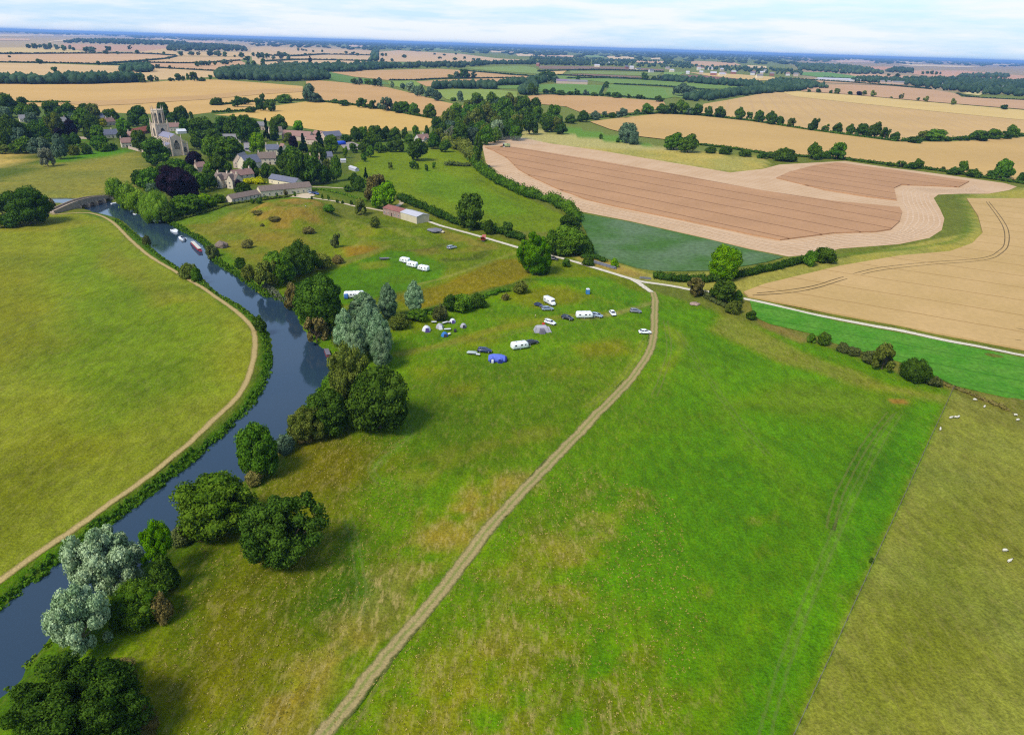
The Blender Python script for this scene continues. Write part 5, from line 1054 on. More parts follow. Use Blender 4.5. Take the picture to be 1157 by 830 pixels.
hedge([(741, 314), (755, 317), (780, 319), (805, 318), (830, 314), (855, 309), (880, 303.5), (905, 297), (925, 293)], 7, 9, 'oak', 'dense dark clipped hedge below the blue-green crop', seed=14, irregular=.15)
hedge([(792, 332), (806, 340), (820, 347), (830, 354)], 9, 6, 'thorn', 'low scrub hedge on the pasture side of the farm road', seed=15, irregular=.4)
hedge([(975, 400), (990, 407), (1010, 412)], 7, 5, 'thorn', 'low thorn scrub under the mottled crop-edge tree', seed=16, irregular=.5)
hedge([(1050, 428), (1075, 437), (1110, 451), (1140, 464)], 6, 3, 'brown', 'brown weedy hedge bottom at the corner of the fence', seed=17, irregular=.5)
hedge([(660, 291), (672, 292), (683, 296)], 8, 5, 'oak', 'dark low hedge behind the pipe stack', seed=18, irregular=.3)
hedge([(452, 362), (480, 354), (500, 350), (530, 340), (560, 331), (575, 328)], 7, 4, 'tree', 'rank green ditch growth above the camp', seed=19, irregular=.5, kind2=None)
hedge([(785, 163.5), (820, 167.5), (857, 173), (900, 177), (952, 180.5), (1005, 187), (1058, 193), (1122, 203), (1180, 211)], 3.5, 3, 'oak', 'long low hedge beyond the stubble field', seed=20)
hedge([(640, 139), (670, 134.5), (700, 131), (745, 128.5), (790, 130.5), (847, 137), (900, 145.5), (965, 154.5), (1013, 160)], 2.6, 2.2, 'oak', 'long low hedge under the row of round trees', seed=21)
hedge([(1019, 160.5), (1045, 159), (1072, 158.5), (1098, 157.5), (1157, 154)], 3, 4, 'oak', 'dark hedge at the right end of the round-tree row', seed=22)
hedge([(238, 118), (260, 118), (285, 115.5), (341, 114), (380, 117), (430, 123.5), (470, 131), (497, 135)], 2.4, 2.2, 'oak', 'hedge dividing the orange wheat fields', seed=23)
hedge([(240, 127.5), (258, 126.5), (285, 125), (305, 121)], 2, 2, 'oak', 'short hedge above the village roofs', seed=24)
hedge([(30, 116), (50, 116), (80, 116)], 2.2, 2, 'oak', 'short low hedge in the orange wheat behind the village', seed=25)
hedge([(197, 250), (215, 245), (240, 238), (262, 231), (300, 226), (330, 222)], 3, 2.5, 'olive', 'thin garden hedge below the low barn running to the mound', seed=26)
hedge([(390, 214), (410, 217), (425, 222)], 4, 4, 'oak', 'dark hedge from the short lane to the brown-leaved tree', seed=27)
hedge([(395, 203), (410, 206), (418, 210)], 4, 3, 'tree', 'green garden hedge behind the dark green tree', seed=28)
hedge([(352, 214), (372, 216), (395, 222), (415, 228)], 3, 2, 'tree', 'low green planting between the two lanes', seed=29)
hedge([(278, 208), (287, 207.5), (298, 208)], 9, 7, 'yellow', 'bright yellow hedge in the barn courtyard', seed=30, irregular=.2)
hedge([(450, 225), (460, 226), (470, 232)], 7, 7, 'tree', 'bushy green hedge behind the red shed', seed=31)
hedge([(505, 187), (520, 187.5), (530, 188)], 7, 5, 'thorn', 'pale thorn thicket in the corner of the bright paddock', seed=32)
for k_, (ln, lab) in enumerate([([(-60, 61.2), (0, 61.4), (150, 60.9), (199, 63.4)], 'thin far hedge above the long pinkish field beyond the village'), ([(-60, 70), (60, 71.6), (114, 73.1), (145, 74.6), (171, 76.7), (243, 80.7)], 'thin far hedge below the long pinkish field beyond the village'), ([(114, 72.8), (150, 70.2), (186, 67), (200, 64)], 'slanting far hedge joining the two long hedges beyond the village'),
        ([(150, 70.8), (221, 71.9), (272, 68.6)], 'far hedge under the row of five far trees'), ([(605, 107.6), (640, 107.2), (684, 108.2), (748, 113.8)], 'hedge between the green pastures and the tan wheat beyond the wood'), ([(694, 95.6), (750, 98), (816, 104.2)], 'hedge across the middle of the far green pastures'), ([(630, 85.2), (700, 88.7), (750, 91.7)], 'hedge above the long green pasture by the purple barns'),
        ([(440, 91), (470, 91), (504, 89.3), (592, 88.4)], 'hedge along the narrow tan strip under the small copse'), ([(520, 80), (545, 82.2), (605, 87)], 'hedge under the light green field behind the small copse'), ([(1081, 106.4), (1100, 110.6), (1157, 113.6)], 'hedge at the top right of the pinkish stubble field'), ([(880, 88.8), (940, 92.3), (1007, 97.2), (1052, 101.4)], 'long hedge in front of the far greenhouses'),
        ([(608, 81.2), (680, 79.5), (750, 81.7)], 'hedge in front of the dark brown ploughed strip'), ([(640, 89), (690, 89), (760, 92)], 'hedge behind the long green pasture'), ([(683, 96), (681, 101), (678, 107)], 'hedge along the far white track between green pastures'), ([(300, 70), (345, 68), (400, 69), (419, 69.5)], 'thin hedge across the wide pale field left of the avenue'), ([(290, 62.5), (330, 64), (370, 62), (418, 63)], 'thin upper hedge across the wide pale field left of the avenue')]):
    hedge(ln, 1.3, 1.2, 'wood', lab, seed=80 + k_, irregular=.6)
# lush margins of the river (nobody could count the stems)
hedge([(-60, 730), (0, 682), (40, 650), (95, 608), (150, 568), (207, 524), (252, 488), (283, 455), (300, 428), (303, 400)], 15, 6, 'tree', 'lush bright green nettles and reeds on the meadow bank', name='bank_reeds', cat='reeds', seed=41, stuff=True, irregular=.5, ls=.26, nl=26, zoff=-.5, fine=True)
hedge([(302, 398), (298, 378), (288, 361), (262, 342), (228, 320), (192, 298), (158, 271), (130, 248)], 7, 4, 'tree', 'green reeds fringing the meadow bank upstream', name='bank_reeds', cat='reeds', seed=42, stuff=True, irregular=.5, ls=.4, nl=16, zoff=-.8, fine=True)
hedge([(194, 253), (215, 264), (234, 277), (240, 292), (256, 303), (276, 316), (300, 332), (322, 339), (338, 352), (345, 366)], 8, 5, 'tree', 'green reeds on the castle side of the river', name='bank_reeds', cat='reeds', seed=43, stuff=True, irregular=.5, ls=.4, nl=16, zoff=-.8, fine=True)
hedge([(300, 322), (312, 332), (326, 340), (336, 346)], 9, 6, 'grey', 'pale reed fringe below the camping lawn', name='bank_reeds', cat='reeds', seed=44, stuff=True, irregular=.3, ls=.35, nl=16, zoff=-.6, fine=True)
hedge([(372, 425), (362, 442), (345, 464), (328, 490), (306, 514), (284, 541)], 9, 6, 'tree', 'undergrowth under the bank thicket', name='bank_undergrowth', cat='undergrowth', seed=45, stuff=True, irregular=.5, ls=.4, nl=40, zoff=-.8)
hedge([(198, 614), (150, 650), (105, 690), (54, 730), (20, 768), (-10, 800)], 16, 8, 'tree', 'dark undergrowth under the silver willows', name='bank_undergrowth', cat='undergrowth', seed=46, stuff=True, irregular=.6, ls=.3, nl=60, zoff=-.9)

def farwood(poly, label, kind, size, nmax, seed, hgt=(.8, 1.3), cat='wood', name='far_woodland', clear_px=False):
    """a far wood that reads as one mass"""
    rng = np.random.default_rng(seed); pts = g2(poly); X0, X1 = min(p[0] for p in pts), max(p[0] for p in pts); Y0, Y1 = min(p[1] for p in pts), max(p[1] for p in pts)
    XY = rng.uniform((X0, Y0), (X1, Y1), (nmax * 12, 2)); ins = seg_dist(XY[:, 0], XY[:, 1], pts, True) < 0; XY = XY[ins]
    if clear_px:
        q = np.array([project((x, y, 0))[:2] for x, y in XY]) if len(XY) else np.zeros((0, 2)); keep = np.ones(len(XY), bool)
        for s in SLIVERS: keep &= seg_dist(q[:, 0], q[:, 1] - .9, s, True) > -.25
        XY = XY[keep]
    XY = XY[:nmax]
    n = len(XY); iv, fi = ICO1; s = size * rng.uniform(.6, 1.25, n); h = size * rng.uniform(*hgt, n)
    noise = rng.uniform(.72, 1.18, (n, len(iv), 1)); V = iv[None] * noise * np.stack([s * .62, s * .62, h * .55], 1)[:, None] + np.concatenate([XY, (h * .5)[:, None]], 1)[:, None]
    T = (fi[None] + (np.arange(n) * len(iv))[:, None, None]).reshape(-1, 3); tint = np.repeat(rng.random(n) * .8, len(fi)) + rng.random(len(T)) * .2
    o = link(name, mesh_arrays(name, V.reshape(-1, 3), None, T, tint), None, [fol(kind)])
    return tag(o, label, cat, kind='stuff')
farwood([(-30, 95.3), (0, 95), (57, 95.5), (55, 93.5), (20, 92), (-30, 92)], 'belt of dark trees at the left behind the village wheat', 'wood', 15, 120, 1)
farwood([(55, 95.2), (95, 95.2), (128, 94.2), (150, 93.4), (165, 92.5), (150, 91), (120, 91.5), (80, 92), (58, 93.5)], 'long dark block of wood behind the village wheat', 'wood', 17, 260, 2)
farwood([(133, 82), (150, 82), (172, 82), (170, 78.5), (150, 77.5)], 'small rounded wood in the pale field beyond the belt', 'wood', 17, 90, 3)
farwood([(188, 58), (215, 58.5), (250, 58.5), (279, 58.5), (278, 55), (255, 52), (220, 50.5), (192, 52)], 'long blue-green wood far beyond the church', 'wood', 24, 420, 4)
farwood([(72, 49.5), (110, 50.2), (150, 51), (200, 51.5), (215, 49.5), (150, 46.5), (100, 46.5), (75, 48)], 'far blue wood above the pink field', 'wood', 30, 420, 5)
farwood([(245, 90), (275, 91), (300, 92.5), (350, 91.5), (372, 90.5), (365, 86), (345, 82), (335, 76), (318, 77), (300, 80), (262, 80), (246, 84)], 'large dark wood behind the wheat right of the church', 'wood', 17, 900, 6)
farwood([(330, 78), (350, 81), (390, 82), (420, 79.5), (452, 77), (452, 75), (420, 74), (395, 76), (360, 76)], 'long dark tree belt running east from the large wood', 'wood', 17, 420, 7)
farwood([(450, 77.5), (480, 76.8), (520, 77.5), (560, 73), (610, 73.5), (660, 74.5), (660, 72), (600, 71), (510, 73), (450, 75)], 'thin dark tree belt across the plain', 'wood', 18, 420, 8)
farwood([(418, 70), (427, 70), (428, 57), (422, 57)], 'far avenue of dark trees running away over the plain', 'wood', 22, 160, 9)
farwood([(489, 101), (520, 100.5), (560, 101), (556, 97), (520, 98.5), (492, 99)], 'dark copse in front of the yellow-green field', 'wood', 15, 170, 10)
farwood([(560, 97), (600, 92.5), (606, 90), (620, 92.5), (600, 96.5), (590, 103), (585, 107), (596, 108), (606, 104), (606, 97), (588, 96)], 'wooded corner left of the green pastures', 'wood', 15, 260, 11)
farwood([(750, 91.5), (800, 96), (860, 99.8), (858, 96), (800, 92), (750, 89)], 'dark tree belt below the reddish ploughed strip', 'wood', 15, 260, 12)
farwood([(772, 113), (790, 116), (812, 112.5), (850, 107.5), (900, 103.5), (900, 98), (870, 98), (850, 103), (820, 106), (790, 109)], 'wooded valley between the tan wheat and green pastures', 'wood', 14, 420, 13)
farwood([(860, 98), (900, 103), (935, 100), (920, 95), (885, 91), (872, 92)], 'wooded corner by the small trees of the far wheat field', 'wood', 14, 200, 14)
farwood([(1020, 96), (1050, 100.5), (1080, 104.5), (1110, 107), (1157, 110), (1200, 113), (1200, 96), (1130, 91.5), (1080, 90), (1020, 90)], 'broad dark wood with a few white roofs on the right', 'wood', 17, 900, 15)
farwood([(900, 80), (940, 83), (970, 84.5), (1000, 84), (970, 77), (930, 74), (900, 74)], 'dark blue wood above the far greenhouses', 'wood', 24, 420, 16)
farwood([(1000, 82), (1031, 83.5), (1033, 79), (1010, 78)], 'block of blue wood beside the pink field', 'wood', 22, 160, 17)
farwood([(597, 73), (640, 73.5), (700, 75.5), (760, 77), (830, 81), (880, 84.5), (905, 86), (905, 82), (870, 78.5), (820, 75), (760, 70.5), (700, 68), (640, 65.5), (600, 64.5)], 'tree cover of the far town', 'wood', 16, 750, 18, clear_px=True)
farwood([(960, 92.5), (1020, 95.5), (1018, 91), (990, 89), (970, 89)], 'trees around the far farm right of the greenhouses', 'wood', 15, 160, 19)
farwood([(1082, 88.5), (1105, 88.5), (1140, 89), (1140, 85.5), (1110, 84.5), (1085, 85.5)], 'thin line of trees across the pink skyline fields', 'wood', 18, 130, 20)
farwood([(930, 90), (960, 91.5), (962, 90.6), (930, 89)], 'hedge in front of the far greenhouses', 'wood', 10, 60, 21)
# skyline forests
def hz_(x, d): return hor(x) + d
for k, (x0, x1, a, b, nm, nmax, size) in enumerate([(-60, 160, 1.9, 4.5, 'blue skyline forest at the far left', 500, 40), (150, 300, 1.9, 6.0, 'blue skyline forest beyond the church', 600, 40), (280, 430, 2.2, 11, 'wide blue-green forest under the skyline left of centre', 900, 34), (420, 600, 2.2, 11, 'wide blue-green forest under the skyline at centre', 900, 34),
                                       (590, 760, 2.2, 12, 'blue forest above the far town', 900, 34), (750, 905, 2.2, 13, 'blue forest right of the far town', 900, 32), (895, 1040, 2.0, 8, 'blue woods under the right skyline', 600, 36), (1030, 1220, 2.0, 7, 'blue woods at the right end of the skyline', 600, 36)]):
    farwood([(x0, hz_(x0, b)), (x1, hz_(x1, b)), (x1, hz_(x1, a)), (x0, hz_(x0, a))], nm, 'wood', size * 2.0, int(nmax * 1.5), 60 + k, hgt=(.28, .45), clear_px=True)

# ------------------------------------------------------------------ buildings
STONE = MT('limestone_wall', A(228, 212, 184, .72), var=.14, scale=.8, bump=.03); CREAM = MT('cream_wall', A(236, 220, 182, .75), var=.1, scale=.8); PINKST = MT('pinkish_stone', A(210, 186, 164, .7), var=.14, scale=.8)
WHITEW = MT('white_render', A(232, 226, 218), var=.06, scale=.6); BRICK = MT('red_brick', A(168, 112, 92), var=.15, scale=1.2)
CHURCHST = MT('church_stone', A(222, 200, 174, .68), var=.16, scale=.6, bump=.04)
COLLY = MT('stone_slate_roof', A(138, 120, 108), var=.22, scale=1.4, bump=.05); PINKR = MT('clay_tile_roof', A(164, 128, 116), var=.2, scale=1.4, bump=.05); SLATE = MT('blue_slate_roof', A(120, 122, 138), var=.18, scale=1.2, bump=.03)
REDR = MT('red_tile_roof', A(186, 106, 80), var=.2, scale=1.4, bump=.05); LEAD = MT('lead_roof', A(150, 148, 168), var=.12, scale=.5); GREYR = MT('grey_tile_roof', A(146, 142, 142), var=.18, scale=1.2, bump=.04)
RUSTR = MT('rusty_sheet_roof', A(160, 104, 92), var=.25, scale=.8); TINR = MT('pale_sheet_roof', A(206, 204, 210), var=.08, scale=.4); CREAMSH = MT('cream_sheet_wall', A(222, 208, 172), var=.08, scale=.4)
RUSTW = MT('weathered_shed_wall', A(176, 148, 132), var=.25, scale=.7)
GLASS = MT('window_glass', (.03, .035, .045), rough=.08, var=.1, spec=.6); FRAME = MT('window_frame', A(222, 216, 204), var=.05); DOORM = MT('door_paint', A(90, 76, 62), var=.1); POTM = MT('chimney_pot', A(188, 130, 100), var=.1)
WINC = {}
def window_mesh(w, h):
    k = (round(w, 2), round(h, 2))
    if k not in WINC:
        f = MB(); t = .12; d = .10
        f.box(-w / 2, w / 2, -d, .05, h - t, h); f.box(-w / 2, w / 2, -d, .05, 0, t); f.box(-w / 2, -w / 2 + t, -d, .05, t, h - t); f.box(w / 2 - t, w / 2, -d, .05, t, h - t); f.box(-.04, .04, -d + .01, .05, t, h - t)
        fo = bpy.data.meshes.new('window_mesh'); fo.from_pydata(f.v, [], f.f); fo.materials.append(FRAME)
        g = MB().box(-w / 2 + t, w / 2 - t, -.045, .04, t, h - t); go = bpy.data.meshes.new('pane_mesh'); go.from_pydata(g.v, [], g.f); go.materials.append(GLASS)
        WINC[k] = (fo, go)
    return WINC[k]
def add_window(root, M, x, y, z, ang, w=1.0, h=1.3):
    fo, go = window_mesh(w, h); f = bpy.data.objects.new('window', fo); COL.objects.link(f); f.parent = root
    f.matrix_local = M @ Matrix.Translation((x, y, z)) @ Matrix.Rotation(ang, 4, 'Z')
    g = bpy.data.objects.new('pane', go); COL.objects.link(g); g.parent = f
def frame_of(Apx, Bpx, D, z=None):
    a = P(*Apx); b = P(*Bpx); g = min(a.z, b.z); d = Vector((b.x - a.x, b.y - a.y)); Lg = d.length; d /= Lg; n = Vector((-d.y, d.x))
    if n.y < 0: n = -n
    c = Vector((a.x, a.y)) + d * Lg / 2 + n * D / 2
    return Matrix(((d.x, n.x, 0, c.x), (d.y, n.y, 0, c.y), (0, 0, 1, g if z is None else z), (0, 0, 0, 1))), Lg
def block(root, M, Lg, D, wh, rh, wallm, roofm, win=(0, 0), gwin=0, chim=(), gf=False, door=True, over=.35):
    """one range of a house: walls, roof, chimneys, windows as parts of root. M maps the range's own frame into the root's"""
    if gf:   # ridge runs away from the viewer
        R = M @ Matrix.Rotation(math.pi / 2, 4, 'Z'); LL, DD = D, Lg
    else: R = M; LL, DD = Lg, D
    hx, hy = LL / 2, DD / 2
    w = MB(); prof = [(-hy, -1.0), (hy, -1.0), (hy, wh), (0, wh + rh - .02), (-hy, wh)]
    n = 5; v = [(-hx, y, z) for y, z in prof] + [(hx, y, z) for y, z in prof]
    w.add(v, [tuple(range(n)), tuple(range(2 * n - 1, n - 1, -1))] + [(i, i + n, (i + 1) % n + n, (i + 1) % n) for i in range(n)])
    o = w.build('wall', wallm, root); o.matrix_local = R
    r = MB(); th = .22
    for s in (-1, 1):
        e = hy + over; ze = wh - over * rh / hy
        a = (s * e, ze + .02); b_ = (0, wh + rh + .02)
        pr = [(a[0], a[1]), (b_[0], b_[1]), (b_[0], b_[1] + th), (a[0], a[1] + th)]
        v = [(-hx - .25, y, z) for y, z in pr] + [(hx + .25, y, z) for y, z in pr]
        r.add(v, [(0, 1, 2, 3), (7, 6, 5, 4), (0, 4, 5, 1), (1, 5, 6, 2), (2, 6, 7, 3), (3, 7, 4, 0)])
    o = r.build('roof', roofm, root); o.matrix_local = R
    for u in chim:
        c = MB().box(-.42, .42, -.5, .5, -1.2, 1.35).box(-.52, .52, -.6, .6, 1.35, 1.55); ch = c.build('chimney', wallm, o); ch.location = (u * LL * .94, 0, wh + rh)
        p = MB()
        for dx in (-.2, .2): p.tube([(dx, 0, 1.5), (dx, 0, 2.1)], [.15, .12], 8)
        p.build('pot', POTM, ch)
    nx, nz = win
    F0 = M; fx = Lg / 2; fy = D / 2
    for k in range(nx):
        for j in range(nz):
            x = -fx + Lg * (k + .5) / nx
            if door and j == 0 and k == nx // 2 and nx > 1:
                d = MB().box(-.55, .55, -.09, .05, 0, 2.1).box(-.65, .65, -.12, .04, 2.1, 2.25); dd = d.build('door', DOORM, root); dd.matrix_local = F0 @ Matrix.Translation((x, -fy, 0))
                h_ = MB().box(.35, .42, -.16, -.09, 1.0, 1.12); h_.build('handle', FRAME, dd); continue
            add_window(root, F0, x, -fy, .9 + j * 2.5, 0, 1.05, 1.25)
    for k in range(gwin): add_window(root, F0, fx, -fy + D * (k + .5) / gwin, 1.0, math.pi / 2, 1.0, 1.25)
def building(name, label, cat, blocks, group=None):
    b0 = blocks[0]; M0, L0 = frame_of(b0['A'], b0['B'], b0['D'])
    root = empty(name, label, cat, M0.translation, math.atan2(M0[1][0], M0[0][0]), group); inv = Matrix.LocRotScale(root.location, root.rotation_euler, None).inverted()
    for b in blocks:
        b = dict(b); M, Lg = frame_of(b.pop('A'), b.pop('B'), b['D'], M0.translation.z); b.pop('L', None); block(root, inv @ M, Lg, **b)
    return root
def B_(A_, B__, D, wh, rh, wall, roof, **k): return dict(A=A_, B=B__, D=D, wh=wh, rh=rh, wallm=wall, roofm=roof, **k)
building('stone_barn', 'long cream stone barn with a brown slate roof facing the castle mound', 'barn', [B_((295, 222.8), (352.5, 217.3), 8, 4.0, 2.8, CREAM, COLLY, win=(9, 1), gwin=2)])
building('stone_barn', 'low pale stone barn with open bays joined to the left of the long cream barn', 'barn', [B_((262.5, 229.5), (294.3, 223.4), 6.5, 2.7, 2.3, STONE, COLLY, win=(7, 1), door=False)])
building('stone_barn', 'barn wing with a half blue slate roof behind the long cream barn', 'barn', [B_((304, 207), (334, 212.5), 7, 3.6, 2.8, CREAM, SLATE, win=(4, 1))])
building('manor_house', 'gabled stone manor house with many chimneys above the low barn', 'house', [B_((242, 211), (267, 213), 9, 6, 3.6, STONE, COLLY, win=(6, 2), chim=(-.45, 0, .45)), B_((245, 212.6), (251, 213), 5, 6, 3.4, STONE, COLLY, gf=True, win=(1, 2), door=False),
         B_((257, 213), (263.5, 213.5), 5, 6, 3.6, STONE, COLLY, gf=True, win=(1, 2), door=False), B_((266, 206.5), (288, 203.5), 7.5, 5, 3.6, STONE, PINKR, win=(4, 2), chim=(.05, .45))])
VH = [('white house with a tall grey slate roof in the trees far left of the church', [B_((107, 138), (119, 138), 9, 6, 4, WHITEW, SLATE, win=(4, 2), chim=(-.45, .45))]),
      ('pinkish cottage with two chimneys beside the tall grey-roofed white house', [B_((118.5, 142.5), (131, 141.5), 7, 4.5, 4, PINKST, PINKR, win=(3, 1), chim=(-.1, .45))]),
      ('cream cottage with a broad purple-grey slate roof at the meadow edge', [B_((117, 156.5), (134.5, 155.5), 8, 3.6, 4.6, CREAM, SLATE, win=(4, 1), chim=(.2,))]),
      ('pale stone cottage at the churchyard corner by the dark yew', [B_((138, 167), (149.5, 166.5), 7, 4.6, 4, STONE, PINKR, win=(3, 2), chim=(-.45,))]),
      ('small brown-roofed cottage with one tall chimney behind the churchyard corner cottage', [B_((143, 159), (150.5, 160), 6, 5, 4, PINKST, PINKR, win=(2, 1), chim=(-.4,))]),
      ('pink stone house half hidden by the dark purple tree at the left', [B_((66, 142), (77, 141.5), 8, 4.6, 4, PINKST, GREYR, win=(3, 2), chim=(.4,))]),
      ('house showing only a grey-brown roof deep in the trees at the far left', [B_((23, 138), (38.5, 137.5), 9, 3.6, 4, STONE, GREYR, win=(3, 1))]),
      ('red-tiled range directly left of the church tower', [B_((155, 153), (172, 149.5), 8, 3, 3.6, BRICK, REDR, win=(4, 1))]),
      ('brown-roofed house directly right of the church tower', [B_((188, 148.5), (204, 148), 8, 4.6, 4, STONE, PINKR, win=(4, 1), chim=(.3,))]),
      ('little pink cottage between the church and the manor house', [B_((223.5, 194.5), (233.5, 193.5), 6, 4, 3.2, PINKST, PINKR, win=(2, 1), chim=(-.45,))]),
      ('grey stone house showing its steep gable above the manor house', [B_((264, 190), (276.5, 190.5), 14, 5.5, 6, PINKST, GREYR, gf=True, win=(2, 2))]),
      ('large hall with a wide grey slate roof right of the steep grey gable', [B_((279, 192), (296, 189.5), 11, 5, 5.5, STONE, SLATE, win=(4, 1))]),
      ('stone house with a brown roof and end chimney above the long barn', [B_((292.5, 186.5), (313, 186), 8, 5.5, 4.6, STONE, COLLY, win=(4, 2), chim=(-.47,))]),
      ('cream house with a blue slate roof and two end chimneys in mid village', [B_((301.5, 176), (316.5, 175.5), 8, 5.5, 4, CREAM, SLATE, win=(3, 2), chim=(-.46, .46))]),
      ('narrow cream gabled cottage right of the blue slate house', [B_((319, 174.5), (326, 174), 8, 5, 4.2, CREAM, PINKR, gf=True, win=(1, 2))]),
      ('house with a pale wall and steep roof by the dark fir tree', [B_((291, 147), (299.5, 147), 7, 5, 4, PINKST, GREYR, win=(2, 2))]),
      ('house showing only a long grey roof over the round green trees', [B_((252, 161.5), (272, 161.5), 9, 4, 4.2, STONE, GREYR, win=(4, 1))]),
      ('cream gabled house among the dark trees above the long barn end', [B_((349, 187), (361, 187.5), 7, 5, 3.4, CREAM, PINKR, win=(2, 2), chim=(-.45, .45))]),
      ('small slate-roofed house by the allotment garden', [B_((367, 181), (376.5, 180.5), 7, 3.2, 3.6, STONE, SLATE, win=(2, 1))]),
      ('pink-roofed house with white gables at the corner of the dark wood', [B_((474, 162), (486, 161), 9, 4.6, 4, WHITEW, PINKR, win=(3, 2), chim=(.1,)), B_((479, 162.6), (483, 162.3), 3, 4.4, 3, WHITEW, PINKR, gf=True, win=(1, 2), door=False)])]
for lab, bl in VH: building('house', lab, 'house', bl, 'village houses')
for lab, bl in [('brown-roofed farm barn with a steep end at the field edge of the village', [B_((305.5, 153), (320, 152.5), 9, 3.6, 5, STONE, COLLY)]), ('longest village farm barn, purple-brown roofed, in front of the yellow wheat', [B_((319, 158), (350, 160), 10, 5, 4.6, PINKST, PINKR, win=(5, 1))]),
                ('pinkish farm building joined to the right end of the longest farm barn', [B_((346, 163), (360, 164), 9, 5, 3.6, PINKST, PINKR, win=(3, 1))]), ('thin red-brown roofed farm range behind the pinkish farm building', [B_((353, 154), (374, 156.5), 8, 3, 3, BRICK, PINKR, win=(4, 1))]),
                ('grey slate-roofed farm barn at the right end of the farmyard', [B_((368, 159), (387, 157.5), 11, 4, 4.6, PINKST, SLATE, win=(4, 1))])]:
    building('farm_barn', lab, 'barn', bl, 'village farm buildings')
building('farm_shed', 'rusty red-roofed half of the open shed beside the lane', 'shed', [B_((433, 242), (452.3, 247.3), 9, 4, 1.4, RUSTW, RUSTR, win=(5, 1), over=.2)])
building('farm_shed', 'cream sheet-metal shed with a pale roof joined to the red-roofed shed', 'shed', [B_((452.6, 247.4), (471, 253), 9.5, 4.2, 1.2, CREAMSH, TINR, over=.15)])
for lab, a, b, w_, r_ in [('small white garden shed on the allotments', (385.5, 184), (391, 183.8), WHITEW, TINR), ('pale grey polytunnel-like shed on the allotments', (394, 191.5), (401.5, 194), TINR, TINR)]:
    building('garden_shed', lab, 'shed', [B_(a, b, 3.5, 2, 1.2, w_, r_, over=.15)], 'allotment sheds')
building('marquee', 'white marquee tent behind the church', 'marquee', [B_((201, 151.5), (211, 151), 7, 2.6, 2.2, WHITEW, MT('white_canvas', A(240, 240, 244), var=.03), over=.1)])
for lab, a, b in [('brick garden wall below the purple tree, left stretch', (73, 155), (83.5, 154.5)), ('brick garden wall below the purple tree, right stretch', (90, 157), (101.5, 157.5)), ('pale churchyard wall along the top of the meadow', (145, 168), (162, 172.5))]:
    M, Lg = frame_of(a, b, .5); o = MB().box(-Lg / 2, Lg / 2, -.25, .25, -.3, 2.1).box(-Lg / 2 - .05, Lg / 2 + .05, -.33, .33, 2.1, 2.25).build('garden_wall', PINKST); o.matrix_world = M; tag(o, lab, 'wall', 'village walls')

# the church: nave with aisles, west tower with an octagonal lantern
E = PZ(201.5, 176); T = PZ(177, 124, 37); ax = Vector((E.x - T.x, E.y - T.y)).normalized()
NL = 26.4; cc = Vector((E.x, E.y)) - ax * NL / 2
ch = empty('church', 'tall stone church with a lantern tower and flying buttresses above the village', 'church', (cc.x, cc.y, 0), math.atan2(ax.y, ax.x))
hx = NL / 2
def gable_box(m, x0, x1, hy, z0, wh, rh): 
    prof = [(-hy, z0), (hy, z0), (hy, wh), (0, wh + rh), (-hy, wh)]; v = [(x0, y, z) for y, z in prof] + [(x1, y, z) for y, z in prof]
    m.add(v, [(0, 1, 2, 3, 4), (9, 8, 7, 6, 5)] + [(i, i + 5, (i + 1) % 5 + 5, (i + 1) % 5) for i in range(5)])
m = MB(); gable_box(m, -hx, hx, 4.8, -1, 15.5, 3.2); m.build('nave', CHURCHST, ch)
m = MB()
for s in (-1, 1):
    pr = [(s * 5.1, 15.35), (0, 18.75), (0, 18.95), (s * 5.1, 15.55)]; v = [(-hx + .2, y, z) for y, z in pr] + [(hx - .5, y, z) for y, z in pr]
    m.add(v, [(0, 1, 2, 3), (7, 6, 5, 4), (0, 4, 5, 1), (1, 5, 6, 2), (2, 6, 7, 3), (3, 7, 4, 0)])
m.build('roof', LEAD, ch)
for s in (-1, 1):
    m = MB(); pr = [(s * 4.7, -1), (s * 9.6, -1), (s * 9.6, 9), (s * 4.7, 11)]; v = [(-hx, y, z) for y, z in pr] + [(hx - .06, y, z) for y, z in pr]
    m.add(v, [(0, 1, 2, 3), (7, 6, 5, 4), (0, 4, 5, 1), (1, 5, 6, 2), (2, 6, 7, 3), (3, 7, 4, 0)]); m.build('aisle', CHURCHST, ch)
    m = MB(); pr = [(s * 4.82, 11.0), (s * 9.8, 8.98), (s * 9.8, 9.2), (s * 4.82, 11.22)]; v = [(-hx + .1, y, z) for y, z in pr] + [(hx - .4, y, z) for y, z in pr]
    m.add(v, [(0, 1, 2, 3), (7, 6, 5, 4), (0, 4, 5, 1), (1, 5, 6, 2), (2, 6, 7, 3), (3, 7, 4, 0)]); m.build('aisle_roof', LEAD, ch)
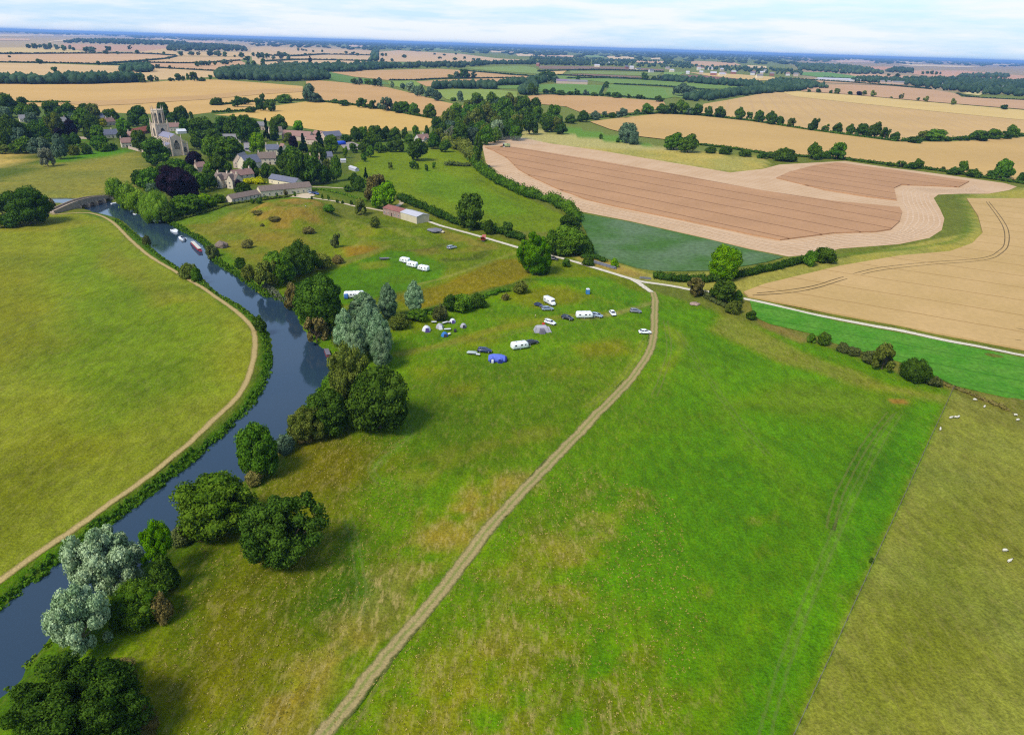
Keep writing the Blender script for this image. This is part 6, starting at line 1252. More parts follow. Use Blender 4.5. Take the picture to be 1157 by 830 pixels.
def arch_window(root, x, y, z, ang, w, h, name='window', lights=3):
    def arch(w, h, n=8):
        r = w * .62; hs = h - w * .75; pts = [(-w / 2, 0), (w / 2, 0), (w / 2, hs)]
        for k in range(1, n): t = k / n; pts.append((w / 2 * (1 - t) ** .8, hs + (h - hs) * math.sin(t * math.pi / 2)))
        pts.append((0, h))
        for k in range(n - 1, 0, -1): t = k / n; pts.append((-w / 2 * (1 - t) ** .8, hs + (h - hs) * math.sin(t * math.pi / 2)))
        pts.append((-w / 2, hs)); return pts
    f = MB().prism(arch(w + .5, h + .3), -.16, .02).build(name, CHURCHST, root); f.matrix_local = Matrix.Translation((x, y, z)) @ Matrix.Rotation(ang, 4, 'Z')
    g = MB().prism(arch(w, h), -.21, .0); g.build('pane', GLASS, f)
    mu = MB()
    for k in range(1, lights): mu.box(-w / 2 + w * k / lights - .1, -w / 2 + w * k / lights + .1, -.27, -.2, 0, h * .72)
    if lights > 1: mu.build('mullion', CHURCHST, f)
for k in range(6):
    x = -hx + NL * (k + .5) / 6
    for s in (-1, 1):
        arch_window(ch, x, s * 9.6, 2.4, 0 if s < 0 else math.pi, 2.3, 5.2); arch_window(ch, x, s * 4.8, 11.6, 0 if s < 0 else math.pi, 2.0, 3.4)
for k in range(7):
    x = -hx + NL * k / 6; x = min(max(x, -hx + .5), hx - .5)
    for s in (-1, 1):
        b_ = MB().frustum((x - .45, x + .45, s * 9.55 - .0 if s > 0 else -11.0, 11.0 if s > 0 else -9.55), (x - .4, x + .4, 9.58 if s > 0 else -10.3, 10.3 if s > 0 else -9.58), -1, 10.4)
        b_.tube([(x, s * 9.95, 10.3), (x, s * 9.95, 11.2), (x, s * 9.95, 12.6)], [.4, .34, .03], 4); b_.build('buttress', CHURCHST, ch)
        if 0 < k < 6:
            fl = MB(); pts = [(x, s * 9.9, 10.6), (x, s * 8.4, 12.3), (x, s * 6.6, 13.4), (x, s * 4.85, 14.0)]; fl.tube(pts, .28, 5); fl.build('flying_buttress', CHURCHST, ch)
arch_window(ch, hx, 0, 5.8, math.pi / 2, 4.4, 7.6, 'east_window', 5)
for s in (-1, 1): arch_window(ch, hx - .06, s * 7.2, 2.6, math.pi / 2, 2.6, 4.8)
m = MB()
for y in (-9.4, -4.9, 4.9, 9.4): m.frustum((hx - .1, hx + 1.4, y - .5, y + .5), (hx - .1, hx + .6, y - .4, y + .4), -1, 9.0 if abs(y) > 6 else 14.5)
for y in (-4.9, 4.9): m.tube([(hx - .3, y, 14.4), (hx - .3, y, 17), (hx - .3, y, 19.2)], [.5, .4, .03], 4)
m.build('east_buttress', CHURCHST, ch)
tx = -hx - 5.3; tw = 5.4
MB().box(tx - tw, tx + tw, -tw, tw, -1, 24).box(tx - tw - .2, tx + tw + .2, -tw - .2, tw + .2, 12.0, 12.5).box(tx - tw - .25, tx + tw + .25, -tw - .25, tw + .25, 24, 24.5).build('tower', CHURCHST, ch)
for sx in (-1, 1):
    for sy in (-1, 1):
        q = MB().frustum((tx + sx * tw - .9, tx + sx * tw + .9, sy * tw - .9, sy * tw + .9), (tx + sx * tw - .7, tx + sx * tw + .7, sy * tw - .7, sy * tw + .7), -1, 25.4); q.tube([(tx + sx * tw, sy * tw, 25.3), (tx + sx * tw, sy * tw, 27.4), (tx + sx * tw, sy * tw, 30)], [.75, .55, .03], 4); q.build('corner_turret', CHURCHST, ch)
m = MB()
for k in range(4):
    s = 1 if k % 2 else -1
    for j in range(7):
        u = -tw + 1.2 + j * (2 * tw - 2.4) / 6
        if k < 2: m.box(tx + u - .45, tx + u + .45, s * tw - .2, s * tw + .2, 24.5, 25.5)
        else: m.box(tx + s * tw - .2, tx + s * tw + .2, u - .45, u + .45, 24.5, 25.5)
m.build('battlements', CHURCHST, ch)
for ang, dx, dy in ((0, 0, -tw), (math.pi / 2, tw, 0), (math.pi, 0, tw), (-math.pi / 2, -tw, 0)): arch_window(ch, tx + dx, dy, 14.5, ang, 3.6, 7.2, 'belfry_window', 3)
oc = lambda r, z: [(tx + r * math.cos(math.pi / 8 + k * math.pi / 4), r * math.sin(math.pi / 8 + k * math.pi / 4), z) for k in range(8)]
MB().loft([oc(5.0, 24.4), oc(4.9, 36.5)], smooth=False).loft([oc(5.2, 36.5), oc(5.2, 37.3)], smooth=False).loft([oc(5.15, 30.4), oc(5.15, 30.8)], smooth=False).build('lantern', CHURCHST, ch)
for k in range(8):
    a = k * math.pi / 4; r = 5.0 * math.cos(math.pi / 8)
    arch_window(ch, tx + r * math.cos(a) * .992, r * math.sin(a) * .992, 25.8, a + math.pi / 2, 1.9, 9.0, 'lantern_window', 2)
    a2 = math.pi / 8 + a; MB().tube([(tx + 5.05 * math.cos(a2), 5.05 * math.sin(a2), 24.6), (tx + 5.05 * math.cos(a2), 5.05 * math.sin(a2), 38.2), (tx + 5.05 * math.cos(a2), 5.05 * math.sin(a2), 41)], [.42, .38, .03], 4).build('pinnacle', CHURCHST, ch)

# stone bridge with four arches
a = P(58, 241.5); b_ = P(124, 223.5); d = Vector((b_.x - a.x, b_.y - a.y)); BL = d.length; ang = math.atan2(d.y, d.x)
br = empty('stone_bridge', 'old stone bridge with four arches over the river at the left', 'bridge', ((a.x + b_.x) / 2, (a.y + b_.y) / 2, 0), ang)
def deck(u): return .9 + 2.3 * math.sin(max(0, min(1, (u + BL / 2) / BL)) * math.pi) ** 1.2
c0, c1 = -BL * .10, BL * .47; aw = (c1 - c0) / 4; arches = [c0 + aw * (k + .5) for k in range(4)]
m = MB(); N = 120; pts = []
def under(u):
    for c in arches:
        r = aw * .40
        if abs(u - c) < r: return -1.9 + min(math.sqrt(r * r - (u - c) ** 2) * .95, 3.4) if math.sqrt(r * r - (u - c) ** 2) > .05 else -3
    return -3.0
us = sorted(set([-BL / 2 + BL * k / N for k in range(N + 1)] + [c + s * aw * .40 for c in arches for s in (-1, 1)]))
for u0, u1 in zip(us[:-1], us[1:]):
    mid = (u0 + u1) / 2; inn = any(abs(mid - c) < aw * .4 for c in arches)
    z0, z1 = (under(u0 + 1e-4), under(u1 - 1e-4)) if inn else (-3, -3)
    v = [(u0, -2.4, z0), (u1, -2.4, z1), (u1, 2.4, z1), (u0, 2.4, z0), (u0, -2.4, deck(u0)), (u1, -2.4, deck(u1)), (u1, 2.4, deck(u1)), (u0, 2.4, deck(u0))]
    m.add(v, [(0, 3, 2, 1), (4, 5, 6, 7), (0, 1, 5, 4), (2, 3, 7, 6)] + ([(0, 4, 7, 3), (1, 2, 6, 5)] if True else []))
m.build('arches', MT('bridge_stone', A(186, 166, 142), var=.2, scale=.7, bump=.04), br)
for s in (-1, 1):
    m = MB()
    for u0, u1 in zip(us[:-1], us[1:]):
        v = [(u0, s * 2.2 - .22, deck(u0)), (u1, s * 2.2 - .22, deck(u1)), (u1, s * 2.2 + .25, deck(u1)), (u0, s * 2.2 + .25, deck(u0)), (u0, s * 2.2 - .22, deck(u0) + 1.1), (u1, s * 2.2 - .22, deck(u1) + 1.1), (u1, s * 2.2 + .25, deck(u1) + 1.1), (u0, s * 2.2 + .25, deck(u0) + 1.1)]
        m.add(v, [(4, 5, 6, 7), (0, 1, 5, 4), (2, 3, 7, 6)])
    m.build('parapet', MATS['bridge_stone'], br)
    for k in range(5):
        u = c0 + aw * k; MB().loft([[(u - .8, s * 2.3, z), (u + .8, s * 2.3, z), (u, s * (4.0 if z < 1 else 2.6), z)] for z in (-3, .6, 1.6)], smooth=False).build('cutwater', MATS['bridge_stone'], br)

# ------------------------------------------------------------------ vehicles
TYRE = MT('tyre_rubber', (.02, .02, .02), var=.1); RIM = MT('wheel_rim', (.45, .45, .47), rough=.35, metallic=.7, var=.05); LAMP = MT('headlamp', (.75, .77, .8), rough=.15, var=.03); TAIL = MT('tail_lamp', (.35, .02, .02), rough=.2, var=.05)
CGL = MT('car_glass', (.015, .018, .022), rough=.05, spec=.8, var=.05); PLAST = MT('black_plastic', (.025, .025, .028), rough=.5, var=.1)
def paint_m(n, c, metal=.2): return MT('paint_' + n, c, rough=.28, var=.03, scale=.5, spec=.5, metallic=metal, coat=.6)
CARC = {'white': paint_m('white', (.74, .75, .76), 0), 'silver': paint_m('silver', (.42, .46, .50), .4), 'grey': paint_m('grey', (.16, .16, .19)), 'black': paint_m('black', (.018, .018, .024)), 'navy': paint_m('navy', (.02, .03, .09)), 'blue': paint_m('blue', (.04, .09, .28)), 'steel': paint_m('steel', (.26, .32, .40), .4)}
def ring(x, hw, z0, z1, r=.12): 
    return [(x, -hw + r, z0), (x, hw - r, z0), (x, hw, z0 + r), (x, hw, z1 - r), (x, hw - r, z1), (x, -hw + r, z1), (x, -hw, z1 - r), (x, -hw, z0 + r)]
def car(px, py, hd, col, label, estate=False, L_=4.5, group='cars on the grass'):
    p = P(px, py); root = empty('parked_car', label, 'car', (p.x, p.y, H(p.x, p.y) + .12), math.radians(hd), group); s = L_ / 4.4; root.scale = (s, s, s)
    body = MB().loft([ring(-2.2, .72, .38, .78), ring(-2.12, .82, .28, .92), ring(-1.6, .88, .24, .98), ring(-.4, .90, .24, .98), ring(.8, .90, .24, .98), ring(1.25, .88, .24, .94), ring(1.95, .82, .26, .80), ring(2.2, .68, .34, .66)]).build('body', CARC[col], root)
    rx = -1.95 if estate else -1.55
    g = MB(); g.loft([[(x0, -w0, .93), (x1, -w0, .93), (x1, w0, .93), (x0, w0, .93)] if z == 0 else [(x0, -w0, 1.40), (x1, -w0, 1.40), (x1, w0, 1.40), (x0, w0, 1.40)] for z, x0, x1, w0 in ((0, rx - .2, 1.15, .80), (1, rx + (.08 if estate else .3), .30, .64))], smooth=False)
    g.build('windows', CGL, root)
    xr = rx + (.06 if estate else .28)
    MB().loft([ring(xr, .60, 1.37, 1.44, .03), ring(xr + .2, .66, 1.37, 1.49, .03), ring(.1, .66, 1.37, 1.49, .03), ring(.34, .62, 1.37, 1.43, .03)]).build('roof', CARC[col], root)
    pl = MB()
    for sy in (-1, 1):
        for (xa, xb) in ((rx - .18, xr + .02), (1.13, .30), (-.35, -.35)): pl.tube([(xa, sy * .80, .95), (xb, sy * .645, 1.40)], .045, 5)
    pl.build('pillar', CARC[col], root)
    for sx in (-1.32, 1.38):
        for sy in (-1, 1):
            w = MB().wheel(sx, sy * .80, .32, .32, .22).build('wheel', TYRE, root); MB().wheel(sx, sy * .90, .32, .2, .04).build('rim', RIM, w)
    for sy in (-1, 1):
        MB().box(2.04, 2.19, sy * .60 - .13, sy * .60 + .13, .52, .66).build('headlight', LAMP, root); MB().box(-2.22, -2.10, sy * .66 - .11, sy * .66 + .11, .66, .86).build('tail_light', TAIL, root)
        MB().box(.75, .93, sy * .98 - .08, sy * .98 + .08, .95, 1.08).build('mirror', CARC[col], root)
    MB().box(2.14, 2.24, -.6, .6, .34, .48).box(-2.24, -2.14, -.6, .6, .38, .5).build('bumper', PLAST, root)
    return root
for q in [(728.5, 376.8, 4, 'white', 'white car alone by the bend of the dirt track', False, 4.9), (718, 353, -12, 'grey', 'dark grey car nearest the dirt track junction', True, 4.8), (692, 355.5, -78, 'white', 'white car facing the camera between the two grey cars', False, 4.8), (674.5, 358, -28, 'steel', 'steel-blue car parked at the right end of the long white caravan', True, 4.9),
          (641, 360.8, -32, 'black', 'black car left of the long white caravan', True, 5.0), (608.5, 346, -40, 'navy', 'small navy car left of the motorhome', False, 4.3), (618.5, 350.5, 6, 'steel', 'steel-blue estate car in front of the motorhome', True, 5.0), (621.5, 366, -38, 'white', 'white car behind the grey tent', False, 4.9),
          (601.3, 388.5, 30, 'black', 'dark car coupled in front of the tilted white caravan', True, 4.9), (547.5, 397.8, -6, 'navy', 'navy estate car next to the blue tent', True, 5.1)]:
    car(*q)
car(510.5, 281, 42, 'silver', 'silver car alone on the rough grass below the shed', True, 5.6, 'cars by the farm'); car(625.5, 293.8, -16, 'black', 'dark car under the bush at the roadside tree', True, 4.8, 'cars by the farm')
for q in [(350, 218.6, -50, 'silver', 'silver car first in the row at the end of the long barn', True, 4.8), (354, 219.2, -50, 'navy', 'navy car in the middle of the row at the end of the long barn', False, 4.8), (358, 219.8, -50, 'blue', 'blue car last in the row at the end of the long barn', False, 4.8), (279.4, 169.3, 20, 'black', 'dark car on the grey village street', False, 4.8)]: car(*q, 'cars in the village')
WALLV = MT('caravan_white', (.78, .78, .77), rough=.35, var=.03, spec=.4); TRIMV = MT('caravan_trim', (.35, .36, .40), rough=.4, var=.05); AWN = MT('awning_blue', A(70, 120, 190), var=.1)
def caravan(px, py, hd, label, L_=6.2, motor=False, group='touring caravans'):
    p = P(px, py); root = empty('motorhome' if motor else 'caravan', label, 'motorhome' if motor else 'caravan', (p.x, p.y, H(p.x, p.y) + .1), math.radians(hd), group); h = L_ / 2; w = 1.15
    def rg(x, zb, zt, ww=w): return ring(x, ww, zb, zt, .18)
    if motor: MB().loft([rg(-h, .5, 2.6, 1.0), rg(-h + .15, .42, 2.85), rg(h - 1.9, .42, 2.9), rg(h - 1.2, .42, 2.85), rg(h - .9, .42, 1.75, 1.0), rg(h - .15, .42, 1.25, .95), rg(h, .5, 1.05, .85)]).build('body', WALLV, root)
    else: MB().loft([rg(-h, .75, 2.1, 1.02), rg(-h + .18, .50, 2.55), rg(-h + .7, .45, 2.72), rg(h - .9, .45, 2.72), rg(h - .35, .48, 2.35), rg(h, .7, 1.6, 1.02)]).build('body', WALLV, root)
    for sy in (-1, 1):
        for x, ww in ((-h * .60, .7), (h * .12, .8), (h * .58, .5)):
            if motor and x > h * .4: continue
            f = MB().box(x - ww / 2 - .06, x + ww / 2 + .06, sy * w - .02, sy * w + .02, 1.50, 2.06).build('window', TRIMV, root); MB().box(x - ww / 2, x + ww / 2, sy * w - .035, sy * w + .035, 1.56, 2.0).build('pane', CGL, f)
    d = MB().box(-h * .32 - .32, -h * .32 + .32, w - .02, w + .03, .6, 2.35).build('door', WALLV, root); MB().box(-h * .32 + .2, -h * .32 + .27, w + .03, w + .07, 1.4, 1.55).build('handle', TRIMV, d)
    if motor:
        MB().loft([[(h - 1.18, -.98, 1.80), (h - 1.18, .98, 1.80), (h - 1.02, .95, 2.55), (h - 1.02, -.95, 2.55)], [(h - .80, -.92, 1.55), (h - .80, .92, 1.55), (h - 1.12, .90, 2.50), (h - 1.12, -.90, 2.50)]], smooth=False).build('windscreen', CGL, root)
        ws = [(-h + 1.4, .36), (h - .8, .36)]
        for sy in (-1, 1): MB().box(h - .12, h + .02, sy * .6 - .14, sy * .6 + .14, .72, .92).build('headlight', LAMP, root)
    else:
        f = MB().box(h - .05, h + .05, -.85, .85, 1.05, 1.5); f.build('front_window', CGL, root); ws = [(-.15, .34)]
        MB().tube([(h - .1, -.7, .5), (h + 1.25, 0, .48)], .05, 6).tube([(h - .1, .7, .5), (h + 1.25, 0, .48)], .05, 6).tube([(h + .9, 0, .5), (h + .9, 0, .0)], .05, 6).build('drawbar', TRIMV, root)
    for x, r in ws:
        for sy in (-1, 1):
            q = MB().wheel(x, sy * (w - .08), .28, r, .2).build('wheel', TYRE, root); MB().wheel(x, sy * (w + .02), .28, r * .6, .04).build('rim', RIM, q)
    for x in (-h * .4, h * .25): MB().frustum((x - .3, x + .3, -.3, .3), (x - .24, x + .24, -.24, .24), 2.66, 2.86).build('roof_vent', TRIMV, root)
    MB().box(-h * .8, h * .8, -w - .012, -w + .01, 1.05, 1.12).box(-h * .8, h * .8, w - .01, w + .012, 1.05, 1.12).build('stripe', TRIMV, root)
    return root
caravan(660, 359.3, 8, 'long white caravan in the middle of the camp beside the steel-blue car', 6.8); caravan(587, 394, 24, 'tilted white caravan coupled to the dark car, lowest in the camp', 6.4); caravan(621, 343.5, -58, 'white motorhome parked end-on at the top of the camp', 6.6, True)
caravan(457.5, 297, 150, 'first of three white caravans on the mown lawn, partly behind the second', 5.2, group='caravans on the mown lawn'); caravan(466, 301.8, 150, 'middle of the three white caravans on the mown lawn', 5.6, group='caravans on the mown lawn'); caravan(478.5, 306, 152, 'white caravan standing apart, last of the three on the mown lawn', 5.6, group='caravans on the mown lawn')
caravan(396, 336.5, 8, 'white caravan with a blue awning end beside the large dark riverside tree', 5.2, group='caravans by the river'); caravan(405, 336, 12, 'white caravan half hidden by the tallest silver poplar', 5.4, group='caravans by the river')
p = P(391.2, 337); o = MB().loft([ring(0, 1.1, .1, 2.2, .2), ring(1.5, 1.15, .1, 2.35, .2)]).build('awning', AWN, None, (p.x - .6, p.y, H(p.x, p.y))); tag(o, 'blue awning at the end of the riverside caravan', 'awning')
# tents
BLUEC = MT('blue_tent_cloth', A(104, 124, 220), var=.12, scale=1.5); BLUED = MT('dark_blue_tent_cloth', A(44, 54, 130), var=.1, scale=1.5); GREYC = MT('grey_tent_cloth', A(186, 182, 190), var=.08, scale=1.2); GREYD = MT('dark_grey_tent_cloth', A(128, 122, 132), var=.1)
def vault(x0, x1, w, h, n=9, taper=1.0):
    return [[(x, w * t * math.cos(math.pi * k / (n - 1)), h * t2 * math.sin(math.pi * k / (n - 1)) ** .8) for k in range(n)] for x, t, t2 in ((x0, taper, taper), (x0 + (x1 - x0) * .25, 1, 1), (x0 + (x1 - x0) * .75, 1, 1), (x1, taper, taper))]
def tent(px, py, hd, label, kind):
    p = P(px, py); r = empty('tent', label, 'tent', (p.x, p.y, H(p.x, p.y)), math.radians(hd), 'tents of the camp')
    if kind == 'tunnel':
        MB().loft(vault(-2.9, 2.9, 1.9, 2.3, taper=.8), smooth=True).build('shell', BLUEC, r)
        for x in (-1.5, 1.3):
            MB().loft([[(x + a, -1.2, b) for a, b in ((-.85, 0), (.85, 0), (.6, 1.7), (0, 2.05), (-.6, 1.7))], [(x + a, -2.5, b) for a, b in ((-.8, 0), (.8, 0), (.55, 1.4), (0, 1.7), (-.55, 1.4))]], smooth=False).build('porch', BLUEC, r)
            MB().prism([(x - .7, 0), (x + .7, 0), (x + .5, 1.3), (x, 1.6), (x - .5, 1.3)], -2.66, -2.48).build('door_panel', BLUED, r)
        MB().loft(vault(2.6, 3.5, 1.5, 1.7, taper=.7), smooth=True).build('sleeping_pod', BLUED, r)
    else:
        MB().frustum((-2.8, 2.8, -1.9, 1.9), (-2.1, 2.1, -1.2, 1.2), 0, 1.9).frustum((-2.1, 2.1, -1.2, 1.2), (-1.7, 1.7, -.15, .15), 1.9, 2.5).build('shell', GREYC, r)
        MB().frustum((-1.1, 1.1, -3.3, -1.7), (-.8, .8, -2.9, -1.1), 0, 1.7).build('porch', GREYD, r); MB().frustum((2.4, 3.9, -1.6, 1.6), (2.0, 3.1, -1.0, 1.0), 0, 1.5).build('side_room', GREYC, r)
        MB().prism([(-.5, 0), (.5, 0), (.4, 1.4), (-.4, 1.4)], -3.34, -3.26).build('door_panel', GREYD, r)
        gl = MB()
        for sx in (-1, 1):
            for sy in (-1, 1): gl.tube([(sx * 2.1, sy * 1.2, 1.9), (sx * 3.7, sy * 2.9, 0)], .03, 4)
        gl.build('guy_ropes', GREYD, r)
    return r
tent(561.5, 407, -4, 'big blue tunnel tent with two porches, lowest in the camp', 'tunnel'); tent(611.5, 374, 8, 'grey frame tent with a porch in front of the white car', 'frame')
SM = {'white': MT('white_cloth', A(236, 236, 240), var=.04), 'purple': MT('purple_cloth', A(84, 70, 130), var=.1), 'sky': MT('sky_blue_cloth', A(60, 130, 205), var=.08), 'dark': MT('dark_cloth', A(60, 62, 66), var=.1), 'red': MT('red_cloth', A(210, 70, 50), var=.1), 'grey': GREYC}
def dome(px, py, w, c1, c2, label, hd=20):
    p = P(px, py); r = empty('small_tent', label, 'tent', (p.x, p.y, H(p.x, p.y)), math.radians(hd), 'small tents of the camp')
    n = 12; MB().loft([[(w * q * math.cos(2 * math.pi * k / n) * (1 if k % 3 else 1.12), w * q * math.sin(2 * math.pi * k / n) * (1 if k % 3 else 1.12), w * z) for k in range(n)] for q, z in ((.55, 0), (.52, .25), (.40, .52), (.20, .70), (.03, .76))]).build('shell', SM[c1], r)
    MB().frustum((-w * .28, w * .28, -w * .78, -w * .2), (-w * .18, w * .18, -w * .55, -w * .1), 0, w * .52).build('porch', SM[c2], r)
    MB().tube([(-w * .5, 0, .02), (-w * .25, 0, w * .56), (0, 0, w * .79), (w * .25, 0, w * .56), (w * .5, 0, .02)], .035, 5).build('pole', SM['dark'], r)
for q in [(481.8, 373.5, 2.9, 'white', 'purple', 'white and purple dome tent at the river end of the camp'), (496.8, 370.4, 2.6, 'grey', 'white', 'pale grey dome tent in the loose ring of camp things'), (523.5, 369.4, 2.2, 'grey', 'dark', 'little grey tent apart at the right of the camp ring'),
          (502.3, 379.6, 2.3, 'sky', 'dark', 'small sky-blue tent in front of the camp ring'), (511.3, 364, 2.2, 'white', 'purple', 'white and purplish tent at the back of the camp ring')]: dome(*q)
def table(px, py, label, c='white', hd=10, w=1.9):
    p = P(px, py); r = empty('camp_table', label, 'camp table', (p.x, p.y, H(p.x, p.y)), math.radians(hd), 'camp tables'); MB().box(-w / 2, w / 2, -.5, .5, .68, .76).build('tabletop', SM[c], r)
    for sx in (-1, 1):
        for sy in (-1, 1): MB().tube([(sx * w * .42, sy * .4, .69), (sx * w * .46, sy * .44, 0)], .03, 5).build('leg', SM['dark'], r)
for q in [(490.4, 365.2, 'white camp table nearest the ditch bush'), (502.2, 366, 'white camp table between the grey dome and the purplish tent', 'white', 40), (506.3, 365.3, 'pale camp table beside the purplish tent', 'grey', -20), (507.2, 378.8, 'white camp table right of the sky-blue tent', 'white', 60, 1.6), (505.5, 373.4, 'long low white bench in the middle of the camp ring', 'white', 14, 2.6),
          (540, 402, 'small table with a pale top in front of the pale trailer', 'white', -10, 1.4), (617.6, 362, 'little white table behind the grey tent', 'white', 20, 1.5)]: table(*q)
def bag(px, py, w, d, h, c, nm, cat, label):
    p = P(px, py); o = MB().loft([ring(-w / 2, d / 2 * .85, 0, h * .85, .08), ring(-w / 2 * .8, d / 2, 0, h, .1), ring(w / 2 * .8, d / 2, 0, h, .1), ring(w / 2, d / 2 * .85, 0, h * .85, .08)]).build(nm, SM[c], None, (p.x, p.y, H(p.x, p.y))); tag(o, label, cat)
bag(514.3, 375, 1.0, .9, 1.2, 'dark', 'rubbish_bag', 'bag', 'black bag standing right of the white bench in the camp ring'); bag(614, 367, 1.1, .7, .9, 'red', 'cool_box', 'cool box', 'red box between the grey tent and the white car'); bag(556.5, 410.3, .8, .6, 1.4, 'white', 'water_barrel', 'barrel', 'white upright container at the corner of the blue tent')
p = P(533.4, 400); r = empty('covered_trailer', 'pale low covered trailer left of the navy estate car', 'trailer', (p.x, p.y, H(p.x, p.y)), math.radians(-4)); MB().loft([ring(-1.9, .4, .5, .75, .1), ring(-1.4, .75, .4, 1.05, .15), ring(1.2, .75, .4, 1.05, .15), ring(1.9, .25, .5, .8, .1)]).build('cover', MT('pale_cover', A(196, 206, 204), var=.06), r)
for sy in (-1, 1): MB().wheel(-.3, sy * .72, .27, .27, .16).build('wheel', TYRE, r)
MB().tube([(1.6, 0, .45), (2.7, 0, .42)], .05, 6).build('drawbar', TRIMV, r)
p = P(664, 332.2); r = empty('portable_toilet', 'blue portable toilet alone above the camp', 'toilet', (p.x, p.y, H(p.x, p.y)), math.radians(10)); TB = MT('toilet_blue', A(60, 134, 200), var=.05, rough=.5)
MB().box(-.75, .75, -.75, .75, .1, 2.3).build('cabin', TB, r); MB().frustum((-.8, .8, -.8, .8), (-.5, .5, -.5, .5), 2.3, 2.65).build('roof', SM['white'], r); dd = MB().box(-.5, .5, -.80, -.75, .2, 2.15).build('door', MT('toilet_door', A(84, 150, 210), var=.05), r); MB().box(.28, .4, -.85, -.80, 1.1, 1.2).build('handle', SM['white'], dd)
p = P(434, 293.3); r = empty('flat_trailer', 'grey flat trailer on the edge of the mown lawn', 'trailer', (p.x, p.y, H(p.x, p.y)), math.radians(14)); MB().box(-2.4, 2.4, -1, 1, .75, .9).box(-2.4, -2.3, -1, 1, .9, 1.4).build('bed', GREYD, r)
for sx in (-.5, .5):
    for sy in (-1, 1): MB().wheel(sx, sy * .95, .4, .38, .2).build('wheel', TYRE, r)
MB().tube([(2.3, 0, .75), (3.8, 0, .5)], .06, 6).build('drawbar', TRIMV, r)
# farm machines
RED = MT('machine_red', A(170, 60, 44), var=.1, rough=.4); GREEN = MT('machine_green', A(50, 108, 62), var=.1, rough=.4); PALEG = MT('machine_pale_green', A(170, 184, 128), var=.1, rough=.5); STEEL = MT('galvanised_steel', A(150, 150, 160), var=.15, rough=.45, metallic=.4)
p = P(546, 272.6); r = empty('tractor_implement', 'red folded cultivator parked beside the white farm road', 'cultivator', (p.x, p.y, H(p.x, p.y)), math.radians(-8)); MB().box(-1.2, 1.2, -1.3, 1.3, .9, 1.25).box(-3.4, -1.0, -.25, .25, .85, 1.1).build('frame', RED, r)
for s in (-1, 1):
    MB().loft([[(x, s * 1.2 + s * .0, z) for x, z in ((-1.1, 1.2), (1.1, 1.2), (1.1, 1.4), (-1.1, 1.4))], [(x, s * 2.6, z) for x, z in ((-1.1, 3.0), (1.1, 3.0), (1.1, 3.2), (-1.1, 3.2))]], smooth=False).build('wing', RED, r)
    MB().wheel(.2, s * 1.0, .55, .55, .35).build('wheel', TYRE, r)
for k in range(6): MB().tube([(-.9 + k * .36, -1.2, .95), (-1.0 + k * .36, -1.2, .4), (-.8 + k * .36, -1.2, .05)], .05, 5).build('tine', STEEL, r)
MB().frustum((-.7, .7, -.6, .6), (-.9, .9, -.8, .8), 1.25, 2.0).build('seed_hopper', MT('hopper_grey', A(140, 158, 150), var=.1), r)
p = P(572, 167); r = empty('combine_harvester', 'pale green combine harvester raising dust in the stubble corner', 'combine', (p.x, p.y, .1), math.radians(165)); r.scale = (1.15,) * 3
MB().loft([ring(-3.6, 1.2, 1.6, 3.0, .2), ring(-3.2, 1.45, 1.2, 3.6, .2), ring(1.2, 1.45, 1.0, 3.8, .2), ring(1.5, 1.4, 1.0, 3.5, .2)]).build('body', PALEG, r); cb = MB().box(1.5, 3.0, -.95, .95, 1.7, 3.6).build('cab', CGL, r); MB().box(1.4, 3.1, -1.05, 1.05, 3.6, 3.8).build('cab_roof', SM['white'], cb)
MB().box(3.6, 4.9, -3.4, 3.4, .25, 1.1).box(2.6, 3.7, -.6, .6, .6, 1.6).build('header', GREEN, r); MB().wheel(4.4, 0, .95, .55, 6.4, n=12).build('reel', SM['red'], r); MB().tube([(-.5, 1.4, 3.4), (-2.6, 2.4, 4.2)], .2, 8).build('unloading_pipe', PALEG, r)
for x, rr in ((1.6, .95), (-2.4, .6)):
    for sy in (-1, 1): q = MB().wheel(x, sy * 1.45, rr, rr, .6).build('wheel', TYRE, r); MB().wheel(x, sy * 1.78, rr, rr * .55, .05).build('rim', SM['white'], q)
p = P(553, 191); r = empty('tractor', 'green tractor standing on the pale headland near the column poplar', 'tractor', (p.x, p.y, .1), math.radians(60)); r.scale = (1.15,) * 3
MB().loft([ring(-.2, .5, .8, 1.7, .12), ring(1.2, .48, .75, 1.65, .15), ring(2.1, .42, .75, 1.45, .15)]).build('bonnet', GREEN, r); c_ = MB().frustum((-1.6, .2, -.85, .85), (-1.4, 0, -.7, .7), 1.3, 2.8).build('cab', CGL, r); MB().box(-1.6, .2, -.85, .85, 2.8, 2.95).build('cab_roof', GREEN, c_)
for x, rr, sy in ((-1.0, .9, 1), (-1.0, .9, -1), (1.5, .6, 1), (1.5, .6, -1)): q = MB().wheel(x, sy * 1.0, rr, rr, .45).build('wheel', TYRE, r); MB().wheel(x, sy * 1.25, rr, rr * .55, .05).build('rim', MT('rim_yellow', A(220, 190, 40), var=.05), q)
MB().loft([ring(-5.6, 1.2, 1.0, 2.4, .1), ring(-2.4, 1.2, 1.0, 2.4, .1)]).tube([(-2.4, 0, 1.1), (-1.3, 0, .8)], .08, 6).build('grain_trailer', GREEN, r)
for sy in (-1, 1): MB().wheel(-4, sy * 1.1, .55, .55, .35).build('wheel', TYRE, r)
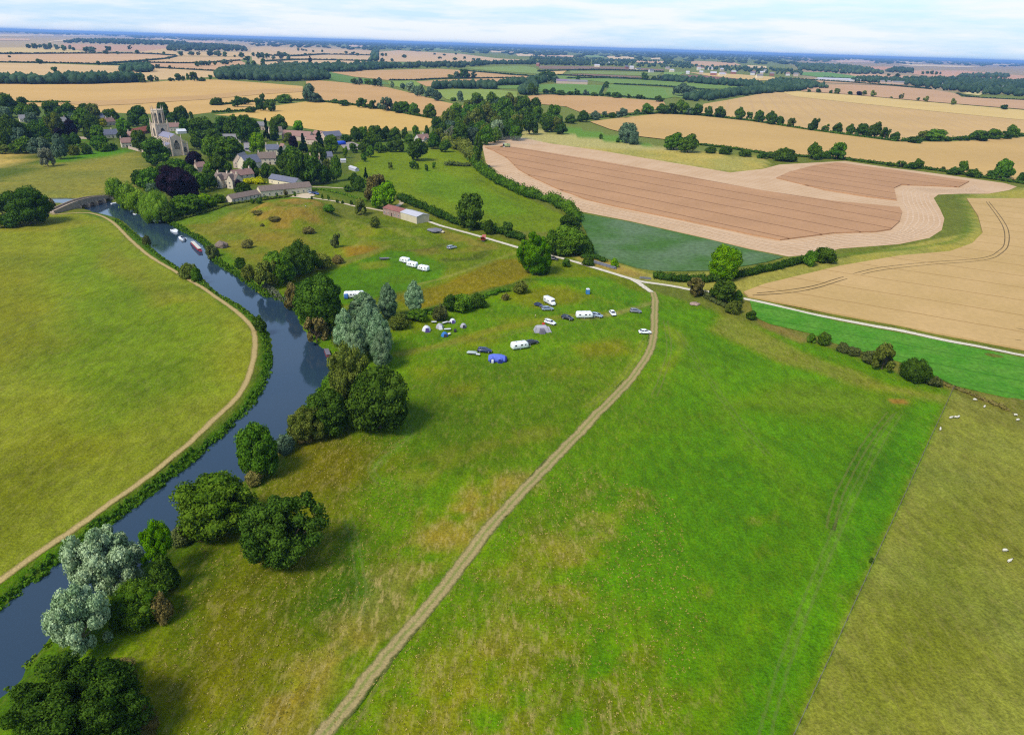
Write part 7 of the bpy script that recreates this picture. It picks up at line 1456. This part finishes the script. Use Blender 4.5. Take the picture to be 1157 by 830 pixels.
# dust drifting behind the combine
p = P(588, 163); o = link('dust', (lambda bm: (bmesh.ops.create_icosphere(bm, subdivisions=3, radius=1), (lambda me: (bm.to_mesh(me), me)[1])(bpy.data.meshes.new('dust')))[1])(bmesh.new())); o.location = (p.x, p.y, 4); o.scale = (26, 9, 5); o.rotation_euler = (0, 0, math.radians(-10))
dm = bpy.data.materials.new('dust_air'); dm.use_nodes = True; t = dm.node_tree; t.nodes.clear(); v_ = nd(t, 'ShaderNodeVolumePrincipled'); v_.inputs['Color'].default_value = (.92, .80, .68, 1); v_.inputs['Density'].default_value = .010; oo = nd(t, 'ShaderNodeOutputMaterial'); t.links.new(v_.outputs[0], oo.inputs['Volume']); o.data.materials.append(dm)
tag(o, 'pale dust cloud drifting behind the combine harvester', 'dust', kind='stuff')
# pipe stack and harrow by the junction, tarpaulin stack, gravel heap, sacks, castle stone, rubble
a = P(664, 294.5); b_ = P(697, 304.2); d = b_ - a; r = empty('pipe_stack', 'long stack of grey metal pipes on the road verge', 'pipe stack', (a + b_) / 2, math.atan2(d.y, d.x)); r.location.z = H(r.location.x, r.location.y)
for k, (y, z) in enumerate([(-.9, .22), (-.45, .22), (0, .22), (.45, .22), (.9, .22), (-.68, .6), (-.22, .6), (.22, .6), (.68, .6), (-.4, .98), (.1, .98)]): MB().tube([(-d.length / 2 + random.Random(k).uniform(0, 1), y, z), (d.length / 2 - random.Random(k + 30).uniform(0, 2), y, z)], .22, 8).build('pipe', STEEL, r)
p = P(729, 314.6); r = empty('field_harrow', 'flat grey metal harrow lying at the road junction', 'harrow', (p.x, p.y, H(p.x, p.y)), math.radians(-12)); m = MB()
for k in range(6): m.box(-2.6, 2.6, -1.5 + k * .6 - .05, -1.5 + k * .6 + .05, .3, .4)
for k in range(8): m.box(-2.6 + k * .74 - .05, -2.6 + k * .74 + .05, -1.6, 1.6, .2, .3)
m.build('frame', STEEL, r)
for k in range(10): MB().tube([(-2.4 + k * .52, -1.5 + (k % 6) * .6, .25), (-2.4 + k * .52, -1.5 + (k % 6) * .6, 0)], .04, 4).build('tine', STEEL, r)
M, Lg = frame_of((383, 164), (391, 163.6), 6); r = empty('covered_stack', 'stack under a bright blue tarpaulin in the farmyard', 'stack', M.translation, math.atan2(M[1][0], M[0][0])); MB().loft([ring(-Lg / 2, 2.7, 0, 3.0, .5), ring(-Lg / 2 + .5, 3, 0, 3.5, .5), ring(Lg / 2 - .5, 3, 0, 3.5, .5), ring(Lg / 2, 2.7, 0, 3.0, .5)]).build('tarpaulin', MT('blue_tarpaulin', A(40, 84, 214), var=.08, rough=.5), r); MB().box(-Lg / 2 + .3, Lg / 2 - .3, -2.5, 2.5, -.2, .5).build('pallet_base', DOORM, r)
def rock(name, px, py, w, h, mat, label, cat, seed, n=1, group=None):
    p = P(px, py); rr = random.Random(seed); bm = bmesh.new(); bmesh.ops.create_icosphere(bm, subdivisions=3, radius=1)
    for v in bm.verts: v.co *= 1 + .18 * math.sin(v.co.x * 5 + seed) * math.sin(v.co.y * 4 + 1) + rr.uniform(-.05, .05); v.co.x *= w / 2; v.co.y *= w / 2.4; v.co.z = v.co.z * h * .6 + h * .3
    me = bpy.data.meshes.new(name); bm.to_mesh(me); bm.free(); o = link(name, me, None, [mat]); o.location = (p.x, p.y, H(p.x, p.y)); return tag(o, label, cat, group)
rock('castle_stone', 250.5, 279.5, 6.2, 3.6, MT('masonry', A(136, 118, 104), var=.25, scale=1.1, bump=.08), 'grey-brown block of ruined castle masonry behind the narrowboat', 'ruin', 3)
rock('gravel_heap', 491.5, 260, 9, 1.4, MT('grey_gravel', A(132, 130, 136), var=.15, scale=2), 'flat grey gravel heap beside the farm road', 'gravel heap', 5)
rock('sand_bag', 499, 263, 3.4, 1.2, MT('pale_sacking', A(226, 212, 180), var=.1), 'pale sand heap in front of the grey gravel heap', 'sand heap', 8)
rock('rubble_heap', 784.5, 344, 4.4, 1.1, MT('pink_rubble', A(176, 148, 132), var=.3, scale=1.5, bump=.1), 'small pinkish rubble heap on the dry slope below the junction', 'rubble', 9)
# boats
HULLW = MT('boat_white', (.74, .75, .76), rough=.3, var=.03, spec=.5); DARKH = MT('boat_dark_hull', (.02, .025, .05), rough=.35, var=.1); MAROON = MT('boat_red', A(176, 50, 56), var=.08, rough=.35); CREAMR = MT('boat_cream', A(232, 222, 200), var=.05, rough=.4)
def hull(L_, w, h, z=-.2): return [[(x, -ww, z + s), (x, ww, z + s), (x, ww * 1.08, z + h + s), (x, -ww * 1.08, z + h + s)] for x, ww, s in ((-L_ / 2, w * .42, 0), (-L_ / 4, w / 2, 0), (L_ / 6, w / 2, 0), (L_ * .38, w * .32, .05), (L_ / 2, w * .05, .15))]
def cruiser(px, py, hd, label, L_):
    p = PZ(px, py, WATER_Z); r = empty('cabin_cruiser', label, 'boat', (p.x, p.y, WATER_Z), math.radians(hd), 'white cruisers moored at the castle bank'); MB().loft(hull(L_, 2.4, .95), smooth=False).build('hull', HULLW, r)
    MB().frustum((-L_ * .12, L_ * .32, -.95, .95), (-L_ * .08, L_ * .22, -.8, .8), .74, 1.35).build('cabin', HULLW, r); MB().frustum((-L_ * .14, -L_ * .04, -.95, .95), (-L_ * .14, -L_ * .10, -.85, .85), 1.3, 1.85).build('windscreen', CGL, r)
    MB().box(-L_ * .44, -L_ * .16, -.9, .9, .76, .82).build('cockpit_floor', MT('cockpit_grey', A(110, 110, 124), var=.1), r)
    for sy in (-1, 1): MB().box(-L_ * .02, L_ * .18, sy * .90 - .02, sy * .90 + .02, .95, 1.2).build('window', CGL, r)
    MB().tube([(L_ * .46, 0, .95), (L_ * .40, -.6, 1.3), (L_ * .2, -1.05, 1.3)], .03, 5).tube([(L_ * .46, 0, .95), (L_ * .40, .6, 1.3), (L_ * .2, 1.05, 1.3)], .03, 5).build('rail', RIM, r)
    MB().box(-L_ / 2 - .35, -L_ / 2, -.25, .25, .1, 1.2).build('outboard_motor', PLAST, r)
cruiser(197.5, 261.5, -42, 'white cruiser at the far end of the moored boats, by the weeping willow', 6.8); cruiser(206, 270, 138, 'white cruiser with a dark cockpit between the other moored boats', 6.8)
p0 = PZ(217, 275.5, WATER_Z); p1 = PZ(228.5, 287, WATER_Z); d = p1 - p0; r = empty('narrowboat', 'narrowboat with cream roof and red sides moored nearest the camera', 'boat', (p0 + p1) / 2, math.atan2(d.y, d.x)); NB = d.length
MB().loft(hull(NB, 2.1, .95), smooth=False).build('hull', DARKH, r); MB().frustum((-NB * .42, NB * .30, -.92, .92), (-NB * .42, NB * .30, -.78, .78), .74, 1.75).build('cabin', MAROON, r); MB().box(-NB * .43, NB * .31, -.86, .86, 1.75, 1.83).build('roof', CREAMR, r)
for sy in (-1, 1):
    for k in range(5): x = -NB * .36 + k * NB * .15; MB().box(x - .35, x + .35, sy * .865 - .03, sy * .865 + .03, 1.15, 1.5).build('window', CGL, r)
MB().tube([(-NB * .47, 0, .75), (-NB * .49, 0, 1.5), (-NB * .42, .1, 1.7)], .04, 5).build('tiller', RIM, r); MB().box(NB * .32, NB * .42, -.7, .7, .76, 1.2).build('well_deck', MAROON, r)
p = PZ(152.3, 242, WATER_Z); r = empty('dinghy', 'small white dinghy in the willow reflections', 'boat', (p.x, p.y, WATER_Z), math.radians(150)); MB().loft(hull(3.2, 1.3, .6), smooth=False).build('hull', HULLW, r); MB().box(-.9, -.6, -.6, .6, .42, .50).box(.3, .6, -.5, .5, .42, .5).build('seat', DOORM, r)
p = PZ(370, 401, WATER_Z); r = empty('canal_boat', 'dark boat with a reddish side moored under the trees at the bend', 'boat', (p.x, p.y, WATER_Z), math.radians(112)); MB().loft(hull(9, 2.0, .9), smooth=False).build('hull', DARKH, r); MB().frustum((-3.2, 2.2, -.85, .85), (-3.1, 2.1, -.7, .7), .7, 1.5).build('cabin', MT('boat_dull_red', A(150, 80, 78), var=.15), r); MB().box(-3.3, 2.3, -.78, .78, 1.5, 1.58).build('roof', GREYD, r)
for sy in (-1, 1):
    for k in range(3): MB().box(-2.4 + k * 1.6, -1.7 + k * 1.6, sy * .80 - .03, sy * .80 + .03, 1.0, 1.3).build('window', CGL, r)
p = PZ(128.6, 230, WATER_Z); r = empty('sailing_dinghy', 'pale small boat with an upright mast under the willows by the bridge', 'boat', (p.x, p.y, WATER_Z), math.radians(70)); MB().loft(hull(4, 1.4, .6), smooth=False).build('hull', HULLW, r); MB().tube([(.3, 0, .3), (.3, 0, 5)], .05, 6).build('mast', RIM, r)

# ------------------------------------------------------------------ fence, sheep, people
fa = PZ(1077, 439.5); fb = PZ(888, 850); d = Vector((fb.x - fa.x, fb.y - fa.y)); FL = d.length; d /= FL
fe = empty('wire_fence', 'long post-and-wire fence dividing the green pasture from the olive pasture', 'fence', (fa.x, fa.y, 0), math.atan2(d.y, d.x)); POST = MT('fence_post', A(120, 104, 84), var=.25, scale=3); WIRE = MT('fence_wire', A(150, 148, 140), var=.1)
NP = int(FL / 3.6); pm = None; wires = MB(); hs = [H(fa.x + d.x * FL * k / NP, fa.y + d.y * FL * k / NP) for k in range(NP + 1)]
for k in range(NP + 1):
    if pm is None:
        o = MB().tube([(0, 0, -.4), (0, 0, 1.15), (0, 0, 1.2)], [.09, .085, .05], 7).build('post', POST, fe); pm = o
    else: o = pm.copy(); COL.objects.link(o); o.parent = fe
    o.location = (FL * k / NP, random.Random(k).uniform(-.05, .05), hs[k]); o.rotation_euler = (random.Random(k).uniform(-.05, .05), random.Random(k + 7).uniform(-.05, .05), 0)
for z in (.3, .6, .85, 1.1): wires.tube([(FL * k / NP, 0, hs[k] + z) for k in range(NP + 1)], .010, 4)
wires.build('wire', WIRE, fe)
g_ = P(985, 633); plant(985, 629, 636, 6, 'oak', 'tiny dark bush grown into the wire fence half way down', shape='bush', lod='mid')
def skin_mesh(name, pts, edges, rad, sub=2):
    me = bpy.data.meshes.new(name); me.from_pydata(pts, edges, []); o = bpy.data.objects.new(name, me); COL.objects.link(o); s = o.modifiers.new('skin', 'SKIN'); s.use_smooth_shade = True
    for v, r_ in zip(me.skin_vertices[0].data, rad): v.radius = r_ if isinstance(r_, tuple) else (r_, r_)
    me.skin_vertices[0].data[0].use_root = True
    u = o.modifiers.new('sub', 'SUBSURF'); u.levels = sub; u.render_levels = sub
    dg = bpy.context.evaluated_depsgraph_get(); m2 = bpy.data.meshes.new_from_object(o.evaluated_get(dg)); bpy.data.objects.remove(o); return m2
WOOL = MT('sheep_wool', A(236, 228, 208), var=.08, scale=6, bump=.04); SFACE = MT('sheep_face', A(90, 80, 70), var=.1)
def sheep_mesh(graze):
    hd = (.80, 0, .28) if graze else (.92, 0, .98)
    pts = [(0, 0, .62), (-.38, 0, .62), (-.56, 0, .58), (.34, 0, .64), (.55, 0, .60 if graze else .78), hd, (hd[0] + (.10 if graze else .2), 0, hd[2] - .14 if graze else hd[2] - .06)]
    ed = [(0, 1), (1, 2), (0, 3), (3, 4), (4, 5), (5, 6)]; rad = [(.27, .27), (.26, .26), (.14, .14), (.24, .25), (.13, .13), (.085, .085), (.05, .05)]
    for bx, by, base in ((.34, .12, 3), (.34, -.12, 3), (-.38, .12, 1), (-.38, -.12, 1)):
        k = len(pts); kx = bx + (-.05 if bx < 0 else .02); pts += [(bx, by, .42), (kx - (.06 if bx < 0 else 0), by, .24), (kx, by, .03)]; ed += [(base, k), (k, k + 1), (k + 1, k + 2)]; rad += [.085, .045, .035]
    m = skin_mesh('sheep_mesh', pts, ed, rad); m.materials.append(WOOL); m.materials.append(SFACE)
    for f in m.polygons:
        c = f.center
        if c.z < .26 or c.x > .66: f.material_index = 1
    return m
SHM = [sheep_mesh(True), sheep_mesh(False)]
SHP = [(1074, 473, 10, 'sheep at the left of the trio lying near the fence corner'), (1079, 472.5, 160, 'sheep in the middle of the trio near the fence corner'), (1082.5, 472, 30, 'sheep at the right of the trio near the fence corner'), (1062, 486, 60, 'lone sheep right beside the wire fence'), (1101, 452.6, -20, 'sheep by the weedy hedge bottom, on its own'),
       (1112, 460.5, 40, 'sheep just below the weedy hedge bottom'), (1147, 470, 170, 'upper sheep of the pair at the right edge of the olive pasture'), (1149.5, 475.5, 10, 'lower sheep of the pair at the right edge of the olive pasture'), (1134.8, 623, 0, 'left sheep of the two halfway down the olive pasture'), (1140, 635, 20, 'right sheep of the two halfway down the olive pasture')]
for k, (x, y, hd, lab) in enumerate(SHP):
    p = P(x, y); o = bpy.data.objects.new('sheep', SHM[0 if k % 3 else 1]); COL.objects.link(o); o.location = (p.x, p.y, H(p.x, p.y)); o.rotation_euler = (0, 0, math.radians(hd)); tag(o, lab, 'sheep', 'sheep in the olive pasture')
    for sy in (-1, 1):
        e = MB().loft([[(a, sy * b, c) for a, b, c in ((-.02, .06, 0), (.03, .06, .01), (.03, .07, .05), (-.02, .07, .05))], [(a, sy * .17, -.02) for a in (-.01, .01, .01, -.01)]], smooth=True, cap=False).build('ear', SFACE, o); e.location = (.80, 0, .36) if k % 3 else (.92, 0, 1.03)
SKIN = MT('skin', A(214, 168, 140), var=.05); HAIR = MT('hair_brown', A(74, 54, 40), var=.1); SHIRT = MT('white_shirt', A(240, 238, 236), var=.04); TROU = MT('dark_trousers', A(70, 74, 92), var=.1); SHIRTY = MT('pale_yellow_shirt', A(232, 216, 150), var=.05)
def person(px, py, hd, label, shirt):
    s = 1; pts = [(0, 0, .95), (0, 0, 1.15), (0, 0, 1.40), (0, 0, 1.52), (.01, 0, 1.62), (.02, 0, 1.72)]; ed = [(0, 1), (1, 2), (2, 3), (3, 4), (4, 5)]; rad = [(.15, .11), (.14, .10), (.17, .11), .055, .085, .075]
    for sy in (-1, 1):
        k = len(pts); pts += [(0, sy * .19, 1.40), (-.02, sy * .25, 1.14), (.06, sy * .25, .90), (.09, sy * .25, .80)]; ed += [(2, k), (k, k + 1), (k + 1, k + 2), (k + 2, k + 3)]; rad += [.06, .045, .035, .04]
        for j in range(5): q = len(pts); pts.append((.10 + .01 * j, sy * (.25 - .03 + .013 * j), .71 + .008 * abs(j - 2))); ed.append((k + 3, q)); rad.append(.010)
        k = len(pts); pts += [(0, sy * .10, .88), (.03 * sy, sy * .11, .48), (.05 * sy - .02, sy * .11, .09), (.05 * sy + .14, sy * .12, .04)]; ed += [(0, k), (k, k + 1), (k + 1, k + 2), (k + 2, k + 3)]; rad += [.095, .065, .045, .04]
    m = skin_mesh('person_body', pts, ed, rad); 
    for q in (SKIN, shirt, TROU, PLAST): m.materials.append(q)
    for f in m.polygons:
        z = f.center.z; f.material_index = 3 if z < .10 else 2 if z < .95 and abs(f.center.y) < .2 else 1 if .95 <= z < 1.49 and not (abs(f.center.y) > .22 and z < 1.12) else 0
    p = P(px, py); o = bpy.data.objects.new('person', m); COL.objects.link(o); o.location = (p.x, p.y, H(p.x, p.y)); o.rotation_euler = (0, 0, math.radians(hd)); tag(o, label, 'person', 'people')
    MB().loft([[(.0 + r_ * math.cos(2 * math.pi * k / 10) - .01, r_ * math.sin(2 * math.pi * k / 10), z) for k in range(10)] for r_, z in ((.090, 1.66), (.098, 1.72), (.08, 1.79), (.03, 1.83))]).build('hair', HAIR, o)
    fc = MB()
    for sy in (-1, 1): fc.box(.085, .10, sy * .03 - .01, sy * .03 + .01, 1.685, 1.70)
    fc.box(.085, .095, -.02, .02, 1.61, 1.62); fc.build('face_features', HAIR, o); MB().frustum((.08, .115, -.014, .014), (.08, .09, -.008, .008), 1.635, 1.675).build('nose', SKIN, o)
    return o
person(337.2, 231.4, -100, 'person in a white shirt standing on top of the castle mound, left of the pair', SHIRT); person(345.6, 234.8, -60, 'person in a white shirt lower down on the castle mound, right of the pair', SHIRT); person(604.8, 359.2, 20, 'person in a pale yellow top alone on the grass by the camp track', SHIRTY)
# ------------------------------------------------------------------ far farms and town
def far_house(px, py, w, dpt, wh, rh, wm, rm, label, group, hd=0):
    p = PZ(px, py); r = empty('far_house', label, 'house', (p.x, p.y, .3), math.radians(hd), group); block(r, Matrix.Identity(4), w, dpt, wh, rh, wm, rm, over=.3)
rr = random.Random(3); TOWN = []
for k in range(34):
    x = rr.uniform(604, 900); yc = 68 + (x - 604) * .050; TOWN.append((x, yc + rr.uniform(0, 8)))
for i, (x, y) in enumerate(sorted(TOWN)):
    far_house(x, y, rr.uniform(16, 34), 12, rr.uniform(7, 11), 6, rr.choice([WHITEW, PINKST, CREAM, BRICK]), rr.choice([GREYR, PINKR, TINR, SLATE]), '%s house from the west among the trees of the far town' % ORD[i], 'houses of the far town', rr.uniform(-30, 30))
for (x, y, w, d_, lab) in [(637.5, 94.6, 48, 20, 'left purple-roofed far farm barn on the green pastures'), (652, 95.2, 60, 18, 'right pinkish far farm barn on the green pastures'), (943, 91.8, 150, 40, 'long white greenhouse range on the far fields'), (966, 92.3, 40, 25, 'short white greenhouse right of the long range'), (1043.5, 96.4, 68, 40, 'large white-sided building at the edge of the right wood'),
                            (1116.5, 102.8, 20, 12, 'small white house front in the right wood'), (1016, 95.4, 60, 25, 'pinkish far farm building beside the right wood'), (1000, 94.4, 40, 20, 'bluish far barn left of the pinkish farm building'), (1138, 101.3, 40, 18, 'pale roof in the trees at the far right'), (1062, 97.5, 14, 10, 'white cottage deep in the right wood'), (253, 41.6, 60, 60, 'pale tower block shape on the skyline beyond the church')]:
    far_house(x, y, w, d_, 14 if 'tower' in lab else 7, 5, WHITEW if 'white' in lab or 'pale' in lab else PINKST, TINR if 'white' in lab or 'pale' in lab else MT('purple_sheet_roof', A(150, 130, 150)) if 'purple' in lab else GREYR, lab, 'far farm buildings')

# ------------------------------------------------------------------ village trees
V1 = 'in the trees at the left end of the village'
def village(lst, text, group):
    lst = sorted(lst, key=lambda q: (q[4], q[0])); cnt = {}
    for q in lst:
        k = q[4]; cnt[k] = cnt.get(k, 0) + 1; sh = q[5] if len(q) > 5 else None
        n = sum(1 for z in lst if z[4] == k)
        lab = text.format(o=(ORD[cnt[k] - 1] + ' ' if n > 1 else ''), kind=KW[k], what='bush' if sh == 'bush' else 'tree')
        plant(q[0], q[1], q[2], q[3], k, lab, group, shape=sh, name=None if sh == 'bush' or k in NAMES else 'garden_tree')
D, G, O_, S_, B2, KB, CF = 'oak', 'tree', 'olive', 'silver', 'lime', 'beech', 'fir'
village([(8, 107, 131, 21, D), (24, 110, 124, 13, D), (28, 118, 134, 20, G), (39, 117, 132, 12, D), (60, 114, 134, 20, D), (74, 117, 136, 26, D), (94, 117, 132, 14, D), (105, 118, 136, 18, O_), (126, 124, 138, 16, D), (5, 122, 144, 18, 'bluish'), (12, 130, 160, 26, D), (5, 148, 170, 12, D), (30, 140, 158, 16, D), (40, 137, 158, 20, D),
         (52, 131, 152, 16, G), (62, 129, 154, 20, O_), (80, 136, 154, 12, KB), (92, 123, 147, 22, G), (104, 130, 149, 16, D), (67, 145, 156, 12, KB), (55, 150, 160, 10, G), (28, 154, 172, 22, G), (5, 164, 173, 14, O_), (16, 163, 173, 12, G), (50, 155, 170, 10, O_), (20, 145, 162, 15, 'bluish'), (48, 145, 158, 14, D), (35, 128, 142, 14, 'bluish'), (83, 128, 140, 12, 'bluish'), (-8, 120, 150, 20, D), (66, 134, 147, 12, G)],
        '{o}{kind} {what} from the left in the wooded left end of the village', 'trees at the left end of the village')
village([(42, 156, 176, 22, 'bluish'), (66, 153, 178, 17, 'bluish'), (52, 168, 187, 17, 'grey'), (56, 162, 175, 12, 'bluish')], '{o}{kind} willow-like {what} from the left at the edge of the meadow', 'grey-green trees at the meadow edge')
village([(75, 152, 166, 11, D), (84, 150, 164, 12, D), (98, 165, 174, 11, D, 'bush'), (112, 154, 169, 20, G), (118, 161, 171, 14, G, 'bush'), (83, 164, 175, 13, O_, 'bush'), (128, 162, 169, 8, G, 'bush'), (95, 162, 167, 10, G, 'bush'), (75, 163, 172, 12, D, 'bush')], '{o}{kind} garden {what} from the left between the meadow and the slate cottage', 'garden trees above the meadow')
village([(115, 134, 143, 10, 'yellow'), (137, 133, 145, 12, B2), (109, 142, 157, 16, G), (138, 146, 159, 12, D), (140, 137, 151, 14, G), (155, 120, 138, 22, D), (184, 117, 136, 14, D), (203, 120, 137, 17, D), (157, 147, 170, 16, D), (208, 134, 149, 11, G), (216, 126, 135, 5, D), (100, 146, 157, 12, D), (150, 130, 142, 12, D), (163, 130, 141, 12, G), (170, 140, 150, 8, D), (194, 127, 138, 12, D), (222, 140, 154, 16, D), (196, 136, 143, 8, D, 'bush')],
        '{o}{kind} {what} from the left in the gardens round the church tower', 'garden trees round the church')
plant(176, 158, 185, 28, D, 'big dark round tree on the meadow edge in front of the church', 'churchyard trees'); plant(201, 190, 224, 44, KB, 'huge purple copper beech above the bridge pool', 'churchyard trees', lod='near')
village([(219, 171, 189, 18, KB), (198, 180, 197, 22, G), (168, 189, 213, 28, G), (158, 192, 210, 18, D), (225, 195, 216, 16, G), (236, 196, 213, 16, D), (185, 184, 199, 20, G), (171, 207, 218, 13, 'bluish'), (228, 179, 189, 8, D), (182, 193, 210, 16, D), (216, 186, 204, 16, D), (246, 219, 229, 16, G, 'bush'), (226, 226, 236, 16, G, 'bush'), (238, 225, 234, 13, G, 'bush'), (206, 182, 193, 12, D)],
        '{o}{kind} {what} from the left between the church and the river pool', 'trees between church and river')
village([(230, 133, 157, 28, D), (250, 132, 153, 20, D), (262, 131, 155, 20, D), (277, 131, 159, 18, D), (287, 135, 152, 13, G), (315, 130, 147, 20, D), (337, 137, 148, 12, B2), (300.5, 134, 157, 7, CF), (309, 134, 157, 10, D), (256, 155, 179, 30, G), (238, 155, 177, 22, G), (222, 154, 168, 14, G), (325, 150, 161, 12, O_), (242, 146, 160, 16, D), (270, 145, 158, 15, D), (246, 160, 178, 20, D), (268, 160, 178, 16, D), (310, 145, 158, 10, CF)],
        '{o}{kind} {what} from the left in the upper village between church and farmyard', 'upper village trees')
plant(290.5, 151, 173, 17, B2, 'bright green round tree standing out in the middle of the village', 'upper village trees', lod='mid')
village([(247, 176, 198, 26, D), (283, 180, 200, 20, D), (302, 184, 200, 16, D), (331, 154, 168, 10, KB), (342, 151, 171, 10, CF), (360.5, 149, 168, 12, CF), (360, 160, 184, 18, D), (375, 153, 172, 16, G), (322, 172, 199, 20, D), (336, 168, 206, 26, D), (352, 174, 206, 26, D), (365, 186, 206, 18, D), (317, 166, 187, 13, CF), (379, 176, 203, 14, G), (369, 180, 193, 8, O_), (390, 166, 178, 6, G), (399, 162, 172, 9, D), (274, 206, 219, 18, D), (270, 203, 213, 10, KB), (329, 165, 182, 15, G), (310, 188, 204, 12, D), (344, 186, 207, 20, G), (255, 182, 198, 16, G), (236, 184, 200, 14, G), (354, 168, 182, 12, G)],
        '{o}{kind} {what} from the left above the manor house and long barn', 'trees above the long barn')
village([(402, 144, 159, 13, D), (411, 144, 158, 12, G), (424, 142, 159, 16, D), (435, 143, 158, 12, D), (446, 144, 160, 15, D), (421, 149, 168, 22, G), (409, 162, 172, 10, D), (427, 161, 172, 10, G), (441, 160, 171, 10, D), (451, 158, 171, 13, D), (457.5, 145, 159, 8, D), (470, 142, 158, 9, G), (482, 142, 154, 6, D), (462, 152, 162, 10, G), (490, 150, 167, 14, G), (503, 158, 171, 14, G), (391, 152, 160, 12, D, 'bush'), (433, 164, 171, 10, D, 'bush')],
        '{o}{kind} {what} from the left along the field edge north of the paddock', 'trees north of the paddock')
village([(411, 172, 182, 8, G), (418, 165, 177, 10, G), (441, 183, 191, 5, O_), (466, 181, 190, 8, D), (471, 184, 191, 5, D), (482, 186, 193, 5, D), (490, 183, 190, 5, G), (413, 189, 201, 5, CF), (401, 196, 212, 11, D), (393, 209, 217, 8, D, 'bush'), (364, 219, 225, 3, G), (371, 220, 226, 3.5, G), (381, 225, 229, 4, D, 'bush'), (387, 226, 230, 3.5, D, 'bush'), (397, 226, 231.5, 4, D, 'bush'), (352, 221.5, 225, 3, D, 'bush'), (333, 216, 222, 3, D, 'bush'), (313, 217.5, 223.5, 3, D, 'bush'), (322, 214, 221, 4, 'brown', 'bush'), (346, 211, 217, 4.5, O_, 'bush'), (293, 222, 230, 8, D, 'bush'), (285, 224, 230, 5, G, 'bush'), (301, 221, 225, 6, D, 'bush')],
        '{o}{kind} small {what} from the left in the paddock or along the barn lane', 'small trees of paddock and lane')
village([(291, 242, 246, 14, 'scrub', 'bush'), (310, 244, 249, 13, 'scrub', 'bush'), (347, 240, 248, 14, 'scrub', 'bush'), (371, 231, 239, 14, 'tree', 'bush'), (296, 252, 256, 5, 'scrub', 'bush')], '{o}{kind} scrub {what} from the left on the face of the castle mound', 'scrub on the castle mound')

# ------------------------------------------------------------------ tussocks of rough grass in the near pasture
def tussocks(poly, n, seed, kind, label, size=(.12, .34)):
    rng = np.random.default_rng(seed); pts = g2(poly); X0, X1 = min(p[0] for p in pts), max(p[0] for p in pts); Y0, Y1 = min(p[1] for p in pts), max(p[1] for p in pts)
    XY = rng.uniform((X0, Y0), (X1, Y1), (n * 8, 2)); XY = XY[seg_dist(XY[:, 0], XY[:, 1], pts, True) < 0]
    XY = XY[:n]; s = rng.uniform(*size, len(XY))
    C_ = np.column_stack([XY, hfun(XY[:, 0], XY[:, 1]) + .05]); V, Q, T, tint = cloud(rng, C_, np.stack([s, s, s * .55], 1), 7, .13, core=0, droop=None)
    tag(link('rough_grass', mesh_arrays('rough_grass', V, Q, None, tint), None, [fol(kind)]), label, 'grass', kind='stuff')
PAL['drygrass'] = (A(150, 150, 66, .8), A(206, 186, 116, .85))
tussocks([(240, 550), (340, 490), (460, 490), (470, 600), (400, 700), (320, 830), (110, 840), (200, 700)], 2600, 1, 'drygrass', 'tufts of dry rough grass on the slope between the trees and the dirt track')
tussocks([(330, 840), (436, 750), (560, 610), (640, 520), (760, 560), (800, 700), (760, 840)], 2200, 2, 'drygrass', 'bleached grass tufts scattered on both sides of the dirt track')
